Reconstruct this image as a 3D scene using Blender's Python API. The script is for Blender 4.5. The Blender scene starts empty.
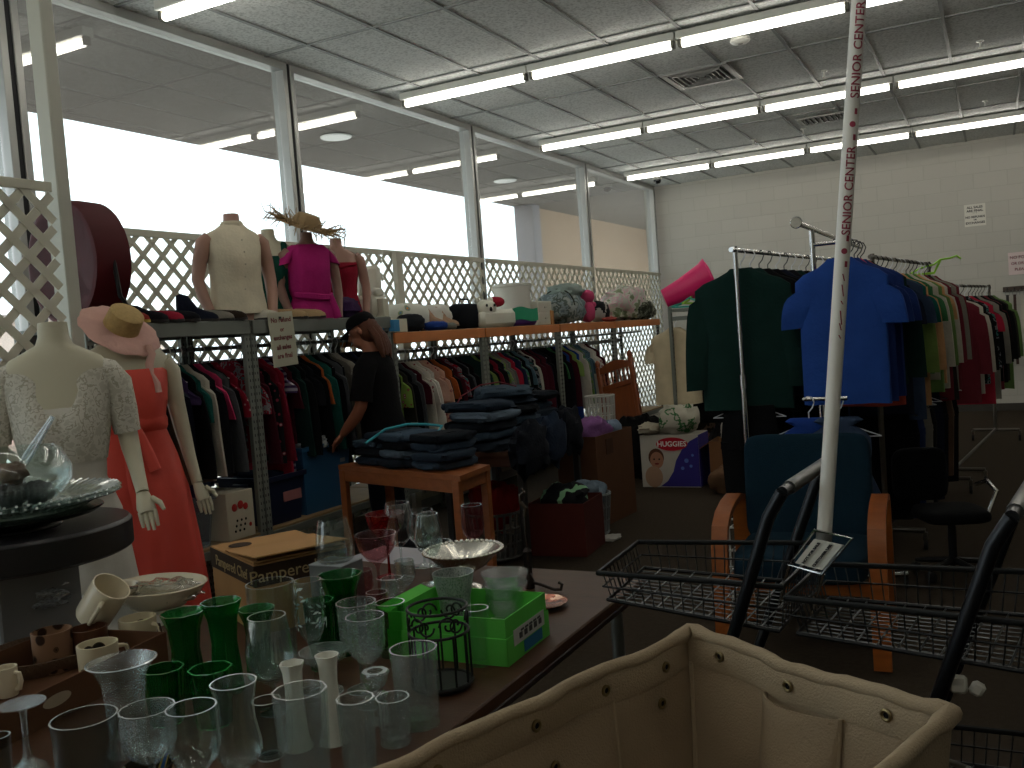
import bpy, bmesh, math, random
from math import sin, cos, pi, sqrt, radians, exp
from mathutils import Vector, Matrix, noise, Quaternion
SC = bpy.context.scene
COL = SC.collection
# ------------------------------------------------------------ camera frame
F = 928.0
EYE = Vector((0, 0, 1.5))
_Y = Vector((484, 83, -928)).normalized()
_X = Vector((1764, 84, 928)); _X = (_X - _Y * _X.dot(_Y)).normalized()
_Z = _X.cross(_Y)
CM = Matrix((_X, _Y, _Z))            # world = CM @ cam

def ray(u, v): return CM @ Vector((u - 512, 384 - v, -F))
def zz(u, v, z): d = ray(u, v); return EYE + d * ((z - EYE.z) / d.z)
def yy(u, v, y): d = ray(u, v); return EYE + d * (y / d.y)
def xx(u, v, x): d = ray(u, v); return EYE + d * (x / d.x)
def pj(p):
    c = CM.transposed() @ (Vector(p) - EYE)
    return 512 - F * c.x / c.z, 384 + F * c.y / c.z
def depth(p): return -(CM.transposed() @ (Vector(p) - EYE)).z
def height_at(b, v):
    """z above base point b at which the vertical through b meets image row v"""
    lo, hi = b.z - 1, b.z + 4
    for _ in range(40):
        m = (lo + hi) / 2
        if pj((b.x, b.y, m))[1] > v: lo = m
        else: hi = m
    return (lo + hi) / 2

# ------------------------------------------------------------ materials
MATS = {}
def lin(c):
    if isinstance(c, str):
        c = [int(c[i:i + 2], 16) for i in (0, 2, 4)]
    return tuple(((x / 255 + .055) / 1.055) ** 2.4 if x > 10 else x / 255 / 12.92 for x in c) + (1,)

def mat(key, col='808080', rough=.6, metal=0., var=.12, scale=6., bump=0., bscale=40., spec=.5, stretch=(1, 1, 1), trans=0.):
    if key in MATS: return MATS[key]
    m = bpy.data.materials.new(key); m.use_nodes = True
    nt = m.node_tree; N = nt.nodes; L = nt.links
    b = N['Principled BSDF']
    b.inputs['Roughness'].default_value = rough
    b.inputs['Metallic'].default_value = metal
    b.inputs['Specular IOR Level'].default_value = spec
    c = lin(col)
    tc = N.new('ShaderNodeTexCoord'); mp = N.new('ShaderNodeMapping')
    mp.inputs['Scale'].default_value = stretch
    L.new(tc.outputs['Object'], mp.inputs['Vector'])
    nz = N.new('ShaderNodeTexNoise'); nz.inputs['Scale'].default_value = scale; nz.inputs['Detail'].default_value = 4
    L.new(mp.outputs['Vector'], nz.inputs['Vector'])
    mx = N.new('ShaderNodeMix'); mx.data_type = 'RGBA'
    L.new(nz.outputs['Fac'], mx.inputs['Factor'])
    mx.inputs['A'].default_value = tuple(max(0, x * (1 - var)) for x in c[:3]) + (1,)
    mx.inputs['B'].default_value = tuple(min(1, x * (1 + var)) for x in c[:3]) + (1,)
    L.new(mx.outputs['Result'], b.inputs['Base Color'])
    if bump:
        n2 = N.new('ShaderNodeTexNoise'); n2.inputs['Scale'].default_value = bscale; n2.inputs['Detail'].default_value = 3
        L.new(mp.outputs['Vector'], n2.inputs['Vector'])
        bp = N.new('ShaderNodeBump'); bp.inputs['Strength'].default_value = bump; bp.inputs['Distance'].default_value = .01
        L.new(n2.outputs['Fac'], bp.inputs['Height']); L.new(bp.outputs['Normal'], b.inputs['Normal'])
    MATS[key] = m; return m

def desat(c, k=.16):
    r, g, b = (int(c[i:i + 2], 16) for i in (0, 2, 4)); y = .3 * r + .59 * g + .11 * b
    return '%02x%02x%02x' % tuple(int(max(0, min(255, q + (y - q) * k))) for q in (r, g, b))
def cloth(col, var=.22): return mat('cloth_' + col, desat(col), .92, 0, var, 9, .35, 60, .15)
def wood(col, stretch=(3, 1, 12)): return mat('wood_' + col + str(stretch), col, .38, 0, .35, 5, .08, 30, .5, stretch)
def metal(col, rough=.35): return mat('metal_' + col + str(rough), col, rough, 1., .15, 8)
def plastic(col, rough=.35): return mat('plastic_' + col + str(rough), col, rough, 0, .06, 3)
def card(col): return mat('card_' + col, col, .85, 0, .15, 7, .1, 25, .2)
def paper(col): return mat('paper_' + col, col, .8, 0, .05, 5, 0, 1, .2)

def ramp_mat(key, kind, cols, scale=10., rough=.8, rot=(0, 0, 0), metal=0., stretch=(1, 1, 1), dist=0., coords='Object'):
    """stripes / spots / blotches between flat colours"""
    if key in MATS: return MATS[key]
    m = bpy.data.materials.new(key); m.use_nodes = True
    nt = m.node_tree; N = nt.nodes; L = nt.links; b = N['Principled BSDF']
    b.inputs['Roughness'].default_value = rough; b.inputs['Metallic'].default_value = metal
    b.inputs['Specular IOR Level'].default_value = .2
    tc = N.new('ShaderNodeTexCoord'); mp = N.new('ShaderNodeMapping')
    mp.inputs['Rotation'].default_value = rot; mp.inputs['Scale'].default_value = stretch
    L.new(tc.outputs[coords], mp.inputs['Vector'])
    if kind == 'wave':
        t = N.new('ShaderNodeTexWave'); t.inputs['Scale'].default_value = scale; t.inputs['Distortion'].default_value = dist; o = t.outputs['Fac']
    elif kind == 'voronoi':
        t = N.new('ShaderNodeTexVoronoi'); t.inputs['Scale'].default_value = scale; o = t.outputs['Distance']
    elif kind == 'cells':
        t = N.new('ShaderNodeTexVoronoi'); t.inputs['Scale'].default_value = scale; o = t.outputs['Color']
    else:
        t = N.new('ShaderNodeTexNoise'); t.inputs['Scale'].default_value = scale; t.inputs['Detail'].default_value = 5; o = t.outputs['Fac']
    L.new(mp.outputs['Vector'], t.inputs['Vector'])
    r = N.new('ShaderNodeValToRGB'); r.color_ramp.interpolation = 'CONSTANT' if kind != 'soft' else 'LINEAR'
    e = r.color_ramp.elements
    while len(e) < len(cols): e.new(.5)
    for i, (p, c) in enumerate(cols): e[i].position = p; e[i].color = lin(c)
    L.new(o, r.inputs['Fac']); L.new(r.outputs['Color'], b.inputs['Base Color'])
    MATS[key] = m; return m

def glass(key, tint='f4fbf8', body=.05, bodycol='c8d4d0', edge=1.0, base=.05, rough=.03, cut=0):
    """thin clear glassware: what passes through, what the surface mirrors, a little milky body"""
    if key in MATS: return MATS[key]
    m = bpy.data.materials.new(key); m.use_nodes = True
    nt = m.node_tree; N = nt.nodes; L = nt.links
    for n in list(N):
        if n.type != 'OUTPUT_MATERIAL': N.remove(n)
    out = [n for n in N if n.type == 'OUTPUT_MATERIAL'][0]
    tr = N.new('ShaderNodeBsdfTransparent'); tr.inputs['Color'].default_value = lin(tint)
    gl = N.new('ShaderNodeBsdfGlossy'); gl.inputs['Roughness'].default_value = rough; gl.inputs['Color'].default_value = (1, 1, 1, 1)
    df = N.new('ShaderNodeBsdfDiffuse'); df.inputs['Color'].default_value = lin(bodycol)
    lw = N.new('ShaderNodeLayerWeight'); lw.inputs['Blend'].default_value = .5
    pw = N.new('ShaderNodeMath'); pw.operation = 'POWER'; pw.inputs[1].default_value = 3.2
    L.new(lw.outputs['Facing'], pw.inputs[0])
    ml = N.new('ShaderNodeMath'); ml.operation = 'MULTIPLY_ADD'; ml.inputs[1].default_value = .6 * edge; ml.inputs[2].default_value = base
    L.new(pw.outputs[0], ml.inputs[0])
    m1 = N.new('ShaderNodeMixShader'); m1.inputs[0].default_value = body
    nz = N.new('ShaderNodeTexNoise'); nz.inputs['Scale'].default_value = 30
    mb_ = N.new('ShaderNodeMath'); mb_.operation = 'MULTIPLY'; mb_.inputs[1].default_value = body * 2
    L.new(nz.outputs['Fac'], mb_.inputs[0]); L.new(mb_.outputs[0], m1.inputs[0])
    L.new(tr.outputs[0], m1.inputs[1]); L.new(df.outputs[0], m1.inputs[2])
    m2 = N.new('ShaderNodeMixShader')
    L.new(ml.outputs[0], m2.inputs[0]); L.new(m1.outputs[0], m2.inputs[1]); L.new(gl.outputs[0], m2.inputs[2])
    L.new(m2.outputs[0], out.inputs['Surface'])
    if cut:
        vo = N.new('ShaderNodeTexVoronoi'); vo.inputs['Scale'].default_value = cut; bp = N.new('ShaderNodeBump'); bp.inputs['Strength'].default_value = .8; bp.inputs['Distance'].default_value = .004
        L.new(vo.outputs['Distance'], bp.inputs['Height']); L.new(bp.outputs['Normal'], gl.inputs['Normal']); L.new(bp.outputs['Normal'], lw.inputs['Normal'])
    MATS[key] = m; return m

def emit(key, col, strength):
    if key in MATS: return MATS[key]
    m = bpy.data.materials.new(key); m.use_nodes = True
    b = m.node_tree.nodes['Principled BSDF']
    b.inputs['Base Color'].default_value = lin(col)
    b.inputs['Emission Color'].default_value = lin(col); b.inputs['Emission Strength'].default_value = strength
    MATS[key] = m; return m

# ------------------------------------------------------------ mesh builder
class MB:
    def __init__(s): s.v = []; s.f = []; s.M = Matrix()
    def add(s, vs, fs):
        o = len(s.v)
        s.v += [s.M @ Vector(p) for p in vs]
        s.f += [tuple(o + i for i in f) for f in fs]
        return s
    def box(s, c, d, b=0., rz=0., rot=None):
        """chamfered box: centre, full size, chamfer"""
        x, y, z = d[0] / 2, d[1] / 2, d[2] / 2
        R = rot if rot is not None else Matrix.Rotation(rz, 3, 'Z')
        if b <= 0:
            vs = [(i * x, j * y, k * z) for i in (-1, 1) for j in (-1, 1) for k in (-1, 1)]
            fs = [(0, 1, 3, 2), (4, 6, 7, 5), (0, 4, 5, 1), (2, 3, 7, 6), (0, 2, 6, 4), (1, 5, 7, 3)]
        else:
            b = min(b, x * .95, y * .95, z * .95); vs = []; idx = {}
            for i in (-1, 1):
                for j in (-1, 1):
                    for k in (-1, 1):
                        for a in range(3):
                            p = [i * (x - b), j * (y - b), k * (z - b)]; p[a] += (i, j, k)[a] * b
                            idx[(i, j, k, a)] = len(vs); vs.append(p)
            fs = []
            for a in range(3):
                o = [q for q in range(3) if q != a]
                for sg in (-1, 1):
                    q = []
                    for (m, n) in ((-1, -1), (1, -1), (1, 1), (-1, 1)):
                        t = [0, 0, 0]; t[a] = sg; t[o[0]] = m; t[o[1]] = n; q.append(idx[(*t, a)])
                    if (sg < 0) != (a == 1): q.reverse()
                    fs.append(tuple(q))
                for m in (-1, 1):
                    for n in (-1, 1):
                        t0 = [0, 0, 0]; t0[o[0]] = m; t0[o[1]] = n
                        t1 = list(t0); t0[a] = -1; t1[a] = 1
                        fs.append((idx[(*t0, o[0])], idx[(*t1, o[0])], idx[(*t1, o[1])], idx[(*t0, o[1])]))
            for i in (-1, 1):
                for j in (-1, 1):
                    for k in (-1, 1): fs.append(tuple(idx[(i, j, k, a)] for a in range(3)))
        c = Vector(c)
        return s.add([c + R @ Vector(p) for p in vs], fs)
    def tube(s, pts, r, n=8, closed=False, flat=1.0):
        pts = [Vector(p) for p in pts]; m = len(pts)
        rs = r if isinstance(r, (list, tuple)) else [r] * m
        vs, fs = [], []; up = None
        for i, p in enumerate(pts):
            a = pts[(i - 1) % m] if (i or closed) else p
            b = pts[(i + 1) % m] if (i < m - 1 or closed) else p
            t = (b - a); t = t.normalized() if t.length > 1e-9 else Vector((0, 0, 1))
            if up is None:
                up = Vector((0, 0, 1)) if abs(t.z) < .9 else Vector((0, 1, 0))
            sd = t.cross(up)
            if sd.length < 1e-6: sd = t.orthogonal()
            sd.normalize(); up = sd.cross(t).normalized()
            for k in range(n):
                an = 2 * pi * k / n
                vs.append(p + (sd * cos(an) + up * sin(an) * flat) * rs[i])
        for i in range(m if closed else m - 1):
            for k in range(n):
                a = i * n + k; b = i * n + (k + 1) % n; j = (i + 1) % m
                fs.append((a, b, j * n + (k + 1) % n, j * n + k))
        if not closed:
            fs.append(tuple(range(n - 1, -1, -1))); fs.append(tuple((m - 1) * n + k for k in range(n)))
        return s.add(vs, fs)
    def lathe(s, prof, n=24, c=(0, 0, 0), R=None, sx=1., sy=1., wob=None):
        """profile [(r,z)] spun about z"""
        c = Vector(c); vs, fs = [], []
        for (r, z) in prof:
            for k in range(n):
                a = 2 * pi * k / n; q = r * (wob(a, z) if wob else 1)
                p = Vector((q * cos(a) * sx, q * sin(a) * sy, z))
                vs.append(c + (R @ p if R is not None else p))
        for i in range(len(prof) - 1):
            for k in range(n):
                fs.append((i * n + k, i * n + (k + 1) % n, (i + 1) * n + (k + 1) % n, (i + 1) * n + k))
        if prof[0][0] > 1e-4: fs.append(tuple(range(n - 1, -1, -1)))
        if prof[-1][0] > 1e-4: fs.append(tuple((len(prof) - 1) * n + k for k in range(n)))
        return s.add(vs, fs)
    def loft(s, rings, cap0=True, cap1=True):
        n = len(rings[0]); vs = [p for r in rings for p in r]; fs = []
        for i in range(len(rings) - 1):
            for k in range(n):
                fs.append((i * n + k, i * n + (k + 1) % n, (i + 1) * n + (k + 1) % n, (i + 1) * n + k))
        if cap0: fs.append(tuple(range(n - 1, -1, -1)))
        if cap1: fs.append(tuple((len(rings) - 1) * n + k for k in range(n)))
        return s.add(vs, fs)
    def grid(s, fn, nu, nv):
        vs = [fn(i / nu, j / nv) for i in range(nu + 1) for j in range(nv + 1)]
        fs = [(i * (nv + 1) + j, (i + 1) * (nv + 1) + j, (i + 1) * (nv + 1) + j + 1, i * (nv + 1) + j + 1) for i in range(nu) for j in range(nv)]
        return s.add(vs, fs)
    def sheet(s, fn, nu, nv, th):
        """grid with thickness along its mean normal"""
        A = [[Vector(fn(i / nu, j / nv)) for j in range(nv + 1)] for i in range(nu + 1)]
        nrm = (A[nu][0] - A[0][0]).cross(A[0][nv] - A[0][0]).normalized() * th
        vs = [p for r in A for p in r] + [p - nrm for r in A for p in r]
        o = (nu + 1) * (nv + 1); fs = []; W = nv + 1
        for i in range(nu):
            for j in range(nv):
                q = (i * W + j, (i + 1) * W + j, (i + 1) * W + j + 1, i * W + j + 1)
                fs.append(q); fs.append(tuple(o + k for k in reversed(q)))
        for i in range(nu):
            for j in (0, nv):
                a, b = i * W + j, (i + 1) * W + j; fs.append((a, b, o + b, o + a))
        for j in range(nv):
            for i in (0, nu):
                a, b = i * W + j, i * W + j + 1; fs.append((a, b, o + b, o + a))
        return s.add(vs, fs)
    def prism(s, poly, h, c=(0, 0, 0), R=None):
        """2-D outline (x,y) extruded from z=0 to z=h"""
        n = len(poly); c = Vector(c)
        tr = (lambda p: c + R @ Vector(p)) if R is not None else (lambda p: c + Vector(p))
        vs = [tr((x, y, 0)) for x, y in poly] + [tr((x, y, h)) for x, y in poly]
        fs = [tuple(range(n - 1, -1, -1)), tuple(range(n, 2 * n))] + [(i, (i + 1) % n, n + (i + 1) % n, n + i) for i in range(n)]
        return s.add(vs, fs)
    def blob(s, c, d, amp=.15, freq=2.5, seed=0, nu=20, nv=12, e=.7, R=None):
        """crumpled soft lump: a superellipsoid pushed about by noise"""
        c = Vector(c); vs, fs = [], []
        sg = lambda q, p: math.copysign(abs(q) ** p, q)
        for j in range(nv + 1):
            th = -pi / 2 + pi * j / nv
            for i in range(nu):
                ph = 2 * pi * i / nu
                p = Vector((sg(cos(th), e) * sg(cos(ph), e), sg(cos(th), e) * sg(sin(ph), e), sg(sin(th), e)))
                k = 1 + amp * 2 * noise.fractal(p * freq + Vector((seed * 7.3, seed * 3.1, seed)), 1., 2., 4)
                p = Vector((p.x * d[0] / 2 * k, p.y * d[1] / 2 * k, p.z * d[2] / 2 * (1 + (k - 1) * 1.2)))
                vs.append(c + (R @ p if R is not None else p))
        for j in range(nv):
            for i in range(nu): fs.append((j * nu + i, j * nu + (i + 1) % nu, (j + 1) * nu + (i + 1) % nu, (j + 1) * nu + i))
        return s.add(vs, fs)
    def build(s, name, m, parent=None, smooth=40):
        me = bpy.data.meshes.new(name)
        me.from_pydata([tuple(p) for p in s.v], [], s.f); me.validate(); me.update()
        bm = bmesh.new(); bm.from_mesh(me); bmesh.ops.recalc_face_normals(bm, faces=bm.faces); bm.to_mesh(me); bm.free()
        if smooth:
            me.polygons.foreach_set('use_smooth', [True] * len(me.polygons)); me.set_sharp_from_angle(angle=radians(smooth))
        me.materials.append(m)
        o = bpy.data.objects.new(name, me); COL.objects.link(o)
        if parent is not None: o.parent = parent
        return o

def tag(o, label=None, cat=None, group=None, kind=None):
    if label: o['label'] = label
    if cat: o['category'] = cat
    if group: o['group'] = group
    if kind: o['kind'] = kind
    return o
def thing(name, label, cat, loc=(0, 0, 0), rz=0., group=None, rot=None):
    o = bpy.data.objects.new(name, None); COL.objects.link(o)
    o.location = loc; o.rotation_euler = rot if rot else (0, 0, rz); o.empty_display_size = .1
    return tag(o, label, cat, group)
def solo(name, label, cat, mb, m, loc=(0, 0, 0), rz=0., group=None, smooth=40, rot=None):
    o = mb.build(name, m, None, smooth); o.location = loc; o.rotation_euler = rot if rot else (0, 0, rz)
    return tag(o, label, cat, group)
def struct(name, mb, m, smooth=0):
    o = mb.build(name, m, None, smooth); o['kind'] = 'structure'; return o
def copy_tree(o, parent=None):
    c = o.copy(); COL.objects.link(c); c.parent = parent
    for ch in [x for x in bpy.data.objects if x.parent == o]: copy_tree(ch, c)
    return c
def text_mb(txt, size, extrude=.0006, align='CENTER', fn=None, mb=None, offset=0., dice=0):
    cu = bpy.data.curves.new('lettering', 'FONT'); cu.body = txt; cu.size = size; cu.align_x = align; cu.align_y = 'CENTER'; cu.extrude = extrude
    cu.resolution_u = 3; cu.offset = offset
    o = bpy.data.objects.new('lettering', cu); COL.objects.link(o)
    me = bpy.data.meshes.new_from_object(o.evaluated_get(bpy.context.evaluated_depsgraph_get()))
    if dice:
        bm = bmesh.new(); bm.from_mesh(me); y = -size
        while y < size: bmesh.ops.bisect_plane(bm, geom=bm.verts[:] + bm.edges[:] + bm.faces[:], plane_co=(0, y, 0), plane_no=(0, 1, 0)); y += dice
        bm.to_mesh(me); bm.free()
    mb = mb or MB()
    mb.add([fn(v.co) if fn else v.co.copy() for v in me.vertices], [tuple(p.vertices) for p in me.polygons])
    bpy.data.objects.remove(o); bpy.data.curves.remove(cu); bpy.data.meshes.remove(me)
    return mb
def ell(c, rx, ry, n=20, ph=0., rip=0., k=5, R=None):
    out = []
    for i in range(n):
        a = 2 * pi * i / n; q = 1 + rip * sin(k * a + ph)
        p = Vector((rx * cos(a) * q, ry * sin(a) * q, 0))
        out.append(Vector(c) + (R @ p if R is not None else p))
    return out
ORD = ('first second third fourth fifth sixth seventh eighth ninth tenth eleventh twelfth thirteenth fourteenth fifteenth sixteenth '
       'seventeenth eighteenth nineteenth twentieth').split()
CHROME = metal('c8c8c8', .18); STEEL = metal('8c908c', .45); BLACKM = mat('black_iron', '0a0a0b', .5, .3, .1, 8)
RUBBER = mat('rubber', '101010', .8); WHITEP = plastic('e4e4de')
# ============================================================ the room
XW, YB, HC, XR, YF = -4.75, 14.3, 3.7, 6.5, -3.5
def tile_mat():
    m = bpy.data.materials.new('ceiling_tile'); m.use_nodes = True; nt = m.node_tree; N = nt.nodes; L = nt.links; b = N['Principled BSDF']
    b.inputs['Roughness'].default_value = .95; b.inputs['Specular IOR Level'].default_value = .1
    tc = N.new('ShaderNodeTexCoord')
    nz = N.new('ShaderNodeTexNoise'); nz.inputs['Scale'].default_value = 55; nz.inputs['Detail'].default_value = 6
    L.new(tc.outputs['Object'], nz.inputs['Vector'])
    vr = N.new('ShaderNodeTexVoronoi'); vr.inputs['Scale'].default_value = 2.2
    L.new(tc.outputs['Object'], vr.inputs['Vector'])
    r = N.new('ShaderNodeValToRGB'); r.color_ramp.elements[0].position = .33; r.color_ramp.elements[1].position = .55
    r.color_ramp.elements[0].color = lin('b4b6b3'); r.color_ramp.elements[1].color = lin('dcdedb')
    L.new(nz.outputs['Fac'], r.inputs['Fac']); L.new(r.outputs['Color'], b.inputs['Base Color'])
    bp = N.new('ShaderNodeBump'); bp.inputs['Strength'].default_value = .25; bp.inputs['Distance'].default_value = .01
    L.new(nz.outputs['Fac'], bp.inputs['Height']); L.new(bp.outputs['Normal'], b.inputs['Normal'])
    return m
def block_mat():
    m = bpy.data.materials.new('painted_block'); m.use_nodes = True; nt = m.node_tree; N = nt.nodes; L = nt.links; b = N['Principled BSDF']
    b.inputs['Roughness'].default_value = .6
    tc = N.new('ShaderNodeTexCoord'); mp = N.new('ShaderNodeMapping'); mp.inputs['Rotation'].default_value = (radians(90), 0, 0)
    L.new(tc.outputs['Object'], mp.inputs['Vector'])
    br = N.new('ShaderNodeTexBrick'); br.inputs['Scale'].default_value = 1.; br.inputs['Brick Width'].default_value = .41; br.inputs['Row Height'].default_value = .203
    br.inputs['Mortar Size'].default_value = .006; br.inputs['Mortar Smooth'].default_value = .6
    br.inputs['Color1'].default_value = lin('b9b6ac'); br.inputs['Color2'].default_value = lin('b5b2a8'); br.inputs['Mortar'].default_value = lin('adaa9f')
    L.new(mp.outputs['Vector'], br.inputs['Vector'])
    L.new(br.outputs['Color'], b.inputs['Base Color'])
    bp = N.new('ShaderNodeBump'); bp.inputs['Strength'].default_value = .28; bp.inputs['Distance'].default_value = .01; bp.invert = True
    L.new(br.outputs['Fac'], bp.inputs['Height']); L.new(bp.outputs['Normal'], b.inputs['Normal'])
    return m
BLOCK = block_mat(); PAINT = mat('painted_plaster', 'c4c0b0', .7, 0, .06, 3)
struct('floor', MB().box(((XW + XR) / 2, (YB + YF) / 2, -.05), (XR - XW + .3, YB - YF + .3, .1)), mat('carpet', '3c342b', .98, 0, .35, 40, .5, 250, .05))
struct('ceiling', MB().box(((XW + XR) / 2, (YB + YF) / 2, HC + .05), (XR - XW + .2, YB - YF + .3, .1)), tile_mat())
g = MB()
k = -4.87
while k < XR:
    if k > XW: g.box((k, (YB + YF) / 2, HC - .004), (.026, YB - YF, .012))
    k += .575
k = 5.40 - 1.315 * 6
while k < YB:
    if k > YF: g.box(((XW + XR) / 2, k, HC - .004), (XR - XW, .026, .0121))
    k += 1.315
struct('trim_1', g, mat('ceiling_grid', '8d908e', .6, .2))
struct('wall_back', MB().box(((XW + XR) / 2, YB + .1, HC / 2), (XR - XW + .3, .2, HC)), BLOCK)
struct('wall_right', MB().box((XR + .1, (YB + YF) / 2, HC / 2), (.2, YB - YF + .3, HC)), PAINT)
struct('wall_front', MB().box(((XW + XR) / 2, YF - .1, HC / 2), (XR - XW + .3, .2, HC)), PAINT)
# ---- shop windows along the left side
MULL = [YF, -1.9, .75, 3.36, 5.65, 8.45, 11.44, 14.22]
ALU = mat('anodised_frame', 'a9aaa6', .4, .35, .08, 4); GASKET = mat('gasket', '15161a', .7)
def pane_mat():
    m = bpy.data.materials.new('window_pane'); m.use_nodes = True; nt = m.node_tree; N = nt.nodes; L = nt.links
    for n in list(N):
        if n.type != 'OUTPUT_MATERIAL': N.remove(n)
    out = [n for n in N if n.type == 'OUTPUT_MATERIAL'][0]
    t = N.new('ShaderNodeBsdfTransparent'); t.inputs['Color'].default_value = (.9, .93, .92, 1)
    gl = N.new('ShaderNodeBsdfGlossy'); gl.inputs['Roughness'].default_value = 0.01
    lw = N.new('ShaderNodeLayerWeight'); pw = N.new('ShaderNodeMath'); pw.operation = 'POWER'; pw.inputs[1].default_value = 4
    L.new(lw.outputs['Facing'], pw.inputs[0])
    ma = N.new('ShaderNodeMath'); ma.operation = 'MULTIPLY_ADD'; ma.inputs[1].default_value = .8; ma.inputs[2].default_value = .13
    L.new(pw.outputs[0], ma.inputs[0])
    mx = N.new('ShaderNodeMixShader'); L.new(ma.outputs[0], mx.inputs[0]); L.new(t.outputs[0], mx.inputs[1]); L.new(gl.outputs[0], mx.inputs[2])
    L.new(mx.outputs[0], out.inputs['Surface']); return m
PANE = pane_mat()
for i in range(len(MULL) - 1):
    a, b = MULL[i], MULL[i + 1]
    w = MB()
    w.box((XW, a + .04, HC / 2), (.12, .045, HC), .004).box((XW, b - .04, HC / 2), (.12, .045, HC), .004)
    w.box((XW, (a + b) / 2, HC - .03), (.12, b - a - .1, .06), .004).box((XW, (a + b) / 2, .12), (.12, b - a - .1, .24), .004)
    o = struct(f'window_{i + 1}', w, ALU)
    q = MB().box((XW - .01, (a + b) / 2, HC / 2 + .09), (.004, b - a - .14, HC - .3)).build('pane', PANE, o, 0)
    q = MB().box((XW + .005, b, HC / 2), (.09, .034, HC)).build('gasket', GASKET, o, 0)
# square painted post inside the shopfront
struct('column_1', MB().box((-3.91, 2.965, HC / 2), (.10, .07, HC), .006), mat('post_paint', 'b3b3a6', .5, 0, .08, 4))
struct('baseboard_back', MB().box(((XW + XR) / 2, YB - .01, .05), (XR - XW, .02, .1)), mat('base_vinyl', '3a352f', .6))
# ---- outside: pavement, parking lot, soffit of the covered walk
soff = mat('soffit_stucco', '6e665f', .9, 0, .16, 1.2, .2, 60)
XO = zz(60, 118, 3.78).x
YC = xx(514, 215, XO).y
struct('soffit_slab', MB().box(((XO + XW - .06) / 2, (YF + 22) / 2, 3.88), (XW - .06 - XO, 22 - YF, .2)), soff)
struct('ground_outside', MB().box((-32, 12, -.1), (54.4, 90, .1)), mat('asphalt_outside', 'b4b2ae', .9, 0, .1, .6))
struct('column_outside', MB().box((XO + .2, YC + .12, 1.87), (.36, .3, 3.82), .01), mat('outside_post', '8f8a8c', .8))
FASC = mat('fascia_stucco', 'a58c74', .9, 0, .08, 1.5)
pa, pb = xx(527, 259, XO), xx(645, 275, XO)
struct('wall_outside', MB().box((XO + .1, (YC + .3 + 40) / 2, 3.0), (.2, 40 - YC - .3, 1.76)), FASC)
struct('beam_outside', MB().box(((XO + XW) / 2, 21.9, 3.0), (XW - XO - .2, .2, 1.75)), FASC)
def far_thing(name, label, cat, build): 
    t = thing(name, label, cat); build(t); return t
for i, (u, v) in enumerate(((336, 136), (505, 180))):
    p = zz(u, v, 3.775)
    t = thing('soffit_light', ('round white downlight in the soffit outside the torso mannequins', 'round white downlight in the soffit outside the third tall pane')[i], 'light', (p.x, p.y, 3.755), 0, 'soffit downlights')
    MB().lathe([(.16, .0), (.17, .012), (.13, .02), (.13, .022)], 24).build('trim_ring', plastic('f0f0ea'), t)
    MB().lathe([(.001, .0), (.125, .002), (.125, .014)], 24).build('lens', plastic('fafaf4', .2), t)
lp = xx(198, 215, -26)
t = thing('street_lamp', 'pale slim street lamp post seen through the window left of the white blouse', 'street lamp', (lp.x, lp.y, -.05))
MB().lathe([(.16, 0), (.16, .12), (.11, .16), (.09, 3), (.06, 7.2), (.05, 7.3)], 12).build('pole', plastic('f4f6f8'), t)  # near-white colour stands in for overexposed haze outside
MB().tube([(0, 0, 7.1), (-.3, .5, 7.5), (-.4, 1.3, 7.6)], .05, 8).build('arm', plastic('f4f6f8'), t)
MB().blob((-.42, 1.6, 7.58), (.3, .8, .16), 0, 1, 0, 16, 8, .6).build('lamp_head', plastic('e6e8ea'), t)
def bush(x, y, s, seed, label):
    t = thing('shrub', label, 'shrub', (x, y, -.05), 0, 'shrubs across the parking lot')
    m = MB()
    rnd = random.Random(seed)
    for k in range(260):
        a, b, r = rnd.uniform(0, 2 * pi), rnd.uniform(.0, pi * .55), s * rnd.uniform(.6, 1)
        c = Vector((r * sin(b) * cos(a), r * sin(b) * sin(a), .15 + r * cos(b) * 1.1))
        d = Vector((rnd.uniform(-1, 1), rnd.uniform(-1, 1), rnd.uniform(-.4, 1))).normalized() * s * .17; e = d.orthogonal().normalized() * s * .09
        m.add([c - d, c + e, c + d, c - e], [(0, 1, 2, 3)])
    m.build('foliage', mat('pale_leaves', 'a8bd8c', .8, 0, .4, 3), t)
    MB().tube([(0, 0, 0), (0, 0, s * .8)], .05 * s, 6).build('stem', wood('6a5844'), t)
for i, (u, v, x, s) in enumerate(((160, 300, -16, .9), (200, 300, -17, .8), (252, 305, -20, .8), (-30, 300, -15, .9))):
    p = xx(u, v, x); bush(p.x, p.y, s, i, ('round pale green shrub outside, behind the left end of the long lattice', 'largest pale shrub outside, left of the white blouse', 'small pale shrub outside, just behind the white blouse', 'pale shrub outside, behind the lattice at far left')[i])
p = xx(20, 330, -13)
t = thing('parked_car', 'pinkish parked car seen through the lattice at far left', 'car', (p.x, p.y, -.05), radians(80))
prof = [(-2.2, .35), (-2.15, .75), (-1.3, .95), (-.6, 1.42), (.7, 1.45), (1.5, 1.0), (2.15, .85), (2.25, .4)]
MB().prism(prof, 1.6, (0, .8, 0), Matrix.Rotation(pi / 2, 3, 'X')).build('body', mat('car_paint', 'c4a79c', .3, 0, .05, 2), t, 30)
MB().prism([(-1.1, 1.0), (-.55, 1.36), (.65, 1.38), (1.3, 1.02)], 1.64, (0, .82, 0), Matrix.Rotation(pi / 2, 3, 'X')).build('window_band', plastic('5a6068', .1), t, 30)
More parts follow.
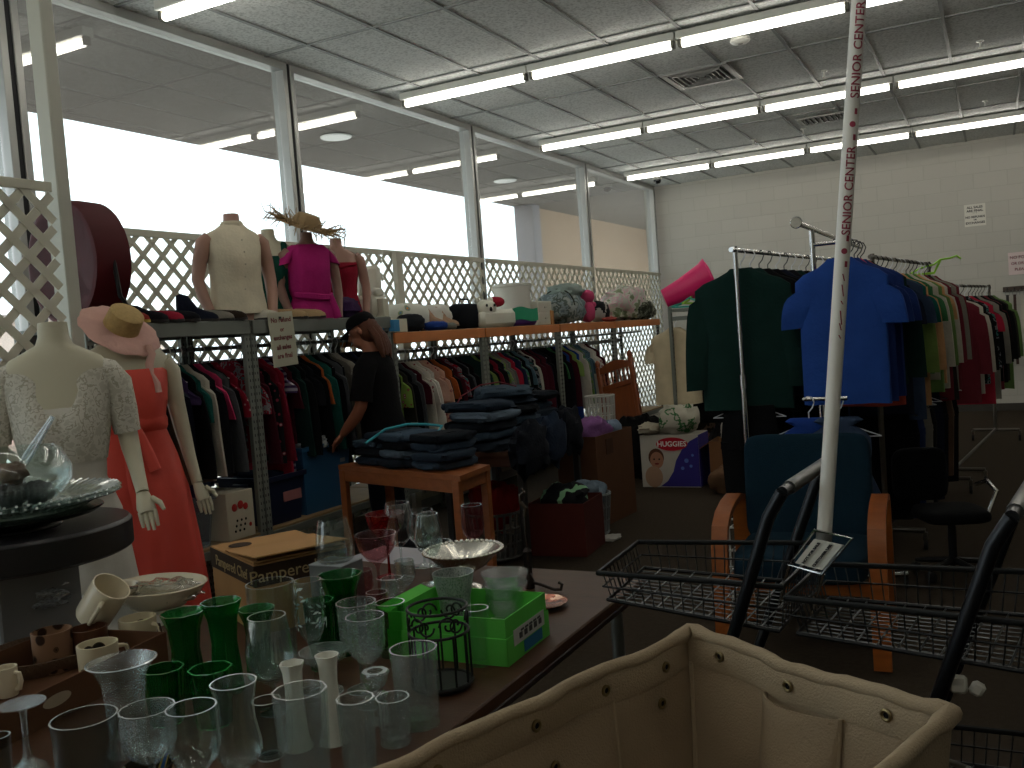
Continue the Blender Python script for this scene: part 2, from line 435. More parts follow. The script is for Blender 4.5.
for sx in (-1.35, 1.35):
    for sy in (-.72, .72): MB().lathe([(.33, -.1), (.33, .1)], 18, (sx, sy, .33), Matrix.Rotation(pi / 2, 3, 'X')).build('wheel', RUBBER, t)
p = xx(15, 300, -30)
t = thing('low_building', 'long low pale building across the parking lot, far left', 'building', (p.x - 5, p.y, -.05), radians(-15))
MB().box((0, 0, 1.7), (8, 14, 3.4)).build('wall', mat('far_wall', 'cbb9ae', .9), t); MB().box((0, 0, 3.5), (8.6, 14.6, .25)).build('roof', mat('far_roof', '9a8d88', .9), t)
for k in range(4): MB().box((4.02, -5 + k * 3.2, 1.5), (.06, 1.6, 1.4)).build('window', plastic('6e7680', .2), t)
# ---- fluorescent strip lights
TUBE = emit('lit_tube', 'fffaf0', 11.0); HOUS = mat('fixture_enamel', 'd8d8d0', .4, 0, .04); SOCK = mat('lamp_socket', '6b6a60', .5)
ROWS = [(-1.28, -3.2, 5), (1.44, -4.44, 4), (4.19, -4.44, 4), (6.94, -4.53, 6), (9.66, -4.50, 7), (12.52, -4.55, 7)]  # first two rows are unseen, added to brighten the foreground
def strip(n):
    t = thing('strip_light', n, 'ceiling light', (0, 0, 0), 0, 'fluorescent strip lights')
    MB().box((0, 0, -.035), (1.235, .09, .06), .006).build('housing', HOUS, t)
    MB().tube([(-.575, 0, -.098), (.575, 0, -.098)], .026, 12).build('tube', TUBE, t)
    for sx in (-1, 1):
        MB().box((sx * .595, 0, -.09), (.028, .05, .06), .004).build('socket', SOCK, t)
    return t
P0 = None
RN = ['fill row added behind the camera', 'fill row added above the camera', 'row nearest the camera', 'row above the mannequins', 'middle row', 'row nearest the back wall']
for r, (y, x0, n) in enumerate(ROWS):
    for i in range(n):
        lab = f'lit fluorescent strip, {ORD[i]} from the windows in the ceiling {RN[r]}'
        o = strip(lab) if P0 is None else copy_tree(P0)
        P0 = P0 or o
        o['label'] = lab; o.location = (x0 + .62 + i * 1.245, y, HC - .008)
# ---- small things on the ceiling
p = zz(702, 75, HC)
t = thing('ceiling_vent', 'square louvred metal air vent in the ceiling above the third light row', 'vent', (p.x, p.y, HC - .012), 0)
f = MB()
for s_ in (-1, 1): f.box((s_ * .27, 0, -.005), (.05, .59, .014), .002); f.box((0, s_ * .27, -.005), (.49, .05, .0142), .002)
f.build('frame', metal('9a9a98', .4), t)
for k in range(5):
    q = .21 - k * .045
    l = MB()
    for (c, d) in (((q, 0, 0), (.006, 2 * q, .03)), ((-q, 0, 0), (.006, 2 * q, .03)), ((0, q, 0), (2 * q, .006, .03)), ((0, -q, 0), (2 * q, .006, .03))): l.box((c[0], c[1], -.008 + .002 * k), d)
    l.build('louvre', metal('b0b0ae', .3), t, 0)
p = zz(826, 117, HC)
t = thing('return_grille', 'slotted return air grille in the ceiling beside the white pole', 'vent', (p.x, p.y, HC - .012), 0)
f = MB()
for s_ in (-1, 1): f.box((s_ * .27, 0, -.005), (.05, .4, .014), .002); f.box((0, s_ * .19, -.005), (.49, .05, .0142), .002)
f.build('frame', mat('grille_frame', 'a8a8a2', .5), t)
for k in range(9): MB().box((-.22 + k * .055, 0, -.002), (.02, .33, .02)).build('slat', mat('grille_slat', '4a4a46', .5), t, 0)
for (u, v, lb) in ((740, 37, 'small white smoke alarm on the ceiling between the near light rows'),):
    p = zz(u, v, HC)
    t = thing('smoke_alarm', lb, 'alarm', (p.x, p.y, HC - .01))
    MB().lathe([(.075, .0), (.078, -.02), (.06, -.038), (.02, -.042)], 20).build('case', plastic('e8e8e0'), t)
    MB().lathe([(.02, -.042), (.018, -.046), (.001, -.047)], 12).build('sensor', plastic('88887f'), t)
p = zz(657, 177, HC)
t = thing('security_camera', 'small dark dome camera on the ceiling by the window corner', 'camera', (p.x, p.y, HC - .01))
MB().lathe([(.07, 0), (.07, -.03), (.05, -.035)], 20).build('mount', plastic('d0d0c8'), t)
MB().lathe([(.055, -.035), (.055, -.06), (.04, -.085), (.001, -.098)], 20).build('dome', plastic('15161a', .1), t)
for i, (u, v) in enumerate(((824, 70), (980, 40), (985, 100), (803, 128), (753, 139), (698, 148))):
    p = zz(u, v, HC)
    t = thing('sprinkler_head', f'short white pendant under the ceiling, {ORD[i]} of the scattered ones', 'sprinkler', (p.x, p.y, HC - .008), 0, 'ceiling pendants')
    MB().lathe([(.03, 0), (.03, -.006), (.008, -.01), (.008, -.05), (.018, -.052), (.018, -.056), (.001, -.058)], 12).build('stem', plastic('e6e6de'), t)
# ---- notices
def notice(name, label, c, w, h, lines, size, R, inks='6e1c28', back='e6e3da'):
    t = thing(name, label, 'sign', c); t.rotation_euler = R
    MB().box((0, 0, 0), (w, h, .002)).build('sheet', paper(back), t, 0)
    m = MB()
    for tx, yy_, s in lines: text_mb(tx, s, .0005, 'CENTER', lambda q, y=yy_: Vector((q.x, q.y + y, .0016)), m, .0015)
    m.build('lettering', mat('ink_' + inks, inks, .6), t, 0)
    return t
p = yy(975, 215, YB - .006)
notice('wall_notice', 'white paper notice with black capitals, high on the back wall', p, .26, .30, [('ALL SALES', .105, .043), ('ARE FINAL', .058, .043), ('* * *', .02, .03), ('NO REFUNDS', -.026, .039), ('OR', -.064, .026), ('EXCHANGES', -.105, .041)], .05, (radians(90), 0, 0), '1c1c1c', 'dad7cc')
p = yy(1021, 263, YB - .006)
notice('pink_notice', 'pale pink paper notice on the back wall at the right edge', p, .30, .30, [('NO FOOD', .08, .055), ('OR DRINK', .0, .05), ('PLEASE', -.08, .05)], .05, (radians(90), 0, 0), 'a8606c', 'dcc8c6')
# ---- world and sun
W = bpy.data.worlds.new('World'); SC.world = W; W.use_nodes = True
bg = W.node_tree.nodes['Background']; bg.inputs['Color'].default_value = (.86, .93, 1, 1); bg.inputs['Strength'].default_value = 3.0
sn = bpy.data.lights.new('sun', 'SUN'); sn.energy = 6.0; sn.angle = radians(1); sn.color = (1, .95, .87)
so = bpy.data.objects.new('sun', sn); COL.objects.link(so); so.rotation_euler = (radians(-25), radians(12), 0)
# ---- camera
cd = bpy.data.cameras.new('camera'); cd.sensor_width = 36; cd.lens = F / 1024 * 36; cd.clip_start = .05; cd.clip_end = 300
co = bpy.data.objects.new('camera', cd); COL.objects.link(co)
co.matrix_world = Matrix.Translation(EYE) @ CM.to_4x4(); SC.camera = co
SC.view_settings.view_transform = 'Standard'; SC.view_settings.look = 'None'; SC.view_settings.gamma = 1; SC.view_settings.use_curve_mapping = False
SC.view_settings.exposure = 0
SC.cycles.transparent_max_bounces = 48; SC.cycles.max_bounces = 8; SC.cycles.use_denoising = True
SC.cycles.sample_clamp_indirect = 6
# ============================================================ lattice, shelving, clothes on rods
LAT = mat('lattice_paint', 'cfccbe', .6, 0, .08, 5)
def _translucent(m, col, amt):
    nt = m.node_tree; N = nt.nodes; L = nt.links; out = [n for n in N if n.type == 'OUTPUT_MATERIAL'][0]
    tl = N.new('ShaderNodeBsdfTranslucent'); tl.inputs['Color'].default_value = lin(col); mx = N.new('ShaderNodeMixShader'); mx.inputs[0].default_value = amt
    L.new(N['Principled BSDF'].outputs[0], mx.inputs[1]); L.new(tl.outputs[0], mx.inputs[2]); L.new(mx.outputs[0], out.inputs['Surface'])
_translucent(LAT, 'd8d4c4', .3)
def lattice(label, x, y0, y1, z0, z1, sw=.033, sp=.152, name='garden_lattice'):
    """crossed slats clipped to the panel, with flat rails on the long edges"""
    t = thing(name, label, 'lattice', (x, y0, z0), 0, 'white lattice panels')
    W, Hh = y1 - y0, z1 - z0; st = .006
    for layer in (0, 1):
        m = MB(); k = -int(Hh / sp) - 2
        while k * sp < W + Hh:
            # line y = k*sp + s*z, clipped to the rectangle
            if layer == 0: y_a, s_ = k * sp, 1
            else: y_a, s_ = k * sp, -1
            lo, hi = 0., Hh
            if s_ > 0: lo = max(lo, -y_a); hi = min(hi, W - y_a)
            else: lo = max(lo, y_a - W); hi = min(hi, y_a)
            if hi - lo > .03:
                a = Vector((0, y_a + s_ * lo, lo)); b = Vector((0, y_a + s_ * hi, hi))
                d = (b - a).normalized(); n_ = Vector((0, -d.z, d.y)) * sw / 2; o = Vector((st / 2, 0, 0)); q = Vector((layer * st * 1.02, 0, 0))
                m.add([a - n_ - o + q, a + n_ - o + q, b + n_ - o + q, b - n_ - o + q, a - n_ + o + q, a + n_ + o + q, b + n_ + o + q, b - n_ + o + q],
                      [(0, 3, 2, 1), (4, 5, 6, 7), (0, 1, 5, 4), (1, 2, 6, 5), (2, 3, 7, 6), (3, 0, 4, 7)])
            k += 1
        m.build('slats', LAT, t, 0)
    for zq in (0, Hh): MB().box((.004, W / 2, zq), (.022, W, .045), .003).build('rail', LAT, t, 0)
    return t
lattice('white lattice panel at far left, in front of the square post', -3.84, 1.75, 2.875, .12, 2.345, .040)
lb = [(3.56, 5.62, 'white lattice along the window behind the drum fan and white blouse'), (5.68, 6.62, 'white lattice along the window behind the fuchsia and red tops'),
      (6.64, 8.42, 'white lattice along the window behind the patterned pillow'), (8.48, 11.4, 'white lattice along the window behind the white bucket'),
      (11.48, 14.15, 'white lattice along the window nearest the back wall')]
for a, b, l in lb: lattice(l, -4.665, a, b, .12, 2.31)
p = xx(393, 262, -4.66)
solo('lattice_post', 'white post between two lattice panels, beside the patterned pillow', 'post', MB().box((0, 0, 1.16), (.05, .09, 2.32), .004), LAT, (-4.615, p.y, 0), smooth=0)

# ---- hanging clothes
def hanger_mesh(w=.40):
    m = MB(); R = .0035
    m.tube([(0, .0, -.105), (0, 0, -.055), (.018, 0, -.035), (.03, 0, -.005), (.018, 0, .02), (-.004, 0, .024), (-.024, 0, .008)], R, 5)
    m.tube([(0, 0, -.105), (w / 2, 0, -.185), (-w / 2, 0, -.185)], R, 5, True)
    return m
HM = {}
def add_hanger(t, col):
    if col not in HM:
        o = hanger_mesh().build('hanger', plastic(col, .3), t); HM[col] = o
    else:
        o = HM[col].copy(); COL.objects.link(o); o.parent = t
    return o
def top_mb(w=.44, L=.66, th=.045, sleeve='short', flare=1.0, seed=0, neck=.075):
    """a shirt, sweater, jacket or dress as it hangs: shoulders on the hanger, hem loose"""
    rnd = random.Random(seed); m = MB(); n = 24; rings = []
    ph = rnd.uniform(0, 6); k = rnd.choice((3, 4, 5))
    prof = [(-.085, neck * .8, .8), (-.10, neck, 1.0), (-.125, w * .24, 1.0), (-.155, w * .40, 1.05), (-.19, w * .495, 1.0), (-.25, w * .5, 1.05), (-.36, w * .46, 1.15)]
    for j in range(1, 8):
        q = j / 7; prof.append((-.36 - (L - .28) * q, w * .46 * (1 + (flare - 1) * q), 1.15 + .35 * q))
    for i, (z, hw, tk) in enumerate(prof):
        rip = .0 if i < 4 else .10 + .25 * (i - 4) / 10
        ring = []
        for a in range(n):
            an = 2 * pi * a / n; c, s_ = cos(an), sin(an)
            x = hw * math.copysign(abs(c) ** .8, c)
            y = th * tk * math.copysign(abs(s_) ** .75, s_) * (1 + rip * sin(k * an + ph + z * 2))
            y += .012 * noise.noise(Vector((x * 7, z * 5, seed * 1.7))) * (1 if i > 2 else 0)
            ring.append(Vector((x, y, z + (.012 * noise.noise(Vector((x * 6, seed, 2))) if i == len(prof) - 1 else 0))))
        rings.append(ring)
    m.loft(rings)
    if sleeve:
        SL = {'cap': .09, 'short': .2, 'long': .52}[sleeve]
        for sx in (-1, 1):
            rs = []; steps = 7
            for j in range(steps + 1):
                q = j / steps
                cx = sx * (w * .435 + .035 * sqrt(q) + .02 * q * (SL > .3)); cz = -.225 - SL * q
                rx = .085 * (1 - .32 * q if SL > .3 else 1 - .12 * q); ry = th * .85 * (1 + .15 * sin(q * 9 + ph))
                tilt = Matrix.Rotation(sx * (.55 - .5 * q), 3, 'Y')
                yo = .012 * sin(q * 3 + ph)
                rs.append(ell((cx, yo, cz), rx, ry, 12, ph, .10, 3, tilt))
            m.loft(rs)
    return m
def trouser_mb(w=.34, L=.95, th=.03, seed=0):
    """trousers clipped or draped at the waist, two legs side by side"""
    rnd = random.Random(seed); m = MB(); ph = rnd.uniform(0, 6)
    rings = []
    for j in range(4):
        q = j / 3; rings.append(ell((0, 0, -.12 - .24 * q), w * (.40 + .09 * q), th * (1.0 + .35 * q), 20, ph, .08, 4))
    m.loft(rings)
    for sx in (-1, 1):
        rs = []
        for j in range(8):
            q = j / 7
            rs.append(ell((sx * w * (.245 - .02 * q), .012 * sin(q * 4 + ph + sx), -.32 - (L - .2) * q), w * (.245 - .05 * q), th * 1.25 * (1 + .15 * sin(5 * q + ph)), 14, ph, .12, 3))
        m.loft(rs)
    return m
CNAME = {'0c0d10': 'black', '15171c': 'charcoal black', '141b2c': 'navy', '1d2742': 'dark blue', '4a1020': 'maroon', '7c1026': 'crimson', 'b01a34': 'red', 'c32a5a': 'pink', '8a1e55': 'magenta',
         '102f2a': 'dark green', '12564e': 'teal', '2f6d3c': 'green', '7d9c46': 'lime', '45494c': 'grey', '6c6d6a': 'light grey', 'b8b3a2': 'cream', 'd2cdc2': 'off-white', 'c79a86': 'blush pink',
         'b4521c': 'orange', '5d4634': 'brown', '2c2a24': 'olive black', '3b2a52': 'purple', '4b6a78': 'dusty blue', '1c3f94': 'royal blue', '31435f': 'slate blue', 'a98a60': 'tan', 'c88f5c': 'peach', 'd2c09a': 'cream', '5c7f3c': 'leaf green', '6e1f2a': 'wine red', '1a2d57': 'denim blue', '7b776b': 'stone grey'}
KN = {'tee': ('hanging_tee', 'short-sleeved top', 'shirt'), 'top': ('hanging_blouse', 'sleeveless top', 'shirt'), 'sweater': ('hanging_sweater', 'long-sleeved top', 'sweater'), 'jacket': ('hanging_jacket', 'jacket', 'jacket'),
      'dress': ('hanging_dress', 'dress', 'dress'), 'pants': ('hanging_trousers', 'pair of trousers', 'trousers'), 'skirt': ('hanging_skirt', 'skirt', 'skirt')}
PAT = {
    'striped': lambda c: ramp_mat('stripe_' + c, 'wave', [(0, c), (.5, '8e8a96')], 9, .9, (0, radians(90), 0), 0, (1, 1, 1), .6),
    'floral': lambda c: ramp_mat('floral_' + c, 'voronoi', [(0, 'b8a8a0'), (.16, '8c3040'), (.3, c)], 26, .9),
    'patterned': lambda c: ramp_mat('pattern_' + c, 'noise', [(0, c), (.48, '77787c'), (.55, c), (.62, '3a6a68')], 16, .9),
    'sequinned': lambda c: ramp_mat('sequin_' + c, 'voronoi', [(0, '8c9298'), (.12, c)], 55, .35),
}
def garment(kind, col, pat, loc, rz, label, group, seed, L=None, w=None, hcol='c9ccd0', th=None):
    rnd = random.Random(seed * 31 + 7)
    nm, _, cat = KN[kind]
    w = w or rnd.uniform(.40, .47)
    if kind == 'pants': m = trouser_mb(.34, L or rnd.uniform(.85, 1.0), th or .032, seed)
    elif kind == 'skirt': m = top_mb(.30, L or .62, th or .04, None, 1.35, seed, .12)
    else:
        sl = {'tee': 'short', 'top': None, 'sweater': 'long', 'jacket': 'long', 'dress': rnd.choice((None, 'cap'))}[kind]
        L = L or {'tee': rnd.uniform(.58, .68), 'top': rnd.uniform(.55, .65), 'sweater': rnd.uniform(.58, .68), 'jacket': rnd.uniform(.64, .74), 'dress': rnd.uniform(.9, 1.05)}[kind]
        m = top_mb(w, L, th or {'tee': .019, 'top': .017, 'sweater': .021, 'jacket': .027, 'dress': .02}[kind], sl, {'dress': 1.18}.get(kind, 1.02), seed)
    t = m.build(nm, PAT[pat](col) if pat else cloth(col)); t.location = loc; t.rotation_euler = (0, 0, rz)
    tag(t, label, cat, group)
    add_hanger(t, hcol)
    return t
GN = [0]
def row(where, group, x, z, y0, y1, items, jitter=.07, hcol=('c9ccd0', '16171a', 'e2e2de'), dx=0., ang=0., ln=1.0):
    """garments along a rod that runs away from the camera; left to right as seen"""
    n = len(items)
    for i, it in enumerate(items):
        kind, col = it[0], it[1]; pat = it[2] if len(it) > 2 else None; L = it[3] if len(it) > 3 else None
        GN[0] += 1; sd = GN[0]; rnd = random.Random(sd)
        q = (i + .5) / n
        y = y0 + (y1 - y0) * q + rnd.uniform(-.01, .01); xq = x + dx * q
        cn = CNAME[col]
        lab = f"{pat + ' ' if pat else ''}{cn} {KN[kind][1]}, {ORD[i] if i < 20 else 'twenty-' + ORD[i - 20]} from left on {where}"
        L = (L * ln) if L else {'tee': rnd.uniform(.60, .72), 'top': .6, 'sweater': rnd.uniform(.64, .78), 'jacket': rnd.uniform(.7, .85), 'dress': rnd.uniform(.9, 1.05)}.get(kind, .8) * ln
        garment(kind, col, pat, (xq, y, z), ang + rnd.uniform(-jitter, jitter), lab, group, sd, L, None, rnd.choice(hcol))
def perf_post(m, x, y, z0, z1, w=.042, d=.03, hole=True):
    m.box((x, y, (z0 + z1) / 2), (d, w, z1 - z0), .002)
def perf_mat():
    m = mat('perforated_steel', '777c74', .5, .2, .2, 6); nt = m.node_tree; N = nt.nodes; L = nt.links; b = N['Principled BSDF']
    tc = N.new('ShaderNodeTexCoord'); sp = N.new('ShaderNodeSeparateXYZ'); L.new(tc.outputs['Object'], sp.inputs[0])
    def mth(op, a, c, d=0):
        n = N.new('ShaderNodeMath'); n.operation = op
        L.new(a, n.inputs[0])
        if hasattr(c, 'links'): L.new(c, n.inputs[1])
        else: n.inputs[1].default_value = c
        return n.outputs[0]
    zf = mth('LESS_THAN', mth('ABSOLUTE', mth('SUBTRACT', mth('FRACT', mth('MULTIPLY', sp.outputs['Z'], 24), 0), .5), 0), .2)
    hx = mth('LESS_THAN', mth('ABSOLUTE', mth('SUBTRACT', mth('FRACT', mth('MULTIPLY', mth('SUBTRACT', sp.outputs['Y'], .0025), 44.4), 0), .5), 0), .17)
    k = mth('MULTIPLY', zf, hx)
    src = b.inputs['Base Color'].links[0].from_socket
    mx = N.new('ShaderNodeMix'); mx.data_type = 'RGBA'; L.new(k, mx.inputs['Factor']); L.new(src, mx.inputs['A']); mx.inputs['B'].default_value = lin('0b0c0b')
    L.new(mx.outputs['Result'], b.inputs['Base Color']); return m
PERF = perf_mat(); GREYST = mat('grey_enamel_steel', '6f746d', .5, .2, .2, 6); ORB = mat('orange_beam', 'c8773a', .55, 0, .2, 6)
BOARD = mat('particle_board', '8b7350', .8, 0, .25, 12)
def shelving(label, y0, y1, z_top, z_low, x0=-4.56, x1=-4.0, orange=False, left_post=True):
    t = thing('shelving_unit', label, 'shelving', (0, 0, 0), 0, 'shelving units along the windows')
    ys = ([y0 + .025] if left_post else []) + [y1 - .025]
    for y in ys:
        for x in (x0 + .015, x1 - .015):
            o = MB().box((x, y, (z_top + .0) / 2), (.03, .045, z_top), .002).build('post', PERF, t, 0)
    MB().box(((x0 + x1) / 2, (y0 + y1) / 2, z_top - .012), (x1 - x0 - .02, y1 - y0 - .012, .024), .003).build('top_board', BOARD if orange else GREYST, t, 0)
    bm = ORB if orange else GREYST
    for x in (x0 + .012, x1 + .006): MB().box((x, (y0 + y1) / 2, z_top - .045), (.02, y1 - y0 - .02, .08), .003).build('beam', bm, t, 0)
    MB().box(((x0 + x1) / 2, (y0 + y1) / 2, z_low - .012), (x1 - x0 - .02, y1 - y0 - .012, .024), .003).build('low_board', BOARD, t, 0)
    for x in (x0 + .012, x1 - .006): MB().box((x, (y0 + y1) / 2, z_low - .04), (.014, y1 - y0 - .095, .05), .002).build('low_beam', GREYST, t, 0)
    zr = z_top - .155
    MB().tube([(-4.28, y0 + .003, zr), (-4.28, y1 - .003, zr)], .0135, 10).build('rod', STEEL, t)
    MB().box((x0 + .012, (y0 + y1) / 2, z_top - .25), (.012, y1 - y0 - .095, .045), .002).build('rear_brace', GREYST, t, 0)
    return t
shelving('grey steel shelving unit nearest the camera, under the drum fan and shoes', 3.11, 4.255, 1.72, .43)
shelving('grey steel shelving unit under the torso mannequins, with the paper sign', 4.26, 5.735, 1.72, .43)
shelving('first orange beamed shelving unit, behind the shopper in the black cap', 5.745, 7.145, 1.60, .43, orange=True)
shelving('second orange beamed shelving unit, under the white bear shaped bin', 7.155, 8.72, 1.60, .43, orange=True)
shelving('third orange beamed shelving unit, under the pale bedding bundle', 8.73, 10.29, 1.60, .43, orange=True)
shelving('fourth orange beamed shelving unit, nearest the back corner', 10.30, 11.95, 1.60, .43, orange=True)
row('the rod under the drum fan', 'clothes under the drum fan', -4.28, 1.565, 3.19, 4.20, ln=.90, items=[
    ('top', 'b01a34'), ('dress', '1d2742'), ('tee', '4b6a78'), ('jacket', '102f2a'), ('tee', 'b01a34', 'floral'), ('dress', 'c32a5a', None, .82), ('sweater', '0c0d10'), ('tee', '7b776b'),
    ('jacket', '15171c', 'sequinned'), ('dress', '0c0d10', None, .95), ('sweater', '5d4634'), ('jacket', '3b2a52'), ('sweater', '141b2c'), ('dress', '3b2a52', None, .85), ('sweater', '0c0d10'), ('tee', '12564e'), ('sweater', 'b8b3a2'), ('sweater', '15171c'), ('tee', 'c32a5a'), ('sweater', '45494c'), ('jacket', '0c0d10'), ('tee', '7c1026', 'floral')])
row('the rod behind the paper sign', 'clothes behind the paper sign', -4.28, 1.565, 4.31, 5.68, ln=.90, items=[
    ('tee', '7c1026', 'patterned'), ('sweater', '4a1020'), ('jacket', '0c0d10', 'floral'), ('sweater', '7c1026'), ('dress', 'b01a34', None, .86), ('dress', '3b2a52', 'striped', .88), ('tee', '4a1020'), ('sweater', '102f2a'), ('jacket', '0c0d10'), ('tee', '15171c'),
    ('sweater', '0c0d10'), ('tee', 'b4521c'), ('sweater', '12564e'), ('jacket', '0c0d10'), ('sweater', '45494c'), ('dress', '15171c'), ('sweater', '7b776b'), ('sweater', 'b8b3a2'), ('jacket', '141b2c'), ('sweater', '15171c'), ('jacket', '1d2742'), ('sweater', '0c0d10'), ('tee', '141b2c')])
row('the rod beside the shopper', 'clothes on the first orange beamed rod', -4.28, 1.445, 5.85, 7.05, [
    ('top', '0c0d10'), ('tee', '7d9c46', 'floral'), ('jacket', '2c2a24'), ('sweater', '15171c'), ('sweater', '45494c'), ('tee', '4a1020'), ('sweater', 'b8b3a2'), ('tee', 'd2cdc2', 'floral'), ('sweater', 'd2cdc2'), ('tee', 'c79a86'), ('sweater', 'c79a86', 'floral'), ('sweater', '0c0d10'), ('tee', 'b4521c'), ('jacket', '0c0d10'),
    ('sweater', '4a1020'), ('tee', '7c1026', 'patterned'), ('sweater', '15171c'), ('sweater', '45494c'), ('jacket', '0c0d10')])
row('the rod under the white bucket', 'clothes on the second orange beamed rod', -4.28, 1.445, 7.22, 8.66, [
    ('jacket', '102f2a'), ('tee', '7d9c46'), ('sweater', '0c0d10'), ('tee', '7c1026'), ('sweater', '15171c'), ('tee', '7d9c46', 'patterned'), ('sweater', '7b776b'), ('sweater', '6c6d6a'), ('tee', 'b01a34'), ('sweater', '1d2742'), ('tee', '2f6d3c', 'patterned'), ('sweater', '0c0d10'), ('tee', '4b6a78'), ('sweater', '0c0d10', 'patterned'), ('sweater', 'b8b3a2'), ('jacket', '4a1020'), ('sweater', '0c0d10'), ('jacket', '4a1020'), ('sweater', '141b2c'), ('jacket', '0c0d10')])
row('the rod left of the wooden headboard', 'clothes on the third orange beamed rod', -4.28, 1.445, 8.80, 10.0, [
    ('sweater', '0c0d10'), ('tee', '2f6d3c'), ('sweater', '15171c'), ('dress', '1c3f94'), ('sweater', '4a1020'), ('tee', '7d9c46'), ('dress', '1c3f94'), ('sweater', 'b8b3a2'), ('sweater', '5c7f3c', 'patterned'), ('sweater', '4b6a78'), ('tee', '4b6a78'), ('sweater', 'd2cdc2'), ('tee', 'd2cdc2', 'floral'), ('sweater', '4a1020')])
# ---- the paper sign on the shelf front
p = xx(283, 339, -3.968)
notice('shelf_sign', 'white paper sign with dark red lettering taped to the grey shelf front', (-3.968, p.y, p.z), .22, .34,
       [('No refund', .12, .042), ('or', .06, .036), ('exchanges', .01, .040), ('all sales', -.05, .042), ('are final', -.105, .042)], .04,
       (radians(90), radians(-3), radians(88)), '7a2430', 'b9b6a2')

# ============================================================ right-hand clothes racks
def rack(label, pts_posts, z_rail, rails, base, name='clothes_rack'):
    pass
def chrome_rack(label, a, b, z, x_w=.45, casters=True, fin='chrome', group='free-standing clothes racks'):
    """two-post rolling rack: a and b are the feet of the posts"""
    a, b = Vector((a[0], a[1], 0)), Vector((b[0], b[1], 0)); mt = CHROME if fin == 'chrome' else metal('6f6a62', .4)
    t = thing('clothes_rack', label, 'clothes rack', a, 0, group); d = b - a; n_ = Vector((-d.y, d.x, 0)).normalized() * x_w / 2
    for q in (Vector((0, 0, 0)), d):
        MB().tube([q + Vector((0, 0, .13)), q + Vector((0, 0, z * .62))], .017, 12).build('post', mt, t)
        MB().tube([q + Vector((0, 0, z * .60)), q + Vector((0, 0, z + .02))], .0135, 12).build('upper_post', mt, t)
        MB().tube([q + Vector((0, 0, z * .60)), q + Vector((0, 0, z * .64))], .021, 12).build('collar', mt, t)
        f = MB().tube([q - n_ + Vector((0, 0, .12)), q + n_ + Vector((0, 0, .12))], .016, 10).build('foot', mt, t)
        for s_ in (-1, 1):
            MB().lathe([(.03, -.011), (.034, -.006), (.034, .006), (.03, .011)], 16, q + n_ * s_ + Vector((0, 0, .034)), Matrix.Rotation(pi / 2, 3, 'Y')).build('caster', RUBBER, f)
            MB().box(q + n_ * s_ + Vector((0, 0, .085)), (.028, .028, .05), .004).build('caster_fork', mt, f, 0)
    MB().tube([Vector((0, 0, z)) - d.normalized() * .06, d + Vector((0, 0, z)) + d.normalized() * .06], .0135, 12).build('rail', mt, t)
    MB().tube([Vector((0, 0, .13)), d + Vector((0, 0, .13))], .013, 10).build('base_rail', mt, t)
    return t
# rack 1: dark green shirt at the near end
A = yy(735, 250, 5.05); zr = A.z; B = yy(835, 267.5, 7.0)
chrome_rack('chrome rolling rack with the dark green shirt on its near end', (A.x, A.y), (B.x, B.y), zr)
def along(a, b, q): return a[0] + (b[0] - a[0]) * q, a[1] + (b[1] - a[1]) * q
def rack_row(where, group, a, b, z, items, q0=.03, q1=.97, ang=0., jit=.07):
    n = len(items)
    for i, it in enumerate(items):
        kind, col = it[0], it[1]; pat = it[2] if len(it) > 2 else None; L = it[3] if len(it) > 3 else None; w = it[4] if len(it) > 4 else None
        GN[0] += 1; rnd = random.Random(GN[0]); x, y = along(a, b, q0 + (q1 - q0) * i / max(1, n - 1))
        lab = f"{pat + ' ' if pat else ''}{CNAME[col]} {KN[kind][1]}, {ORD[i]} from near end of {where}"
        garment(kind, col, pat, (x, y, z - .012), ang + (0 if i == 0 else rnd.uniform(-jit, jit)), lab, group, GN[0], L, w, rnd.choice(('16171a', 'c9ccd0', '16171a')))
ra, rb = (A.x, A.y), (B.x, B.y)
rack_row('the rack left of the blue scrubs', 'clothes on the first chrome rack', ra, rb, zr, [
    ('sweater', '102f2a', None, .78, .52), ('sweater', '102f2a', None, .74), ('jacket', '0c0d10'), ('tee', '0c0d10'), ('jacket', '141b2c', None, .85), ('sweater', '15171c'), ('sweater', '102f2a'), ('jacket', '0c0d10'), ('tee', '1d2742'), ('jacket', '0c0d10', None, .9), ('sweater', '15171c'), ('tee', '102f2a'), ('jacket', '0c0d10')], .035, .95, .12)
# ============================================================ right-hand racks, continued
t = bpy.data.objects['clothes_rack']
d = Vector((B.x - A.x, B.y - A.y, 0))
MB().tube([(0, 0, 1.16), tuple(d + Vector((0, 0, 1.16)))], .012, 10).build('low_rail', CHROME, t)
rack_row('the rail behind the blue armchair', 'trousers on the lower chrome rail', ra, rb, 1.16, [('pants', '0c0d10', None, .52), ('pants', '15171c', None, .55), ('pants', '0c0d10', None, .55), ('pants', '141b2c', None, .58), ('pants', '15171c', None, .55), ('pants', '0c0d10', None, .55), ('pants', '0c0d10', None, .5)], .03, .9)
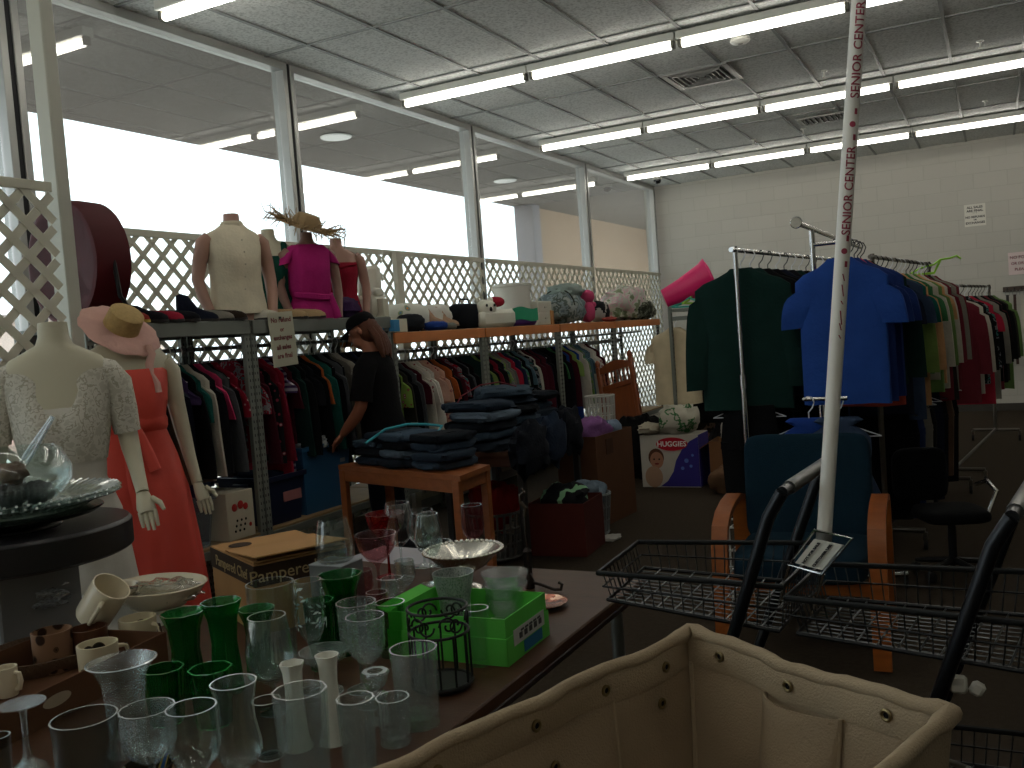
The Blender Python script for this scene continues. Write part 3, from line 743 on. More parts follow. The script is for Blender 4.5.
# rack 2: chrome four-way rack with blue scrubs
R2 = Vector((-.85, 5.15, 0))
t = thing('clothes_rack', 'chrome four-way clothes rack with round end cap holding the blue scrubs', 'clothes rack', R2, 0, 'free-standing clothes racks')
z2 = yy(797, 223, 4.75).z
MB().tube([(0, 0, .06), (0, 0, 1.55)], .0175, 12).build('post', CHROME, t)
MB().tube([(0, 0, 1.5), (0, 0, z2 - .01)], .0145, 12).build('upper_post', CHROME, t)
MB().tube([(0, 0, 1.46), (0, 0, 1.62)], .021, 12).build('collar', CHROME, t)
o = MB().tube([(0, -.42, z2), (0, 1.25, z2)], .0135, 12).build('top_rail', CHROME, t)
MB().lathe([(.001, -.006), (.026, -.006), (.03, 0), (.026, .006), (.001, .006)], 18, (0, -.425, z2), Matrix.Rotation(pi / 2, 3, 'X')).build('end_cap', CHROME, o)
MB().tube([(0, 0, 1.87), (.165, 0, 1.87), (.165, -.27, 1.87)], .0125, 10).tube([(.165, 0, 1.87), (.165, .6, 1.87)], .0125, 10).build('arm', CHROME, t)
MB().tube([(0, 0, 1.075), (-.03, -.32, 1.075), (.18, -.33, 1.075)], .011, 10).build('lower_arm', CHROME, t)
for a_ in range(4):
    q = Vector((cos(a_ * pi / 2 + .4), sin(a_ * pi / 2 + .4), 0))
    f = MB().tube([(0, 0, .075), tuple(q * .4 + Vector((0, 0, .075)))], .016, 10).build('foot', CHROME, t)
    MB().lathe([(.026, -.01), (.03, -.005), (.03, .005), (.026, .01)], 14, q * .39 + Vector((0, 0, .03)), Matrix.Rotation(pi / 2, 3, 'Y')).build('caster', RUBBER, f)
for i, (x, y, z, k, c, w, L, lb) in enumerate(((-.67, 5.06, 1.858, 'tee', '1c3578', .46, .74, 'dark blue scrub top directly behind the bright royal blue one'), (-.685, 4.92, 1.858, 'tee', '1f479c', .45, .74, 'bright royal blue scrub top on the four-way chrome rack'),
        (-.67, 5.16, 1.858, 'tee', 'c32a5a', .42, .66, 'pink top almost hidden behind the blue scrub tops'), (-.66, 5.28, 1.858, 'tee', '1c3578', .48, .74, 'royal blue scrub top, second behind the bright one'), (-.66, 5.42, 1.858, 'tee', 'b03a24', .44, .8, 'orange-red top peeping out below the royal blue scrubs'), (-.66, 5.55, 1.858, 'sweater', '102f2a', .46, .7, 'dark green top, last on the four-way chrome rack'))):
    GN[0] += 1; garment(k, c, None, (x, y, z), .05 * (i % 3 - 1), lb, 'scrubs on the four-way rack', GN[0], L, w, '16171a', .026)
GN[0] += 1; garment('skirt', '1c3f94', None, (-.86, 4.82, 1.066), 0, 'blue trousers folded over a clip hanger behind the blue armchair', 'scrubs on the four-way rack', GN[0], .36, .5, 'c9ccd0')
GN[0] += 1; garment('skirt', '31435f', None, (-.72, 4.815, 1.066), .2, 'slate grey skirt on the clip hanger right of the white pole', 'scrubs on the four-way rack', GN[0], .4, .3, 'c9ccd0')
# rack 3
C3, D3 = (-.67, 6.2), (-.46, 8.1); z3 = 1.83
chrome_rack('dark steel rolling rack crowded with white hangers, right of the blue scrubs', C3, D3, z3, fin='dark')
rack_row('the dark rack beyond the scrubs', 'clothes on the dark rolling rack', C3, D3, z3, [
    ('tee', '141b2c', None, .9), ('tee', '31435f', None, .95, .5), ('sweater', '7d9c46', None, .85), ('tee', '12564e', 'floral'), ('sweater', 'c88f5c', None, .9), ('tee', '2f6d3c', None, .7), ('sweater', 'b8b3a2', None, .75), ('jacket', '5c7f3c', None, .85), ('tee', 'c88f5c', None, .8), ('sweater', 'b8b3a2', None, .85), ('jacket', '6e1f2a', None, .95), ('dress', '2c2a24'), ('sweater', '7b776b', None, .9), ('jacket', '6e1f2a', None, .9)], .02, .97, .05)
MB().tube([(0, 0, 1.02), (D3[0] - C3[0], D3[1] - C3[1], 1.02)], .012, 10).build('low_rail', metal('6f6a62', .4), bpy.data.objects['clothes_rack.002'])
rack_row('the dark rack, lower rail', 'trousers on the dark rolling rack', C3, D3, 1.02, [('pants', '0c0d10', None, .72), ('pants', '15171c', None, .75), ('pants', '1a2d57', None, .8), ('pants', '7b776b', None, .78), ('pants', '0c0d10', None, .8), ('pants', '141b2c', None, .8), ('pants', '15171c', None, .74), ('pants', '5d4634', None, .7), ('pants', '0c0d10', None, .78)], .04, .97, .05)
E4, F4 = (-.36, 8.55), (-.06, 11.2); z4 = 1.66
chrome_rack('dark steel rolling rack of dark jackets, nearest the back wall', E4, F4, z4, fin='dark')
rack_row('the rack nearest the back wall', 'clothes on the far rolling rack', E4, F4, z4, [
    ('jacket', '6e1f2a', None, .9), ('sweater', 'b8b3a2', None, .85), ('jacket', '0c0d10', None, .75), ('jacket', '0c0d10', 'patterned', .8), ('tee', 'b01a34', None, 1.0), ('jacket', '15171c', None, .9), ('sweater', '7b776b', None, 1.0), ('jacket', '0c0d10', None, .85), ('sweater', '6e1f2a', None, .95), ('jacket', '0c0d10', None, .9), ('jacket', '2c2a24', None, .9), ('sweater', '5c7f3c', None, 1.0)], .02, .96, .06)
p = yy(947, 275, 8.0)
solo('clothes_hanger', 'lime green plastic hanger sticking out above the maroon clothes', 'hanger', MB().tube([(-.2, 0, -.05), (-.1, 0, .0), (0, 0, .02), (.05, 0, .055), (.12, 0, .06), (.17, 0, .075), (.2, 0, .05)], .013, 8, False, .6).tube([(-.2, 0, -.05), (0, 0, -.045), (.05, 0, .05)], .01, 8), plastic('8fd02c', .3), (-.42, 8.02, 1.80), .3)
# belts on the wall at the right edge
p = yy(1016, 290, 13.98)
t = thing('belt_rack', 'dark wall rack from which belts hang at the right edge', 'belt rack', (p.x + .16, 14.285, p.z + .02))
MB().box((0, -.012, 0), (.62, .022, .07), .004).build('backboard', wood('3a2a20'), t)
for k in range(7): MB().tube([(-.26 + k * .085, -.02, 0), (-.26 + k * .085, -.10, -.01), (-.26 + k * .085, -.115, .02)], .006, 6).build('hook', BLACKM, t)
for k in range(7):
    x = p.x + .16 - .26 + k * .085; c = ('1a1412', '3a2018', 'b8b3a2', '141b2c', '0c0d10', '2a1a12', '15171c')[k]; L = (1.0, .94, .9, 1.02, .98, .9, .96)[k]
    t = thing('hanging_belt', f"{('near-black', 'dark brown', 'pale cream', 'navy', 'black', 'brown', 'charcoal')[k]} belt, {ORD[k]} from left on the rack at the right edge", 'belt', (x, 14.285 - .075, p.z + .005), 0, 'belts on the back wall')
    MB().sheet(lambda a, b, L=L: (-.017 + .034 * a, .006 * sin(9 * b) + (.0 if b < .02 else 0), -.06 - L * b), 2, 14, .005).build('strap', mat('leather_' + c, c, .5), t)
    m = MB()
    m.tube([(-.024, 0, -.07), (.024, 0, -.07), (.024, 0, -.005), (-.024, 0, -.005)], .004, 6, True); m.build('buckle', STEEL, t)

# ============================================================ mannequins
SKINW = mat('mannequin_shell', 'cdbfae', .5, 0, .06, 4); SKINP = mat('mannequin_tan', 'a98272', .55, 0, .08, 4); SKIND = mat('mannequin_brown', '8a6a5c', .55, 0, .08, 4); SKINC = mat('mannequin_cream', 'beb8a0', .5, 0, .06, 4)
TORSO = [(0, .145, .105), (.06, .15, .112), (.14, .135, .1), (.21, .118, .088), (.28, .125, .095), (.35, .145, .115), (.41, .155, .118), (.47, .165, .098), (.52, .172, .085), (.55, .15, .075), (.575, .10, .065), (.595, .062, .057), (.62, .05, .052), (.66, .048, .05), (.672, .046, .047), (.674, .02, .02)]
def rings_of(prof, s=1., add=0., n=24, y0=0., rip=0., k=6, ph=0., front=.0):
    out = []
    for (z, rx, ry) in prof:
        r = []
        for i in range(n):
            a = 2 * pi * i / n; q = 1 + rip * sin(k * a + ph)
            x = (rx + add) * cos(a) * q; y = (ry + add) * sin(a) * q
            if front and y < 0: y -= front * exp(-((z - .37) / .08) ** 2) * (exp(-((x - .07) / .05) ** 2) + exp(-((x + .07) / .05) ** 2))
            r.append(Vector((x * s, (y + y0) * s, z * s)))
        out.append(r)
    return out
def torso(label, loc, rz, skin, garm, col, s=.92, arms=True, group='torso mannequins on the shelf', name='mannequin_torso'):
    t = thing(name, label, 'mannequin', loc, rz, group)
    m = MB(); m.loft(rings_of(TORSO, s, front=.02))
    if arms:
        for sx in (-1, 1):
            m.tube([Vector(q) * s for q in ((sx * .15, 0, .515), (sx * .185, .005, .49), (sx * .215, .02, .38), (sx * .235, .025, .27), (sx * .225, -.01, .17), (sx * .20, -.05, .06), (sx * .195, -.07, .0))], [q * s for q in (.05, .052, .045, .038, .036, .03, .026)], 12)
    m.box((0, 0, .004), (.22 * s, .17 * s, .008), .002)
    m.build('body', skin, t, 60)
    g = MB(); P = garm
    if P == 'blouse':
        pr = [(.045, .185, .14), (.10, .18, .138), (.2, .165, .125), (.28, .16, .125), (.36, .165, .135), (.43, .172, .13), (.49, .178, .106), (.525, .178, .094), (.555, .155, .083), (.58, .105, .073), (.605, .07, .066), (.625, .062, .062)]
        g.loft(rings_of(pr, s, .0, 28, 0, .03, 7, 1, .02), False, False)
        o = g.build('blouse', cloth(col), t, 60)
        MB().lathe([(.061, .60), (.072, .612), (.07, .59), (.062, .575)], 24, (0, 0, .0)).build('collar', cloth(col), o).scale = (s, s, s)
        b = MB()
        for k in range(6): b.lathe([(.005, 0), (.005, .004), (.001, .005)], 8, (0, (-.10 - .045 * exp(-((.12 + k * .075 - .38) / .12) ** 2)) * s - .02, (.12 + k * .075) * s), Matrix.Rotation(pi / 2, 3, 'X'))
        b.build('buttons', plastic('b9b09a'), o)
    elif P == 'tank':
        pr = [(.0, .165, .125), (.1, .158, .122), (.21, .135, .106), (.28, .14, .11), (.36, .158, .13), (.42, .166, .126), (.47, .168, .106)]
        g.loft(rings_of(pr, s, .002, 28, 0, .02, 5, 2, .02), False, False)
        for sx in (-1, 1): g.tube([Vector(q) * s for q in ((sx * .095, -.105, .46), (sx * .1, -.06, .56), (sx * .1, .0, .575), (sx * .1, .07, .54), (sx * .095, .1, .47))], .022 * s, 8, False, .4)
        g.build('tank_top', cloth(col), t, 60)
    elif P == 'draped':
        pr = [(-.0, .19, .145), (.05, .185, .14), (.12, .165, .12), (.17, .145, .105), (.2, .16, .12), (.25, .168, .125), (.33, .165, .135), (.41, .172, .135), (.48, .18, .115), (.53, .182, .10), (.56, .15, .088), (.575, .125, .08)]
        g.loft(rings_of(pr, s, .0, 30, 0, .05, 8, 1, .02), False, False)
        for sx in (-1, 1):
            g.loft([ell(Vector((sx * (.15 + .05 * q), 0, .53 - .10 * q)) * s, .062 * s * (.75 + .5 * sin(pi * min(1, q + .25) * .8)), .062 * s, 14, 1, .06, 4, Matrix.Rotation(sx * (.5 - .3 * q), 3, 'Y')) for q in (0, .33, .66, 1)])
        o = g.build('draped_top', cloth(col), t, 60)
        f = MB()
        for k in range(3): f.tube([Vector(q) * s for q in ((-.15, -.05, .2 - k * .01), (-.08, -.125, .19 - k * .012), (.02, -.135, .175 - k * .012), (.12, -.1, .17 - k * .01), (.16, -.03, .19 - k * .012))], .014 * s, 8)
        f.tube([Vector(q) * s for q in ((.12, -.11, .17), (.15, -.12, .05), (.16, -.11, -.0))], [.02 * s, .03 * s, .035 * s], 8, False, .5); f.build('sash', cloth(col), o, 60)
    else:
        pr = [(.02, .185, .14), (.1, .17, .13), (.2, .145, .11), (.28, .15, .115), (.36, .162, .135), (.42, .168, .13), (.46, .166, .112), (.465, .160, .107)]
        g.loft(rings_of(pr, s, .002, 28, 0, .05, 8, .5, .02), False, False)
        g.tube([Vector(q) * s for q in ((-.13, -.1, .45), (-.07, -.13, .44), (0, -.135, .42), (.07, -.13, .44), (.13, -.1, .45))], .014 * s, 8)
        g.build('camisole', cloth(col), t, 60)
    return t
def on_shelf(u, v, x, z=1.72):
    q = xx(u, v, x); return Vector((x, q.y, z))
b_ = on_shelf(239, 308, -4.2); torso('headless torso mannequin in a sleeveless cream blouse, arms at its sides', b_, radians(66), SKINP, 'blouse', 'd8ccb0', 1.0)
b_ = on_shelf(274, 308, -4.34); torso('pale torso mannequin in a dark green tank top, behind the fuchsia one', b_, radians(48), SKINC, 'tank', '0f4a3c', .93, False)
b_ = on_shelf(312, 308, -4.14); torso('brown torso mannequin in a draped fuchsia top, straw skirt over its neck', b_, radians(62), SKIND, 'draped', 'b81c74', .88)
b_ = on_shelf(341, 308, -4.26); torso('tan torso mannequin in a red camisole, rightmost on the shelf', b_, radians(52), SKINP, 'camisole', 'a3162e', .88)
# straw skirt / raffia over the fuchsia mannequin
p = xx(308, 219, -4.12)
t = thing('straw_hat', 'frayed straw hat drooping over the neck of the fuchsia mannequin', 'hat', p); t.scale = (1.1, 1.1, 1.1)
STRAW = mat('raffia', '957c58', .85, 0, .35, 20); rnd = random.Random(5)
Rt = Quaternion((.884, .461, 0), radians(8)).to_matrix() @ Matrix.Rotation(radians(22), 3, Vector((-.46, .884, 0)).normalized())
MB().lathe([(.001, .035), (.06, .03), (.085, .0), (.09, -.035), (.17, -.05), (.172, -.056), (.09, -.043), (.08, -.0), (.055, .02), (.001, .025)], 28, (0, 0, 0), Rt, wob=lambda a, z: 1 + .05 * sin(5 * a)).build('crown', STRAW, t)
f = MB()
for k in range(110):
    a = rnd.uniform(0, 2 * pi); r0 = rnd.uniform(.10, .16); r1 = r0 + rnd.uniform(.04, .12)
    f.tube([Rt @ Vector((r0 * cos(a), r0 * sin(a), -.04)), Rt @ Vector((r1 * cos(a + .1), r1 * sin(a + .1), -.03 + rnd.uniform(-.04, .05))), Rt @ Vector(((r1 + .03) * cos(a + .15), (r1 + .03) * sin(a + .15), rnd.uniform(-.12, .04)))], [.004, .003, .0015], 4)
o = f.build('straw_fringe', STRAW, t); o['kind'] = 'stuff'

# ---- the wedding dress mannequin and the coral dress mannequin
BODY = [(0.02, .075, .065), (.4, .085, .075), (.75, .155, .12), (.88, .175, .125), (.98, .165, .115), (1.08, .128, .098), (1.16, .135, .105), (1.26, .155, .125), (1.35, .168, .125), (1.45, .188, .10), (1.51, .19, .088), (1.548, .16, .078), (1.578, .105, .068), (1.60, .066, .06), (1.63, .055, .055), (1.67, .053, .053), (1.685, .051, .051), (1.687, .02, .02)]
def mrings(prof, add=0., n=32, rip=0., k=7, ph=0., rz0=None, bust=.025, vneck=0., vz=1.36):
    out = []
    for (z, rx, ry) in prof:
        r = []
        for i in range(n):
            a = 2 * pi * i / n; fz = max(0, min(1, (1.1 - z) / .6)) if rz0 is None else rz0
            q = 1 + rip * fz * sin(k * a + ph)
            x, y = (rx + add) * cos(a) * q, (ry + add) * sin(a) * q
            if y < 0: y -= bust * exp(-((z - 1.28) / .075) ** 2) * (exp(-((x - .075) / .05) ** 2) + exp(-((x + .075) / .05) ** 2))
            r.append(Vector((x, y, z - (vneck * exp(-(x / .06) ** 2) * max(0, min(1, (z - vz) / .06)) if y < 0 else 0))))
        out.append(r)
    return out
def hand(m, w, d, side, s=1.):
    """open relaxed hand at wrist w pointing along d, thumb to one side"""
    d = d.normalized(); sd = d.cross(Vector((0, -1, .2))).normalized() * side; nrm = d.cross(sd)
    m.tube([w, w + d * .03 * s, w + d * .07 * s, w + d * .09 * s], [.024 * s, .03 * s, .036 * s, .03 * s], 10, False, .55)
    for k, (o, L) in enumerate(((-.026, .062), (-.009, .075), (.009, .07), (.026, .055))):
        b0 = w + d * .082 * s + sd * o * s
        m.tube([b0, b0 + d * L * .5 * s + nrm * .006 * s, b0 + d * L * s + nrm * .02 * s], [.0095 * s, .009 * s, .006 * s], 7)
    b0 = w + d * .03 * s - sd * .026 * s
    m.tube([b0, b0 + d * .03 * s - sd * .026 * s, b0 + d * .062 * s - sd * .034 * s], [.012 * s, .011 * s, .007 * s], 7)
def marm(m, sx, pts, skin_r=(.052, .05, .04, .036, .028, .024)):
    m.tube(pts, list(skin_r), 12); d = Vector(pts[-1]) - Vector(pts[-2]); hand(m, Vector(pts[-1]), d, sx)
LACE = ramp_mat('ivory_lace', 'noise', [(0, 'bab6a8'), (.44, 'ccc8bc'), (.54, 'a8a494'), (.60, 'cec9be')], 34, .9); SATIN = mat('ivory_satin', 'c4c0b6', .6, 0, .10, 14, .3, 20, .3)
W0 = Vector((-3.19, 2.34, 0))
t = thing('dress_mannequin', 'headless mannequin in a long ivory lace wedding dress', 'mannequin', W0, radians(50), 'full-length dress mannequins')
m = MB(); m.loft(mrings(BODY))
marm(m, 1, [(.16, 0, 1.485), (.20, .01, 1.435), (.222, .01, 1.29), (.235, 0, 1.18), (.25, -.07, 1.09), (.262, -.13, 1.01)])
marm(m, -1, [(-.16, 0, 1.485), (-.20, .01, 1.435), (-.225, .01, 1.25), (-.245, .01, 1.13), (-.26, -.02, 1.0), (-.265, -.06, .89)])
m.lathe([(.17, 0), (.17, .012), (.03, .018)], 28); m.build('body', SKINC, t, 60)
g = MB().loft(mrings([(.06, .26, .26), (.3, .24, .235), (.6, .215, .205), (.82, .195, .16), (.95, .18, .132), (1.08, .138, .108), (1.16, .143, .114), (1.26, .163, .134), (1.33, .17, .132), (1.36, .172, .12), (1.37, .165, .112)], .003, 40, .07, 9, 0), False, False)
o = g.build('gown', SATIN, t, 60)
g = MB().loft(mrings([(1.15, .146, .117), (1.26, .167, .138), (1.335, .175, .134), (1.41, .188, .118), (1.46, .196, .105), (1.50, .196, .094)], .004, 64, vneck=.16, vz=1.38), False, False); 
MB_l = g.build('lace_bodice', LACE, o, 60)
for sx in (-1, 1): MB().tube([(sx * .13, 0, 1.515), (sx * .168, 0, 1.487), (sx * .202, .01, 1.435), (sx * .218, .01, 1.33), (sx * .228, .01, 1.24)], [.035, .056, .062, .056, .05], 14).build('lace_sleeve', LACE, o, 60)
C0 = Vector((-3.5, 2.91, 0))
CORAL = mat('coral_satin', 'd0483a', .55, 0, .14, 8, .3, 14, .4)
t = thing('dress_mannequin', 'mannequin in a strapless coral dress, wearing the pink brimmed straw hat', 'mannequin', C0, radians(62), 'full-length dress mannequins')
m = MB().loft(mrings([(z * 1.0 + (.02 if z > .5 else 0), rx, ry) for z, rx, ry in BODY], bust=.02))
for sx in (-1, 1): m.tube([(sx * .16, 0, 1.51), (sx * .195, .01, 1.46), (sx * .215, .02, 1.31), (sx * .235, .03, 1.19), (sx * .25, -.0, 1.05), (sx * .26, -.05, .93)], [.05, .05, .04, .036, .028, .024], 12)
hand(m, Vector((.26, -.05, .93)), Vector((.02, -.06, -.12)), 1); hand(m, Vector((-.26, -.05, .93)), Vector((-.02, -.06, -.12)), -1)
m.lathe([(.17, 0), (.17, .012), (.03, .018)], 28); m.build('body', SKINC, t, 60)
g = MB().loft(mrings([(.16, .27, .27), (.4, .265, .26), (.7, .245, .215), (.92, .225, .18), (1.08, .19, .145), (1.20, .150, .118), (1.27, .155, .125), (1.34, .168, .142), (1.41, .174, .138), (1.465, .178, .122), (1.48, .17, .114)], .004, 44, .09, 8, 1.2, bust=.03), False, False)
o = g.build('gown', CORAL, t, 60)
g = MB().loft(mrings([(1.20, .152, .120), (1.215, .158, .127), (1.245, .159, .128), (1.26, .155, .124)], .005, 36), False, False)
g.tube([(-.02, -.14, 1.22), (-.05, -.165, 1.1), (-.045, -.19, .97), (-.03, -.21, .86)], [.016, .022, .028, .03], 8, False, .4).tube([(.0, -.14, 1.22), (.03, -.16, 1.12), (.05, -.18, 1.03)], [.016, .022, .026], 8, False, .4)
g.build('sash', CORAL, o, 60)
rt, up, fw = Vector(CM.col[0]), Vector(CM.col[1]), Vector(CM.col[2])
rt, up, fw = CM @ Vector((1, 0, 0)), CM @ Vector((0, 1, 0)), CM @ Vector((0, 0, 1))
ax = (rt * .50 + up * .74 + fw * .36).normalized(); e1 = ax.orthogonal().normalized(); e2 = ax.cross(e1)
HR = Matrix((e1, e2, ax)).transposed()
hp = C0 + Vector((.0, 0, 1.672))
t = thing('sun_hat', 'straw boater with a wide pink gauze brim, tilted on the coral mannequin', 'hat', hp); t.scale = (.86, .86, .86)
GAUZE = mat('pink_gauze', 'c9a096', .95, 0, .15, 14, .4, 40, .1)
MB().lathe([(.001, .10), (.082, .10), (.088, .095), (.094, .0), (.09, 0), (.084, .09), (.001, .094)], 28, (0, 0, 0), HR).build('crown', mat('straw_weave', 'b0935e', .8, 0, .3, 60, .4, 200), t)
o = MB().lathe([(.09, .006), (.15, .0), (.205, -.012), (.212, -.02), (.2, -.024), (.15, -.012), (.09, -.006)], 40, (0, 0, 0), HR, wob=lambda a, z: 1 + .025 * sin(9 * a) + .015 * sin(17 * a)).build('brim', GAUZE, t)
b0 = rt * .15 + up * -.09 + fw * .02
MB().loft([ell(b0 + up * -q * .25 + rt * (.015 * sin(q * 9) + .03 * q), .02 + .025 * q, .012 + .008 * q, 10, q * 5, .2, 3) for q in (0, .2, .4, .6, .8, 1)]).build('veil', GAUZE, t)

# ---- drum fan on the shelf
fp = Vector((-4.24, 3.30, 1.72)); fax = Vector((.12, .99, 0)).normalized(); sd = Vector((-fax.y, fax.x, 0))
FR = Matrix((sd, Vector((0, 0, 1)), fax)).transposed()
t = thing('drum_fan', 'large round dark maroon drum fan standing on the shelf by the post', 'fan', fp)
MAR = mat('fan_enamel', '4c1218', .6, 0, .15, 5, 0, 1, .2); cz = Vector((0, 0, .33))
MB().lathe([(.30, -.10), (.32, -.095), (.325, 0), (.32, .095), (.30, .10), (.295, .09), (.31, 0), (.295, -.09), (.30, -.10)], 40, cz, FR).build('drum', MAR, t)
o = MB().lathe([(.001, -.085), (.30, -.092), (.30, -.084), (.001, -.075)], 40, cz, FR).build('rear_shell', mat('fan_shell', '1c080b', .85, 0, .2, 4, 0, 1, .08), t)
g = MB()
for r in (.06, .1, .14, .18, .22, .26, .285): g.tube([cz + FR @ Vector((r * cos(a), r * sin(a), .075 + .012 * cos(r / .29 * 1.5))) for a in [2 * pi * i / 32 for i in range(32)]], .0028, 5, True)
for k in range(8):
    a = k * pi / 4; g.tube([cz + FR @ Vector((.06 * cos(a), .06 * sin(a), .088)), cz + FR @ Vector((.29 * cos(a), .29 * sin(a), .074))], .003, 5)
g.build('front_grille', metal('3a3a3c', .4), t)
MB().lathe([(.001, .092), (.045, .09), (.055, .075), (.05, .06)], 20, cz, FR).build('badge', metal('b8b8ba', .25), t)
for k in range(3):
    a = k * 2 * pi / 3
    MB().grid(lambda u, v, a=a: cz + FR @ Vector(((.05 + .2 * u) * cos(a + (v - .5) * 1.2), (.05 + .2 * u) * sin(a + (v - .5) * 1.2), (v - .5) * .07)), 6, 6).build('blade', plastic('1a1a1c', .4), t)
for s_ in (-1, 1): MB().tube([cz + sd * .31 * s_, cz + sd * .34 * s_ + Vector((0, 0, -.2)), cz + sd * .30 * s_ + fax * .12 + Vector((0, 0, -.318)), cz + sd * .30 * s_ - fax * .13 + Vector((0, 0, -.318))], .012, 8).build('leg', BLACKM, t)

# ============================================================ things on top of the shelving
def shoe(label, p, rz, col, sole='201c1a', L=.25, heel=.0, high=.0, group='shoes on the grey shelf'):
    t = thing('shoe', label, 'shoe', p, rz, group)
    W = .085; out = [(-.5, .6), (-.46, .8), (-.2, .72), (.1, .95), (.32, .95), (.46, .6), (.5, .2)]
    poly = [(x * L, w * W / 2) for x, w in out] + [(x * L, -w * W / 2) for x, w in reversed(out)]
    s_ = MB().prism(poly, .014, (0, 0, heel * .3))
    if heel: s_.box((-.4 * L, 0, heel * .15), (.05, .05, heel * .3), .004)
    s_.build('sole', plastic(sole, .6), t)
    rs = []
    for q, h, w in ((-.47, .055 + high, .6), (-.38, .065 + high, .8), (-.2, .06 + high * .9, .75), (0, .055 + high * .2, .85), (.2, .05, .95), (.36, .04, .9), (.46, .025, .55), (.49, .012, .2)):
        rs.append([Vector((q * L, w * W / 2 * cos(a), .012 + heel * .3 + max(0, h * sin(a)))) for a in [pi * i / 9 for i in range(10)]] + [Vector((q * L, w * W / 2 * cos(a), .012 + heel * .3)) for a in (pi, 0)])
    m = MB().loft(rs); m.build('upper', cloth(col), t, 50); return t
SH = [(113, 'red slip-on shoe, leftmost on the grey shelf behind the straw hat', 'b02434', 1.0, .0), (127, 'yellow-soled red shoe lying by the drum fan', 'a8342c', .3, 0), (147, 'black laced shoe left of the red flat on the shelf', '15171c', .6, .03), (163, 'red flat shoe in the middle of the shelf end', 'a81c34', .2, 0), (181, 'black flat shoe right of the red flat', '15171c', .4, 0), (198, 'tall navy ankle boot on the grey shelf', '141b2c', .9, .09),
      (214, 'stone grey shoe beside the navy boot', '7b776b', 1.2, 0), (228, 'dark brown shoe at the foot of the cream blouse torso', '2c2018', .2, 0), (262, 'cream shoe right of the cream blouse torso', 'b8b3a2', .8, .02), (290, 'tan sandal below the green tank torso', 'a98a60', .3, 0), (309, 'second tan sandal, below the fuchsia torso', 'a98a60', .5, 0)]
for i, (u, lb, c, rz, hi) in enumerate(SH):
    p = on_shelf(u, 318, -4.07); p.z = 1.7205; shoe(lb, p, rz + (0.2 if i % 2 else -.2), c, 'b39a3c' if i == 1 else '201c1a', .24, .0, hi)
def lump(name, label, cat, p, d, col, seed, group=None, m=None, amp=.14, rz=0., e=.75, parts=None):
    o = solo(name, label, cat, MB().blob((0, 0, d[2] / 2), d, amp, 2.2, seed, 22, 14, e), m or cloth(col), p, rz, group, 60); return o
p = on_shelf(343, 314, -4.12); lump('handbag', 'slouched purple bag below the red camisole torso', 'bag', p, (.2, .26, .15), '3a1f4a', 3)
# white potty chair
p = on_shelf(367, 316, -4.28, 1.72)
t = thing('booster_seat', 'white plastic high-backed booster seat at the end of the grey shelf', 'booster seat', p, radians(12))
MB().box((0, 0, .09), (.26, .24, .17), .03).build('seat', plastic('d8d6c6'), t); MB().box((.0, .09, .27), (.2, .06, .28), .028).build('backrest', plastic('d8d6c6'), t)
for s_ in (-1, 1): MB().box((s_ * .11, -.02, .2), (.035, .16, .06), .015).build('armrest', plastic('d0cebe'), t)
# small boxes at the start of the orange shelf
p = on_shelf(392, 330, -4.06, 1.60)
t = thing('carton', 'small white carton with a blue end panel at the start of the orange beam', 'box', p, radians(4)); MB().box((0, 0, .05), (.13, .25, .10), .003).build('box', card('d0cdb8'), t); MB().box((.03, -.127, .05), (.13, .004, .085)).build('label', paper('3f86b4'), t); MB().box((.067, -.06, .05), (.004, .12, .088)).build('side_label', paper('3f86b4'), t)
p = on_shelf(381, 326, -4.12, 1.722); solo('carton', 'tall pale carton beside the booster seat', 'box', MB().box((0, 0, .07), (.08, .07, .14), .003), card('c4c2b0'), p + Vector((0, .03, 0)))
FLW = ramp_mat('pillow_print', 'voronoi', [(0, 'd9973c'), (.12, '6f8fa4'), (.18, '9cae84'), (.24, 'd8d8cc')], 9, .9)
p = on_shelf(398, 326, -4.32, 1.60); p.y += .12; lump('pillow', 'white pillow printed with orange and blue flowers on the orange shelf', 'pillow', p, (.32, .44, .24), 'd8d8cc', 4, None, FLW, .05)
p = on_shelf(426, 326, -4.33, 1.60); p.y += .1; lump('pillow', 'plain off-white pillow right of the flowered pillow', 'pillow', p, (.28, .42, .23), 'd4d2c6', 5, None, None, .05)
for i, (u, c, lb, w) in enumerate(((411, '20242a', 'folded dark grey blanket in front of the pillows', .3), (436, '1c3f94', 'rolled royal blue cloth at the front of the orange shelf', .24), (447, '6c7068', 'crumpled grey cloth beside the black bag', .16))):
    p = on_shelf(u, 331, -4.08, 1.60); lump(('folded_blanket', 'rolled_cloth', 'crumpled_cloth')[i], lb, ('blanket', 'cloth', 'cloth')[i], p, (.16, w, (.14, .075, .06)[i]), c, 7 + i, None, None, .06)
for i, u in enumerate((433, 444)):
    p = on_shelf(u, 317, -4.22, 1.601 if i else 1.601); p.z = 1.601; shoe(('left', 'right')[i] + ' one of the two tan pumps standing up by the off-white pillow', p + Vector((.02, 0, 0)), .7 + i * .5, 'b08a6c', '5d4634', .26, .1, .1, 'tan pumps on the orange shelf')
p = on_shelf(466, 329, -4.24, 1.60)
t = thing('handbag', 'black boxy handbag left of the white bear shaped bin', 'bag', p); MB().blob((0, 0, .115), (.2, .36, .23), .03, 2, 3, 22, 14, .45).build('body', cloth('15181e'), t, 60); MB().tube([(0, -.1, .21), (0, -.07, .27), (0, .07, .27), (0, .1, .21)], .008, 8).build('handle', RUBBER, t)
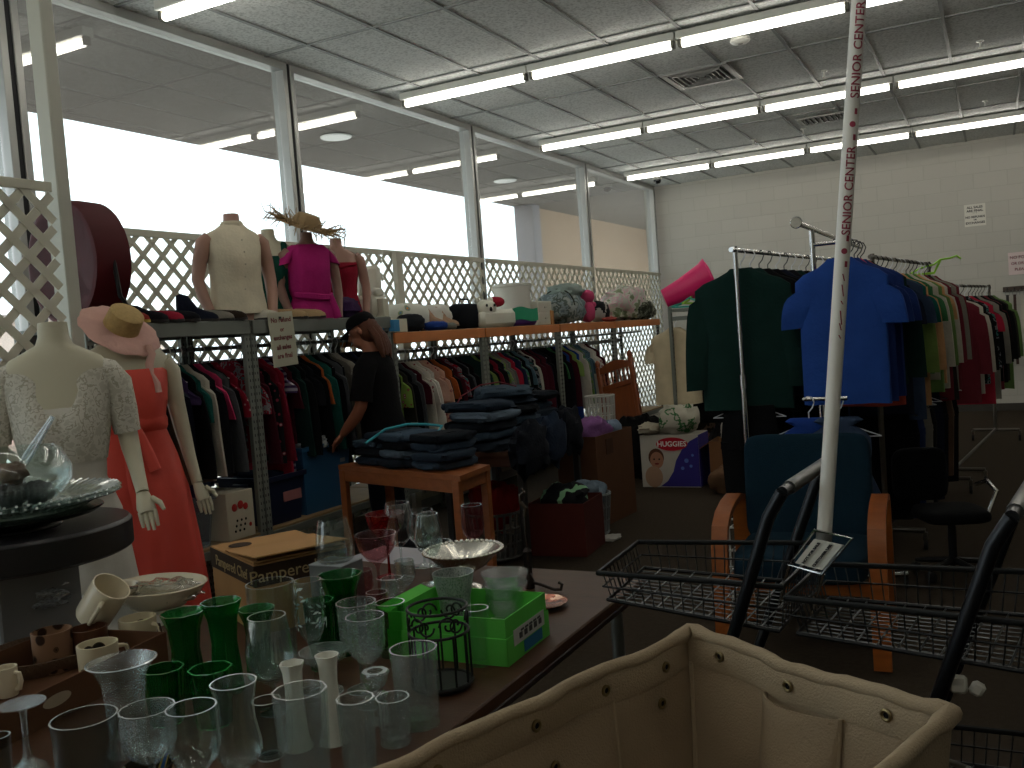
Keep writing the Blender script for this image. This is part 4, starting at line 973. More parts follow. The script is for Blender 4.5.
# bear shaped bin
p = on_shelf(494, 326, -4.1, 1.60)
t = thing('toy_bin', 'white bear shaped toy bin with black eyes on the orange shelf', 'toy bin', p, radians(68))
WP = plastic('d9d8c8')
MB().box((0, 0, .08), (.42, .2, .16), .035).build('body', WP, t); MB().blob((-.1, -.0, .175), (.22, .2, .16), 0, 1, 0, 20, 12, .8).build('head', WP, t)
for s_ in (-1, 1): MB().blob((-.1 + s_ * .075, 0, .25), (.06, .05, .06), 0, 1, 0, 12, 8, .9).build('ear', WP, t)
for (ex, ez, r) in ((-.145, .20, .014), (-.055, .20, .014), (-.1, .165, .022)): MB().blob((ex, -.098, ez), (r * 1.6, .02, r * 2), 0, 1, 0, 12, 8, 1).build('eye' if r < .02 else 'nose', plastic('101010', .2), t)
p = on_shelf(508, 328, -4.36, 1.60); p.y += .15
t = thing('bucket', 'tall white plastic bucket standing behind the bear bin', 'bucket', p)
MB().lathe([(.155, 0), (.16, .01), (.19, .38), (.2, .38), (.2, .4), (.185, .4), (.185, .385), (.15, .02), (.001, .02)], 32).build('pail', plastic('dcdcd2'), t); MB().lathe([(.001, .402), (.19, .402), (.2, .408), (.2, .43), (.17, .44), (.001, .436)], 32).build('lid', plastic('d4d4ca'), t)
MB().tube([(.2 * cos(a), .2 * sin(a) , .36 - .1 * sin(a * 1)) for a in [pi * i / 10 for i in range(11)]], .004, 6).build('bail', STEEL, t)
p = on_shelf(521, 326, -4.08, 1.60)
t = thing('plastic_tub', 'purple tub with a green curved lid leaning on the orange shelf', 'tub', p, radians(62))
MB().box((0, 0, .075), (.34, .12, .15), .03).build('body', plastic('5a2f86'), t); MB().grid(lambda a, b: Vector((-.12 + .28 * a, -.068 - .01 * sin(a * 3), .06 + .11 * b + .015 * sin(a * 6))), 12, 6).sheet(lambda a, b: Vector((-.13 + .29 * a, -.072 - .008 * sin(a * 3), .05 + .12 * b + .012 * sin(a * 6))), 12, 4, .008).build('lid', plastic('2e9a72'), t)
p = on_shelf(535, 326, -4.3, 1.60); p.y += .02
t = thing('small_cabinet', 'white plastic drawer box between the purple tub and the bedding', 'box', p); MB().box((0, 0, .125), (.24, .34, .25), .008).build('body', plastic('d2d1c4'), t)
for k in range(2): q = MB().box((.122, 0, .07 + k * .115), (.008, .3, .1), .003).build('drawer', plastic('c8c7ba'), t); MB().box((.13, 0, .07 + k * .115), (.012, .06, .015), .003).build('pull', plastic('b8b7aa'), q)
p = Vector((-4.13, 7.78, 1.80)); p = on_shelf(503, 304, -4.2, 1.76)
t = thing('baseball_cap', 'red cap lying on the white bear shaped bin', 'cap', (-4.12, bpy.data.objects['toy_bin'].location.y + .09, 1.80), radians(30)); MB().blob((0, 0, .035), (.18, .17, .1), .02, 1, 0, 18, 10, .9).build('crown', cloth('a01a2c'), t); MB().blob((-.12, 0, .02), (.12, .14, .02), 0, 1, 0, 16, 8, .8).build('visor', cloth('a01a2c'), t)
# bundles
BED1 = ramp_mat('grey_floral', 'noise', [(0, '66757a'), (.42, '8b9a9c'), (.5, '59645f'), (.57, '9aa19c')], 9, .9); BED2 = ramp_mat('pastel_print', 'noise', [(0, 'b9b8ae'), (.42, 'cdaab0'), (.5, 'c8c8bc'), (.58, '7e8a6c')], 8, .9); CAMO = ramp_mat('olive_print', 'noise', [(0, '2c2f24'), (.45, '55584a'), (.52, '8a8f80'), (.6, '3c4034')], 11, .9)
p = on_shelf(563, 324, -4.22, 1.60)
t = thing('bedding_bundle', 'tied bundle of grey and sage bedding on the orange shelf', 'bedding', p)
MB().blob((0, 0, .17), (.40, .7, .33), .10, 2.4, 11, 28, 16, .7).build('comforter', BED1, t, 60); MB().blob((0, .12, .36), (.34, .5, .16), .12, 2.4, 12, 24, 12, .8).build('folded_sheet', cloth('8fa39a'), t, 60)
MB().tube([(.2 * cos(a), -.1, .19 + .19 * sin(a)) for a in [2 * pi * i / 20 for i in range(20)]], .008, 6, True).build('tie', cloth('3c4038'), t)
p = on_shelf(550, 324, -4.06, 1.60); solo('envelope', 'tan cardboard envelope leaning on the grey bedding', 'envelope', MB().box((0, 0, .07), (.012, .22, .14), .002), card('b07c48'), (p.x + .03, p.y, p.z), radians(18))
p = on_shelf(588, 322, -4.10, 1.60); t = thing('stuffed_toy', 'hot pink stuffed toy right of the grey bedding', 'stuffed toy', p)
MB().blob((0, 0, .12), (.16, .26, .24), .05, 2, 2, 20, 12, .9).build('body', cloth('c8406c'), t, 60); MB().blob((0, .02, .29), (.16, .2, .16), .04, 2, 3, 18, 12, .95).build('head', cloth('c8406c'), t, 60)
for s_ in (-1, 1): MB().blob((.0, s_ * .14, .2), (.1, .14, .07), .05, 2, 5, 12, 8, .9).build('arm', cloth('c8406c'), t, 60)
p = on_shelf(600, 321, -4.12, 1.60); lump('stuffed_toy', 'black and white stuffed toy right of the pink one', 'stuffed toy', p, (.2, .34, .24), '1a1a1c', 9, None, ramp_mat('black_white', 'noise', [(0, '15171c'), (.54, 'b0aea6')], 4, .9), .06)
p = on_shelf(608, 321, -4.04, 1.60); lump('crumpled_cloth', 'coral cloth spilling over the orange beam under the bundles', 'cloth', p + Vector((.02, 0, 0)), (.07, .4, .05), 'b84c44', 13)
p = on_shelf(627, 320, -4.22, 1.60)
t = thing('bedding_bundle', 'heap of pale pink and white blankets nearest the back corner', 'bedding', p)
MB().blob((0, 0, .22), (.42, 1.0, .42), .12, 2.6, 21, 30, 18, .75).build('blanket', BED2, t, 60); MB().blob((.1, .2, .12), (.30, .8, .24), .12, 2.6, 22, 26, 14, .7).build('dark_quilt', CAMO, t, 60)
p = Vector((-4.22, 11.42, 1.6005)); lump('bedding_bundle', 'olive print bundle at the far end of the orange shelves', 'bedding', p, (.40, .5, .34), '4a4c40', 15, None, CAMO, .12)
# ---- grey rack post with the cream dress, near the middle of the back
S0 = yy(677, 420, 8.75); S0.z = 0
t = thing('shelving_unit', 'grey perforated steel shelving behind the cream top, with pink tubs above', 'shelving', (S0.x, 8.75, 0), 0, 'shelving units along the windows')
for (x, y) in ((0, 0), (0, 1.6), (.5, 0), (.5, 1.6)): MB().box((x, y, .84), (.03, .045, 1.68), .002).build('post', PERF, t, 0)
MB().box((.25, .8, 1.64), (.48, 1.56, .03), .003).build('top_board', GREYST, t); MB().tube([(.25, .0, 1.56), (.25, 1.6, 1.56)], .013, 10).build('rod', STEEL, t)
pass
for y in (0, 1.6): MB().box((.25, y, 1.56), (.47, .02, .04), .002).build('cross_bar', GREYST, t, 0)
GN[0] += 1; garment('tee', 'd2c09a', None, (S0.x + .01, 8.83, 1.56), .08, 'cream short sleeved top hanging on the grey perforated post', None, GN[0], .76, .5, 'c9ccd0', .05)
MB().tube([(0.01, .0, 1.57), (0.01, .09, 1.575)], .005, 6).build('hook', STEEL, t)
rack_row('the rod behind the cream top', 'clothes behind the cream top', (S0.x + .25, 8.9), (S0.x + .25, 10.2), 1.56, [('jacket', '0c0d10', None, .95), ('tee', 'c32a5a'), ('jacket', '15171c', None, .9), ('tee', 'd2cdc2'), ('jacket', '0c0d10', None, .9)], .05, .95)
t = thing('plastic_tub', 'hot pink plastic tub lying on its side, topmost by the back wall', 'tub', (S0.x + .10, 9.15, 1.86), radians(25)); t.rotation_euler = (radians(8), radians(-20), radians(20))
MB().loft([ell((-.28 + .0, 0, 0), .001, .001, 20), ell((-.28, 0, 0), .10, .09, 20, 0, 0, 5, Matrix.Rotation(pi / 2, 3, 'Y')), ell((.1, 0, .02), .14, .12, 20, 0, 0, 5, Matrix.Rotation(pi / 2, 3, 'Y')), ell((.22, 0, .03), .19, .14, 20, 0, .0, 5, Matrix.Rotation(pi / 2, 3, 'Y')), ell((.21, 0, .03), .17, .12, 20, 0, .0, 5, Matrix.Rotation(pi / 2, 3, 'Y')), ell((-.25, 0, .01), .08, .07, 20, 0, 0, 5, Matrix.Rotation(pi / 2, 3, 'Y'))], False, True).build('body', plastic('e0206c', .4), t, 50)
MB().tube([(.22 + .0, .19 * cos(a), .03 + .145 * sin(a)) for a in [2 * pi * i / 24 for i in range(24)]], .011, 8, True).build('rim', plastic('e0206c', .4), t)
for i, (dx, dy, c, lb) in enumerate(((-.34, .15, '2f9c8c', 'teal plastic hanger in the heap under the pink tub'), (-.26, .25, '93c23c', 'lime plastic hanger in the heap under the pink tub'), (.02, .05, '7fc8b8', 'mint hanger sticking out below the pink tub'))):
    solo('clothes_hanger', lb, 'hanger', MB().tube([(-.2, 0, .02), (-.08, .03, .05), (.0, .05, .1), (.12, .02, .05), (.2, 0, .02)], .012, 8).tube([(-.2, 0, .02), (0, -.01, .015), (.2, 0, .02)], .01, 8), plastic(c, .35), (S0.x + .3 + dx * .5, 8.85 + dy, 1.655 + .03 * i), .4 + i * .7, 'loose hangers on the grey shelf')
lump('crumpled_cloth', 'yellow and green cloth at the far end of the orange shelves', 'cloth', (-4.2, 11.80, 1.6005), (.28, .22, .2), '9a9a3c', 31, None, ramp_mat('yellow_green', 'noise', [(0, '66783e'), (.5, '98905a')], 9, .9))
# ============================================================ the shopper
SKIN = mat('skin', '9a6148', .55, 0, .08, 8); PXY = Vector((-3.74, 5.19, 0))
t = thing('person', 'person in a black cap and black T-shirt reaching down into the blue tub', 'person', PXY, radians(-76))
m = MB()
leg = lambda s_: m.tube([(s_ * .09, 0, .92), (s_ * .1, -.01, .72), (s_ * .1, -.02, .48), (s_ * .1, .0, .28), (s_ * .1, .03, .09)], [.105, .09, .062, .06, .042], 14)
for s_ in (-1, 1):
    leg(s_); m.tube([(s_ * .1, .06, .045), (s_ * .105, -.05, .045), (s_ * .11, -.15, .03)], [.045, .045, .035], 10)
m.loft([ell(c, rx, ry, 20) for c, rx, ry in (((0, 0, .84), .12, .1), ((0, 0, .92), .165, .12), ((0, -.01, 1.02), .155, .11), ((0, -.02, 1.12), .145, .1), ((0, -.03, 1.24), .165, .115), ((0, -.035, 1.34), .175, .11), ((0, -.03, 1.41), .15, .085), ((0, -.03, 1.455), .085, .065))])
m.tube([(0, -.03, 1.43), (0, -.06, 1.50), (0, -.085, 1.56)], [.062, .056, .056], 12)
Rh = Matrix.Rotation(radians(24), 3, 'X'); hc = Vector((0, -.105, 1.615))
H_ = lambda x, y, z: tuple(hc + Rh @ Vector((x, y, z)))
m.blob(H_(0, .01, .02), (.155, .195, .2), 0, 1, 0, 24, 16, 1, Rh); m.blob(H_(0, -.035, -.055), (.115, .12, .13), 0, 1, 0, 20, 12, 1, Rh)
m.tube([H_(0, -.085, .02), H_(0, -.112, -.02), H_(0, -.09, -.03)], [.012, .018, .016], 8)
m.tube([H_(-.025, -.09, -.062), H_(0, -.098, -.062), H_(.025, -.09, -.062)], [.008, .011, .008], 6)
for s_ in (-1, 1): m.blob(H_(s_ * .078, .015, -.005), (.02, .04, .06), 0, 1, 0, 10, 8, 1, Rh)
def arm(sx, pts):
    m.tube(pts, [.055, .058, .05, .042, .043, .036, .026], 12)
    w = Vector(pts[-1]); d = (w - Vector(pts[-2])).normalized(); hand(m, w - d * .01, d, sx, 1.05)
arm(1, [(.15, -.03, 1.39), (.195, -.03, 1.355), (.225, -.04, 1.25), (.24, -.055, 1.12), (.235, -.10, 1.05), (.22, -.17, .98), (.21, -.215, .935)])
arm(-1, [(-.15, -.03, 1.39), (-.195, -.04, 1.355), (-.225, -.07, 1.25), (-.235, -.11, 1.13), (-.22, -.18, 1.06), (-.19, -.27, 1.0), (-.17, -.32, .96)])
o = m.build('body', SKIN, t, 0)
md = o.modifiers.new('merge', 'REMESH'); md.mode = 'VOXEL'; md.voxel_size = .0065; md.use_smooth_shade = True
md = o.modifiers.new('soften', 'SMOOTH'); md.factor = .5; md.iterations = 3
g = MB(); n = 28
def wr(c, rx, ry, k, ph): return [Vector((c[0] + rx * cos(a) * (1 + .025 * sin(k * a + ph)), c[1] + ry * sin(a) * (1 + .03 * sin(k * a + ph * 1.7)), c[2])) for a in [2 * pi * i / n for i in range(n)]]
g.loft([wr(c, rx, ry, 7, i) for i, (c, rx, ry) in enumerate((((0, .0, .86), .19, .15), ((0, 0, .95), .19, .148), ((0, -.015, 1.05), .178, .14), ((0, -.025, 1.15), .176, .135), ((0, -.035, 1.27), .19, .14), ((0, -.035, 1.36), .196, .128), ((0, -.03, 1.42), .165, .1), ((0, -.035, 1.458), .10, .082), ((0, -.04, 1.472), .074, .07)))], False, False)
for sx, ys in ((1, ((-.03, 1.385), (-.03, 1.35), (-.04, 1.25), (-.052, 1.15))), (-1, ((-.03, 1.385), (-.04, 1.35), (-.07, 1.25), (-.10, 1.15)))):
    g.tube([(sx * q, y, z) for q, (y, z) in zip((.13, .195, .228, .242), ys)], [.078, .076, .072, .075], 14)
o = g.build('t_shirt', cloth('0d0d10'), t, 60)
g = MB()
g.loft([wr(c, rx, ry, 5, i) for i, (c, rx, ry) in enumerate((((0, 0, .80), .18, .135), ((0, 0, .88), .18, .138), ((0, 0, .98), .168, .13)))])
for s_ in (-1, 1): g.loft([wr((s_ * .095, y, z), r, r, 4, z * 9) for y, z, r in ((0, .86, .108), (-.01, .7, .1), (-.02, .48, .085), (.0, .28, .08), (.02, .1, .082), (.02, .06, .08))])
g.build('jeans', cloth('141a26'), t, 60)
for s_ in (-1, 1): MB().tube([(s_ * .1, .075, .05), (s_ * .105, -.04, .052), (s_ * .11, -.155, .04), (s_ * .11, -.19, .03)], [.05, .056, .048, .024], 12).build('shoe', cloth('15171c'), t, 60)
HAIR = mat('auburn_hair', '5c3524', .6, 0, .4, 40, .5, 60, .3, (12, 12, 1))
g = MB(); rnd = random.Random(3)
g.blob(H_(0, .045, -.01), (.17, .15, .2), .03, 3, 2, 20, 14, .9, Rh)
for k in range(26):
    a = rnd.uniform(-1.2, 1.2); x = .075 * sin(a); y0 = .06 + .045 * cos(a)
    g.tube([H_(x, y0, -.02), H_(x * 1.15, y0 + .015, -.10), tuple(Vector(H_(x * 1.2, y0 + .0, -.17)) + Vector((rnd.uniform(-.01, .01), .01, 0))), tuple(Vector(H_(x * 1.1, y0 - .02, -.22)) + Vector((rnd.uniform(-.015, .015), .02, rnd.uniform(-.02, .01))))], [.02, .021, .016, .005], 6)
g.build('hair', HAIR, t, 60)
g = MB()
rs = []
for j in range(7):
    q = j / 6; r_ = cos(q * pi / 2) ** .6 if q < 1 else .02
    rs.append([Vector(H_(.088 * r_ * cos(a), .012 + .108 * r_ * sin(a), .035 + .088 * sin(q * pi / 2))) for a in [2 * pi * i / 28 for i in range(28)]])
g.loft(rs)
cap = g.build('cap', cloth('0a0a0d'), t, 60)
MB().sheet(lambda a, b: H_((a - .5) * .15 * (1 - .3 * b * b), -.085 - .085 * b * (1 - (2 * a - 1) ** 2 * .35), .042 - .02 * b - .02 * (2 * a - 1) ** 2), 10, 6, .006).build('visor', cloth('0a0a0d'), cap, 60)
MB().blob(H_(0, .012, .125), (.012, .012, .008), 0, 1, 0, 8, 6, 1).build('button', cloth('0a0a0d'), cap)
for s_ in (-1, 1): MB().blob(H_(s_ * .03, -.083, .018), (.022, .012, .012), 0, 1, 0, 10, 8, 1, Rh).build('eye', plastic('e8e4de', .2), t)

# ============================================================ tubs and boxes on the low boards
ZL = .4305
def tub(label, c, d, col, lip=.03, name='storage_tub', parent=None, m_=None):
    t = thing(name, label, 'storage tub', c)
    w, l, h = d; m = MB(); mt = m_ or plastic(col, .45)
    rim = lambda k, z, s_: [Vector((x * (w / 2 * k + s_), y * (l / 2 * k + s_), z)) for x, y in ((-1, -1), (1, -1), (1, 1), (-1, 1))]
    m.loft([rim(.86, 0, 0), rim(1, h, 0), rim(1, h, lip * .5), rim(1, h - .03, lip * .5), rim(1, h - .03, .0) , rim(1, h - .001, -.006), rim(.86, .012, -.006)])
    m.build('bin', mt, t, 30)
    for s_ in (-1, 1): MB().box((0, s_ * (l / 2 * .99 + .018), h - .06), (.12, .025, .05), .006).build('handle', mt, t)
    return t
t = tub('big blue storage tub of white cloths, under the hand of the shopper', (-4.27, 4.93, ZL), (.46, .50, .45), '2c5a80')
MB().box((.215, .17, .33), (.012, .06, .07), .004).build('latch', plastic('8a9098'), t)
for i, (dx, dy, c, s_) in enumerate(((.08, -.1, '8f989c', 1), (.05, .12, '7f93a8', 2), (-.1, 0, 'a8aaa4', 3), (.14, .03, '9aa0a0', 4))):
    lump('crumpled_cloth', ('grey white cloth at the near end of the big blue tub', 'pale blue cloth in the big blue tub by the hand', 'pale cloth at the back of the big blue tub', 'white cloth spilling over the front of the big blue tub')[i], 'cloth', (-4.27 + dx, 4.93 + dy, ZL + .405), (.2, .24, .1), c, 40 + i, 'cloths in the big blue tub', None, .2)
t = tub('navy storage tub with a pinkish label, behind the grey shelf post', (-4.25, 4.505, ZL), (.42, .34, .31), '16203c')
MB().box((.198, .06, .17), (.006, .17, .075), .001, 0, Matrix.Rotation(radians(-4), 3, 'Y')).build('label', paper('a06a68'), t)
lump('crumpled_cloth', 'dark blue cloth inside the navy labelled tub', 'cloth', (-4.25, 4.47, ZL + .24), (.3, .25, .1), '1d2742', 46)
CLEAR = glass('clear_plastic', 'e4e8ea', .16, 'a8b0b6', .5, .05, .15)
t = tub('clear plastic tub of pink and white linen beside the coral dress', (-4.24, 3.66, ZL), (.44, .42, .30), 'ffffff', .02, 'storage_tub', None, CLEAR)
for i, (dx, dy, c) in enumerate(((.05, -.06, '8a5058'), (-.02, .08, 'b4a8a0'), (.1, .1, '74404a'))): lump('crumpled_cloth', ('pink linen in the clear tub', 'white linen at the far side of the clear tub', 'dark rose linen at the front of the clear tub')[i], 'cloth', (-4.24 + dx * .7, 3.66 + dy * .7, ZL + .02 + i * .075), (.23, .23, .13), c, 50 + i, 'linen in the clear tub', None, .1)
t = thing('carton', 'white fruit carton printed with red strawberries next to the clear tub', 'box', (-4.19, 4.06, ZL))
MB().box((0, 0, .14), (.36, .22, .28), .003).build('box', card('c0b8a2'), t)
for (dy, dz, r) in ((-.05, .19, .022), (0, .2, .024), (.04, .185, .02), (.07, .07, .012)): q = MB().blob((.182, dy, dz), (.006, r * 2, r * 2.1), 0, 1, 0, 12, 8, 1).build('printed_strawberry', paper('a8302c'), t)
for k in range(9): MB().blob((.182, -.055 + .035 * (k % 3) + .01 * (k // 3), .05 + .03 * (k // 3)), (.005, .016, .016), 0, 1, 0, 8, 6, 1).build('air_hole', paper('1c1a18'), t)
tub('small blue tub behind the strawberry carton', (-4.44, 4.06, ZL), (.12, .30, .36), '27406c')

# ============================================================ jeans tables
TW = wood('94562e', (2, 8, 8)); TB = wood('4a3226', (6, 1.5, 8))
def poly_table(label, P, z, top, legm, name='wooden_table', edge=None):
    c = sum((Vector(p[:2]).to_3d() for p in P), Vector()) / len(P)
    t = thing(name, label, 'table', (c.x, c.y, 0))
    L = [Vector((p[0] - c.x, p[1] - c.y)) for p in P]
    MB().prism([(p.x, p.y) for p in L], .03, (0, 0, z - .03)).build('tabletop', top, t, 20)
    for i in range(len(L)):
        a, b = L[i] * .94, L[(i + 1) % len(L)] * .94; q = (b - a); an = math.atan2(q.y, q.x); mid = (a + b) / 2
        MB().box((mid.x, mid.y, z - .065), (q.length, .02, .07), .003, an).build('apron', edge or top, t, 0)
    for p in L: MB().box((p.x * .93, p.y * .93, (z - .03) / 2), (.045, .045, z - .031), .004).build('leg', legm, t, 0)
    return t
NL, NR = zz(338, 465, .78), zz(460, 476, .78); u_ = (NR - NL).normalized(); w_ = Vector((-u_.y, u_.x, 0))
poly_table('reddish wooden table under the near pile of folded jeans', [NL, NR, NR + w_ * .36 - u_ * .16, NL + w_ * .36], .78, TW, TW)
R0, R1 = zz(499, 459, .78), zz(595, 422, .78); R0.y = max(R0.y, 5.0); du = (R1 - R0).normalized(); wl = Vector((-du.y, du.x, 0))
R0 = R0 + du * .14; R1 = R1 - du * .42
poly_table('long dark brown table under the far heap of jeans', [R0, R1, R1 + wl * .72, R0 + wl * .55], .78, TB, mat('dark_leg', '1c1814', .5))
def jean(label, p, rz, col, d=(.40, .34, .055), seed=0, group='folded jeans', tilt=0):
    t = thing('folded_jeans', label, 'jeans', p, rz, group, (tilt, tilt * .5, rz)); DM = mat('denim_' + col, col, .9, 0, .3, 5, .5, 90, .1)
    MB().blob((0, 0, d[2] / 2), d, .085, 2.4, seed, 28, 12, .5).build('folded_legs', DM, t, 60)
    MB().blob((-d[0] * .43, 0, d[2] * .62), (.05, d[1] * .92, d[2] * .8), .05, 2, seed + 1, 16, 10, .5).build('waistband', DM, t, 60)
    MB().sheet(lambda a, b: (-d[0] * .28 + a * .13, -d[1] * .3 + b * .14, d[2] * (1.03) - .002 * sin(a * 6)), 4, 4, .004).build('pocket', DM, t, 60)
    return t
DC = ['2e3a48', '222a34', '3e4e5e', '1a1f26', '566472', '283340', '34424f', '16191e']
JW = ['dark indigo', 'near-black', 'mid blue', 'black', 'faded blue', 'navy', 'dark blue', 'washed black']
c0 = NL + u_ * .30 + w_ * .2; rnd = random.Random(12); i = 0
WHERE = ['lowest at the left', 'lowest in the middle', 'lowest at the right', 'second layer at the left', 'second layer in the middle', 'second layer at the right', 'third layer at the left', 'third layer in the middle', 'third layer at the right', 'fourth layer at the left', 'fourth layer in the middle', 'topmost of the near pile']
for lay in range(4):
    for k in range(3):
        p = NL + u_ * (.27 + .29 * k + rnd.uniform(-.03, .03)) + w_ * (.185 + rnd.uniform(-.02, .02)) + Vector((0, 0, .781 - NL.z + NL.z - .78 + lay * .052))
        p.z = .781 + lay * .05
        if lay == 3 and k == 0: p = p + u_ * .12
        jean(f'{JW[i % 8]} folded jeans, {WHERE[i]} of the near jeans pile' if i < 11 else 'washed black folded jeans, topmost right of the near jeans pile', p, math.atan2(u_.y, u_.x) + rnd.uniform(-.14, .14) + pi / 2, DC[i % 8], (.33, .275, .056), i, 'folded jeans on the near table'); i += 1
p = c0 + u_ * .18; 
t = thing('trouser_hanger', 'turquoise plastic hanger lying on the near pile of jeans', 'hanger', (p.x, p.y, 1.0), .4)
MB().tube([(-.22, -.16, -.06), (-.12, -.06, .005), (0, .02, .02), (.12, .0, .015), (.22, -.03, -.0), (.2, -.09, -.03), (.24, -.13, -.06)], .008, 8).build('bar', plastic('2f9aa8', .4), t)
MB().tube([(0, .02, .02), (.02, .06, .02), (.05, .07, .018), (.06, .04, .018)], .005, 6).build('hook', STEEL, t)
solo('paper_tag', 'small white paper tag standing at the left edge of the near jeans pile', 'tag', MB().prism([(0, 0), (.07, 0), (.075, .1), (.04, .12)], .002, (0, 0, 0), Matrix.Rotation(pi / 2, 3, 'X')), paper('b8ac98'), NL + u_ * .10 + w_ * .12 + Vector((0, 0, .001)), .1)
i = 0
for lay in range(6):
    for k in range(3):
        if lay == 5 and k != 1: continue
        p = R0 + du * (.18 + .38 * k + rnd.uniform(-.02, .02)) + wl * (.30 + rnd.uniform(-.04, .04)); p.z = .781 + lay * .062
        jean(f"{JW[(i * 3 + 1) % 8]} jeans, {('lowest', 'second', 'third', 'fourth', 'fifth', 'top')[lay]} layer at the {('near end', 'middle', 'far end')[k]} of the far jeans heap", p, rnd.uniform(-.5, .5) + (pi / 2 if (k + lay) % 2 else 0), DC[(i * 3 + 1) % 8], (.40, .36, .07), 40 + i, 'jeans heaped on the far table', rnd.uniform(-.06, .06)); i += 1
for j, (a, b, c, lb) in enumerate(((.05, .02, '141a24', 'black jeans leg draped over the right edge of the far table'), (.45, .03, '1d2b40', 'indigo jeans draped over the right edge of the far table'), (.9, .05, '10151e', 'dark garment hanging off the far end of the far table'))):
    p = R0 + du * a + wl * b; lump('draped_jeans', lb, 'jeans', (p.x + .045, p.y + .05, .64), (.13, .42, .30), c, 60 + j, 'jeans draped over the table edge', None, .2)
t = thing('strap', 'thin faded red strap across the far heap of jeans', 'strap', (R0 + du * .3 + wl * .3) + Vector((0, 0, .36)))
MB().tube([(-.16, -.3, -.14), (-.1, -.22, .0), (-.02, -.1, .06), (.08, -.02, .07), (.14, .1, .03)], .009, 8, False, .5).build('webbing', cloth('7c3038'), t, 60)
# under and beside the tables
def open_box(t, w, l, h, m_, th=.006, flaps=True, fm=None):
    b = MB().box((0, 0, th / 2), (w, l, th))
    for s_ in (-1, 1): b.box((s_ * (w - th) / 2, 0, h / 2), (th, l, h)).box((0, s_ * (l - th) / 2, h / 2), (w - 2 * th, th, h))
    b.build('box', m_, t, 0)
    if flaps:
        for s_ in (-1, 1):
            MB().box((s_ * (w / 2 + .06), 0, h - .045), (th, l * .96, .16), 0, 0, Matrix.Rotation(s_ * -1.0, 3, 'Y')).build('flap', fm or m_, t, 0)
KRAFT = card('7c5638'); KRAFT2 = card('6a4830')
p = zz(600, 529, 0)
t = thing('cardboard_box', 'tall open brown cardboard box beyond the end of the jeans table', 'box', (-2.87, 6.80, 0), radians(-4)); open_box(t, .34, .66, .70, card('5c3c28'), .006, False)
MB().box((.173, -.1, .60), (.004, .12, .12)).build('taped_square', card('4a3020'), t, 0)
lump('crumpled_shirt', 'lilac shirt heaped in the tall brown box', 'shirt', (-2.87, 6.72, .60), (.26, .44, .22), '7a4a84', 70); lump('crumpled_cloth', 'pale blue cloth at the far end of the tall brown box', 'cloth', (-2.86, 7.02, .62), (.24, .2, .15), '6a7c90', 71)
p = zz(540, 552, 0)
t = thing('cardboard_box', 'dark red-brown box of black clothes under the edge of the far table', 'box', (-2.70, 5.80, 0), radians(5)); open_box(t, .40, .42, .36, card('53231c'), .006, False)
lump('crumpled_cloth', 'black cloth with a green and white stripe in the red-brown box', 'cloth', (-2.70, 5.80, .2), (.33, .35, .26), '10121a', 73, None, ramp_mat('track_stripe', 'wave', [(0, '0c0d12'), (.93, '7fae84')], 1.6, .9, (0, 0, .3)))
t = thing('laundry_basket', 'grey slatted laundry basket right of the red-brown box', 'basket', (-2.72, 6.22, 0))
def basket(t, rx, ry, h, m_, rows=4, ns=26, open_=.5):
    for k in range(rows):
        z = .03 + (h - .06) * k / (rows - 1); f = .82 + .18 * z / h
        MB().tube([(rx * f * cos(a), ry * f * sin(a), z) for a in [2 * pi * i / 36 for i in range(36)]], .011 if k in (0, rows - 1) else .007, 6, True).build('rim' if k == rows - 1 else 'band', m_, t)
    b = MB()
    for i in range(ns):
        a = 2 * pi * i / ns; b.tube([(rx * .82 * cos(a), ry * .82 * sin(a), .02), (rx * cos(a), ry * sin(a), h - .02)], .009, 5)
    b.build('slats', m_, t); MB().lathe([(.001, .015), (1, .015), (1, .03), (.001, .03)], 30, (0, 0, 0), Matrix.Diagonal((rx * .82, ry * .82, 1))).build('bottom', m_, t)
basket(t, .17, .17, .34, plastic('6a6f70', .5)); lump('crumpled_cloth', 'pale blue cloth hanging out of the grey laundry basket', 'cloth', (-2.72, 6.22, .22), (.26, .26, .18), '6a7c8c', 75)
t = thing('laundry_basket', 'grey laundry basket of red clothes under the jeans tables', 'basket', (-3.08, 5.45, 0)); basket(t, .20, .20, .36, plastic('4e4c48', .6))
lump('crumpled_cloth', 'big red cloth heaped in the basket under the tables', 'cloth', (-3.10, 5.43, .2), (.27, .26, .32), '8c1414', 76); lump('crumpled_cloth', 'second red cloth at the right side of the basket under the tables', 'cloth', (-3.0, 5.52, .30), (.16, .16, .2), '8c1414', 77)
lump('crumpled_cloth', 'scrap of white paper towel on the floor beside the laundry basket', 'cloth', (-2.52, 6.12, 0), (.13, .18, .03), 'a8a49c', 78)
lump('crumpled_cloth', 'dark heap of clothes on the floor at the left under the wooden table', 'cloth', (-3.1, 4.62, 0), (.26, .26, .34), '1a1a20', 79)
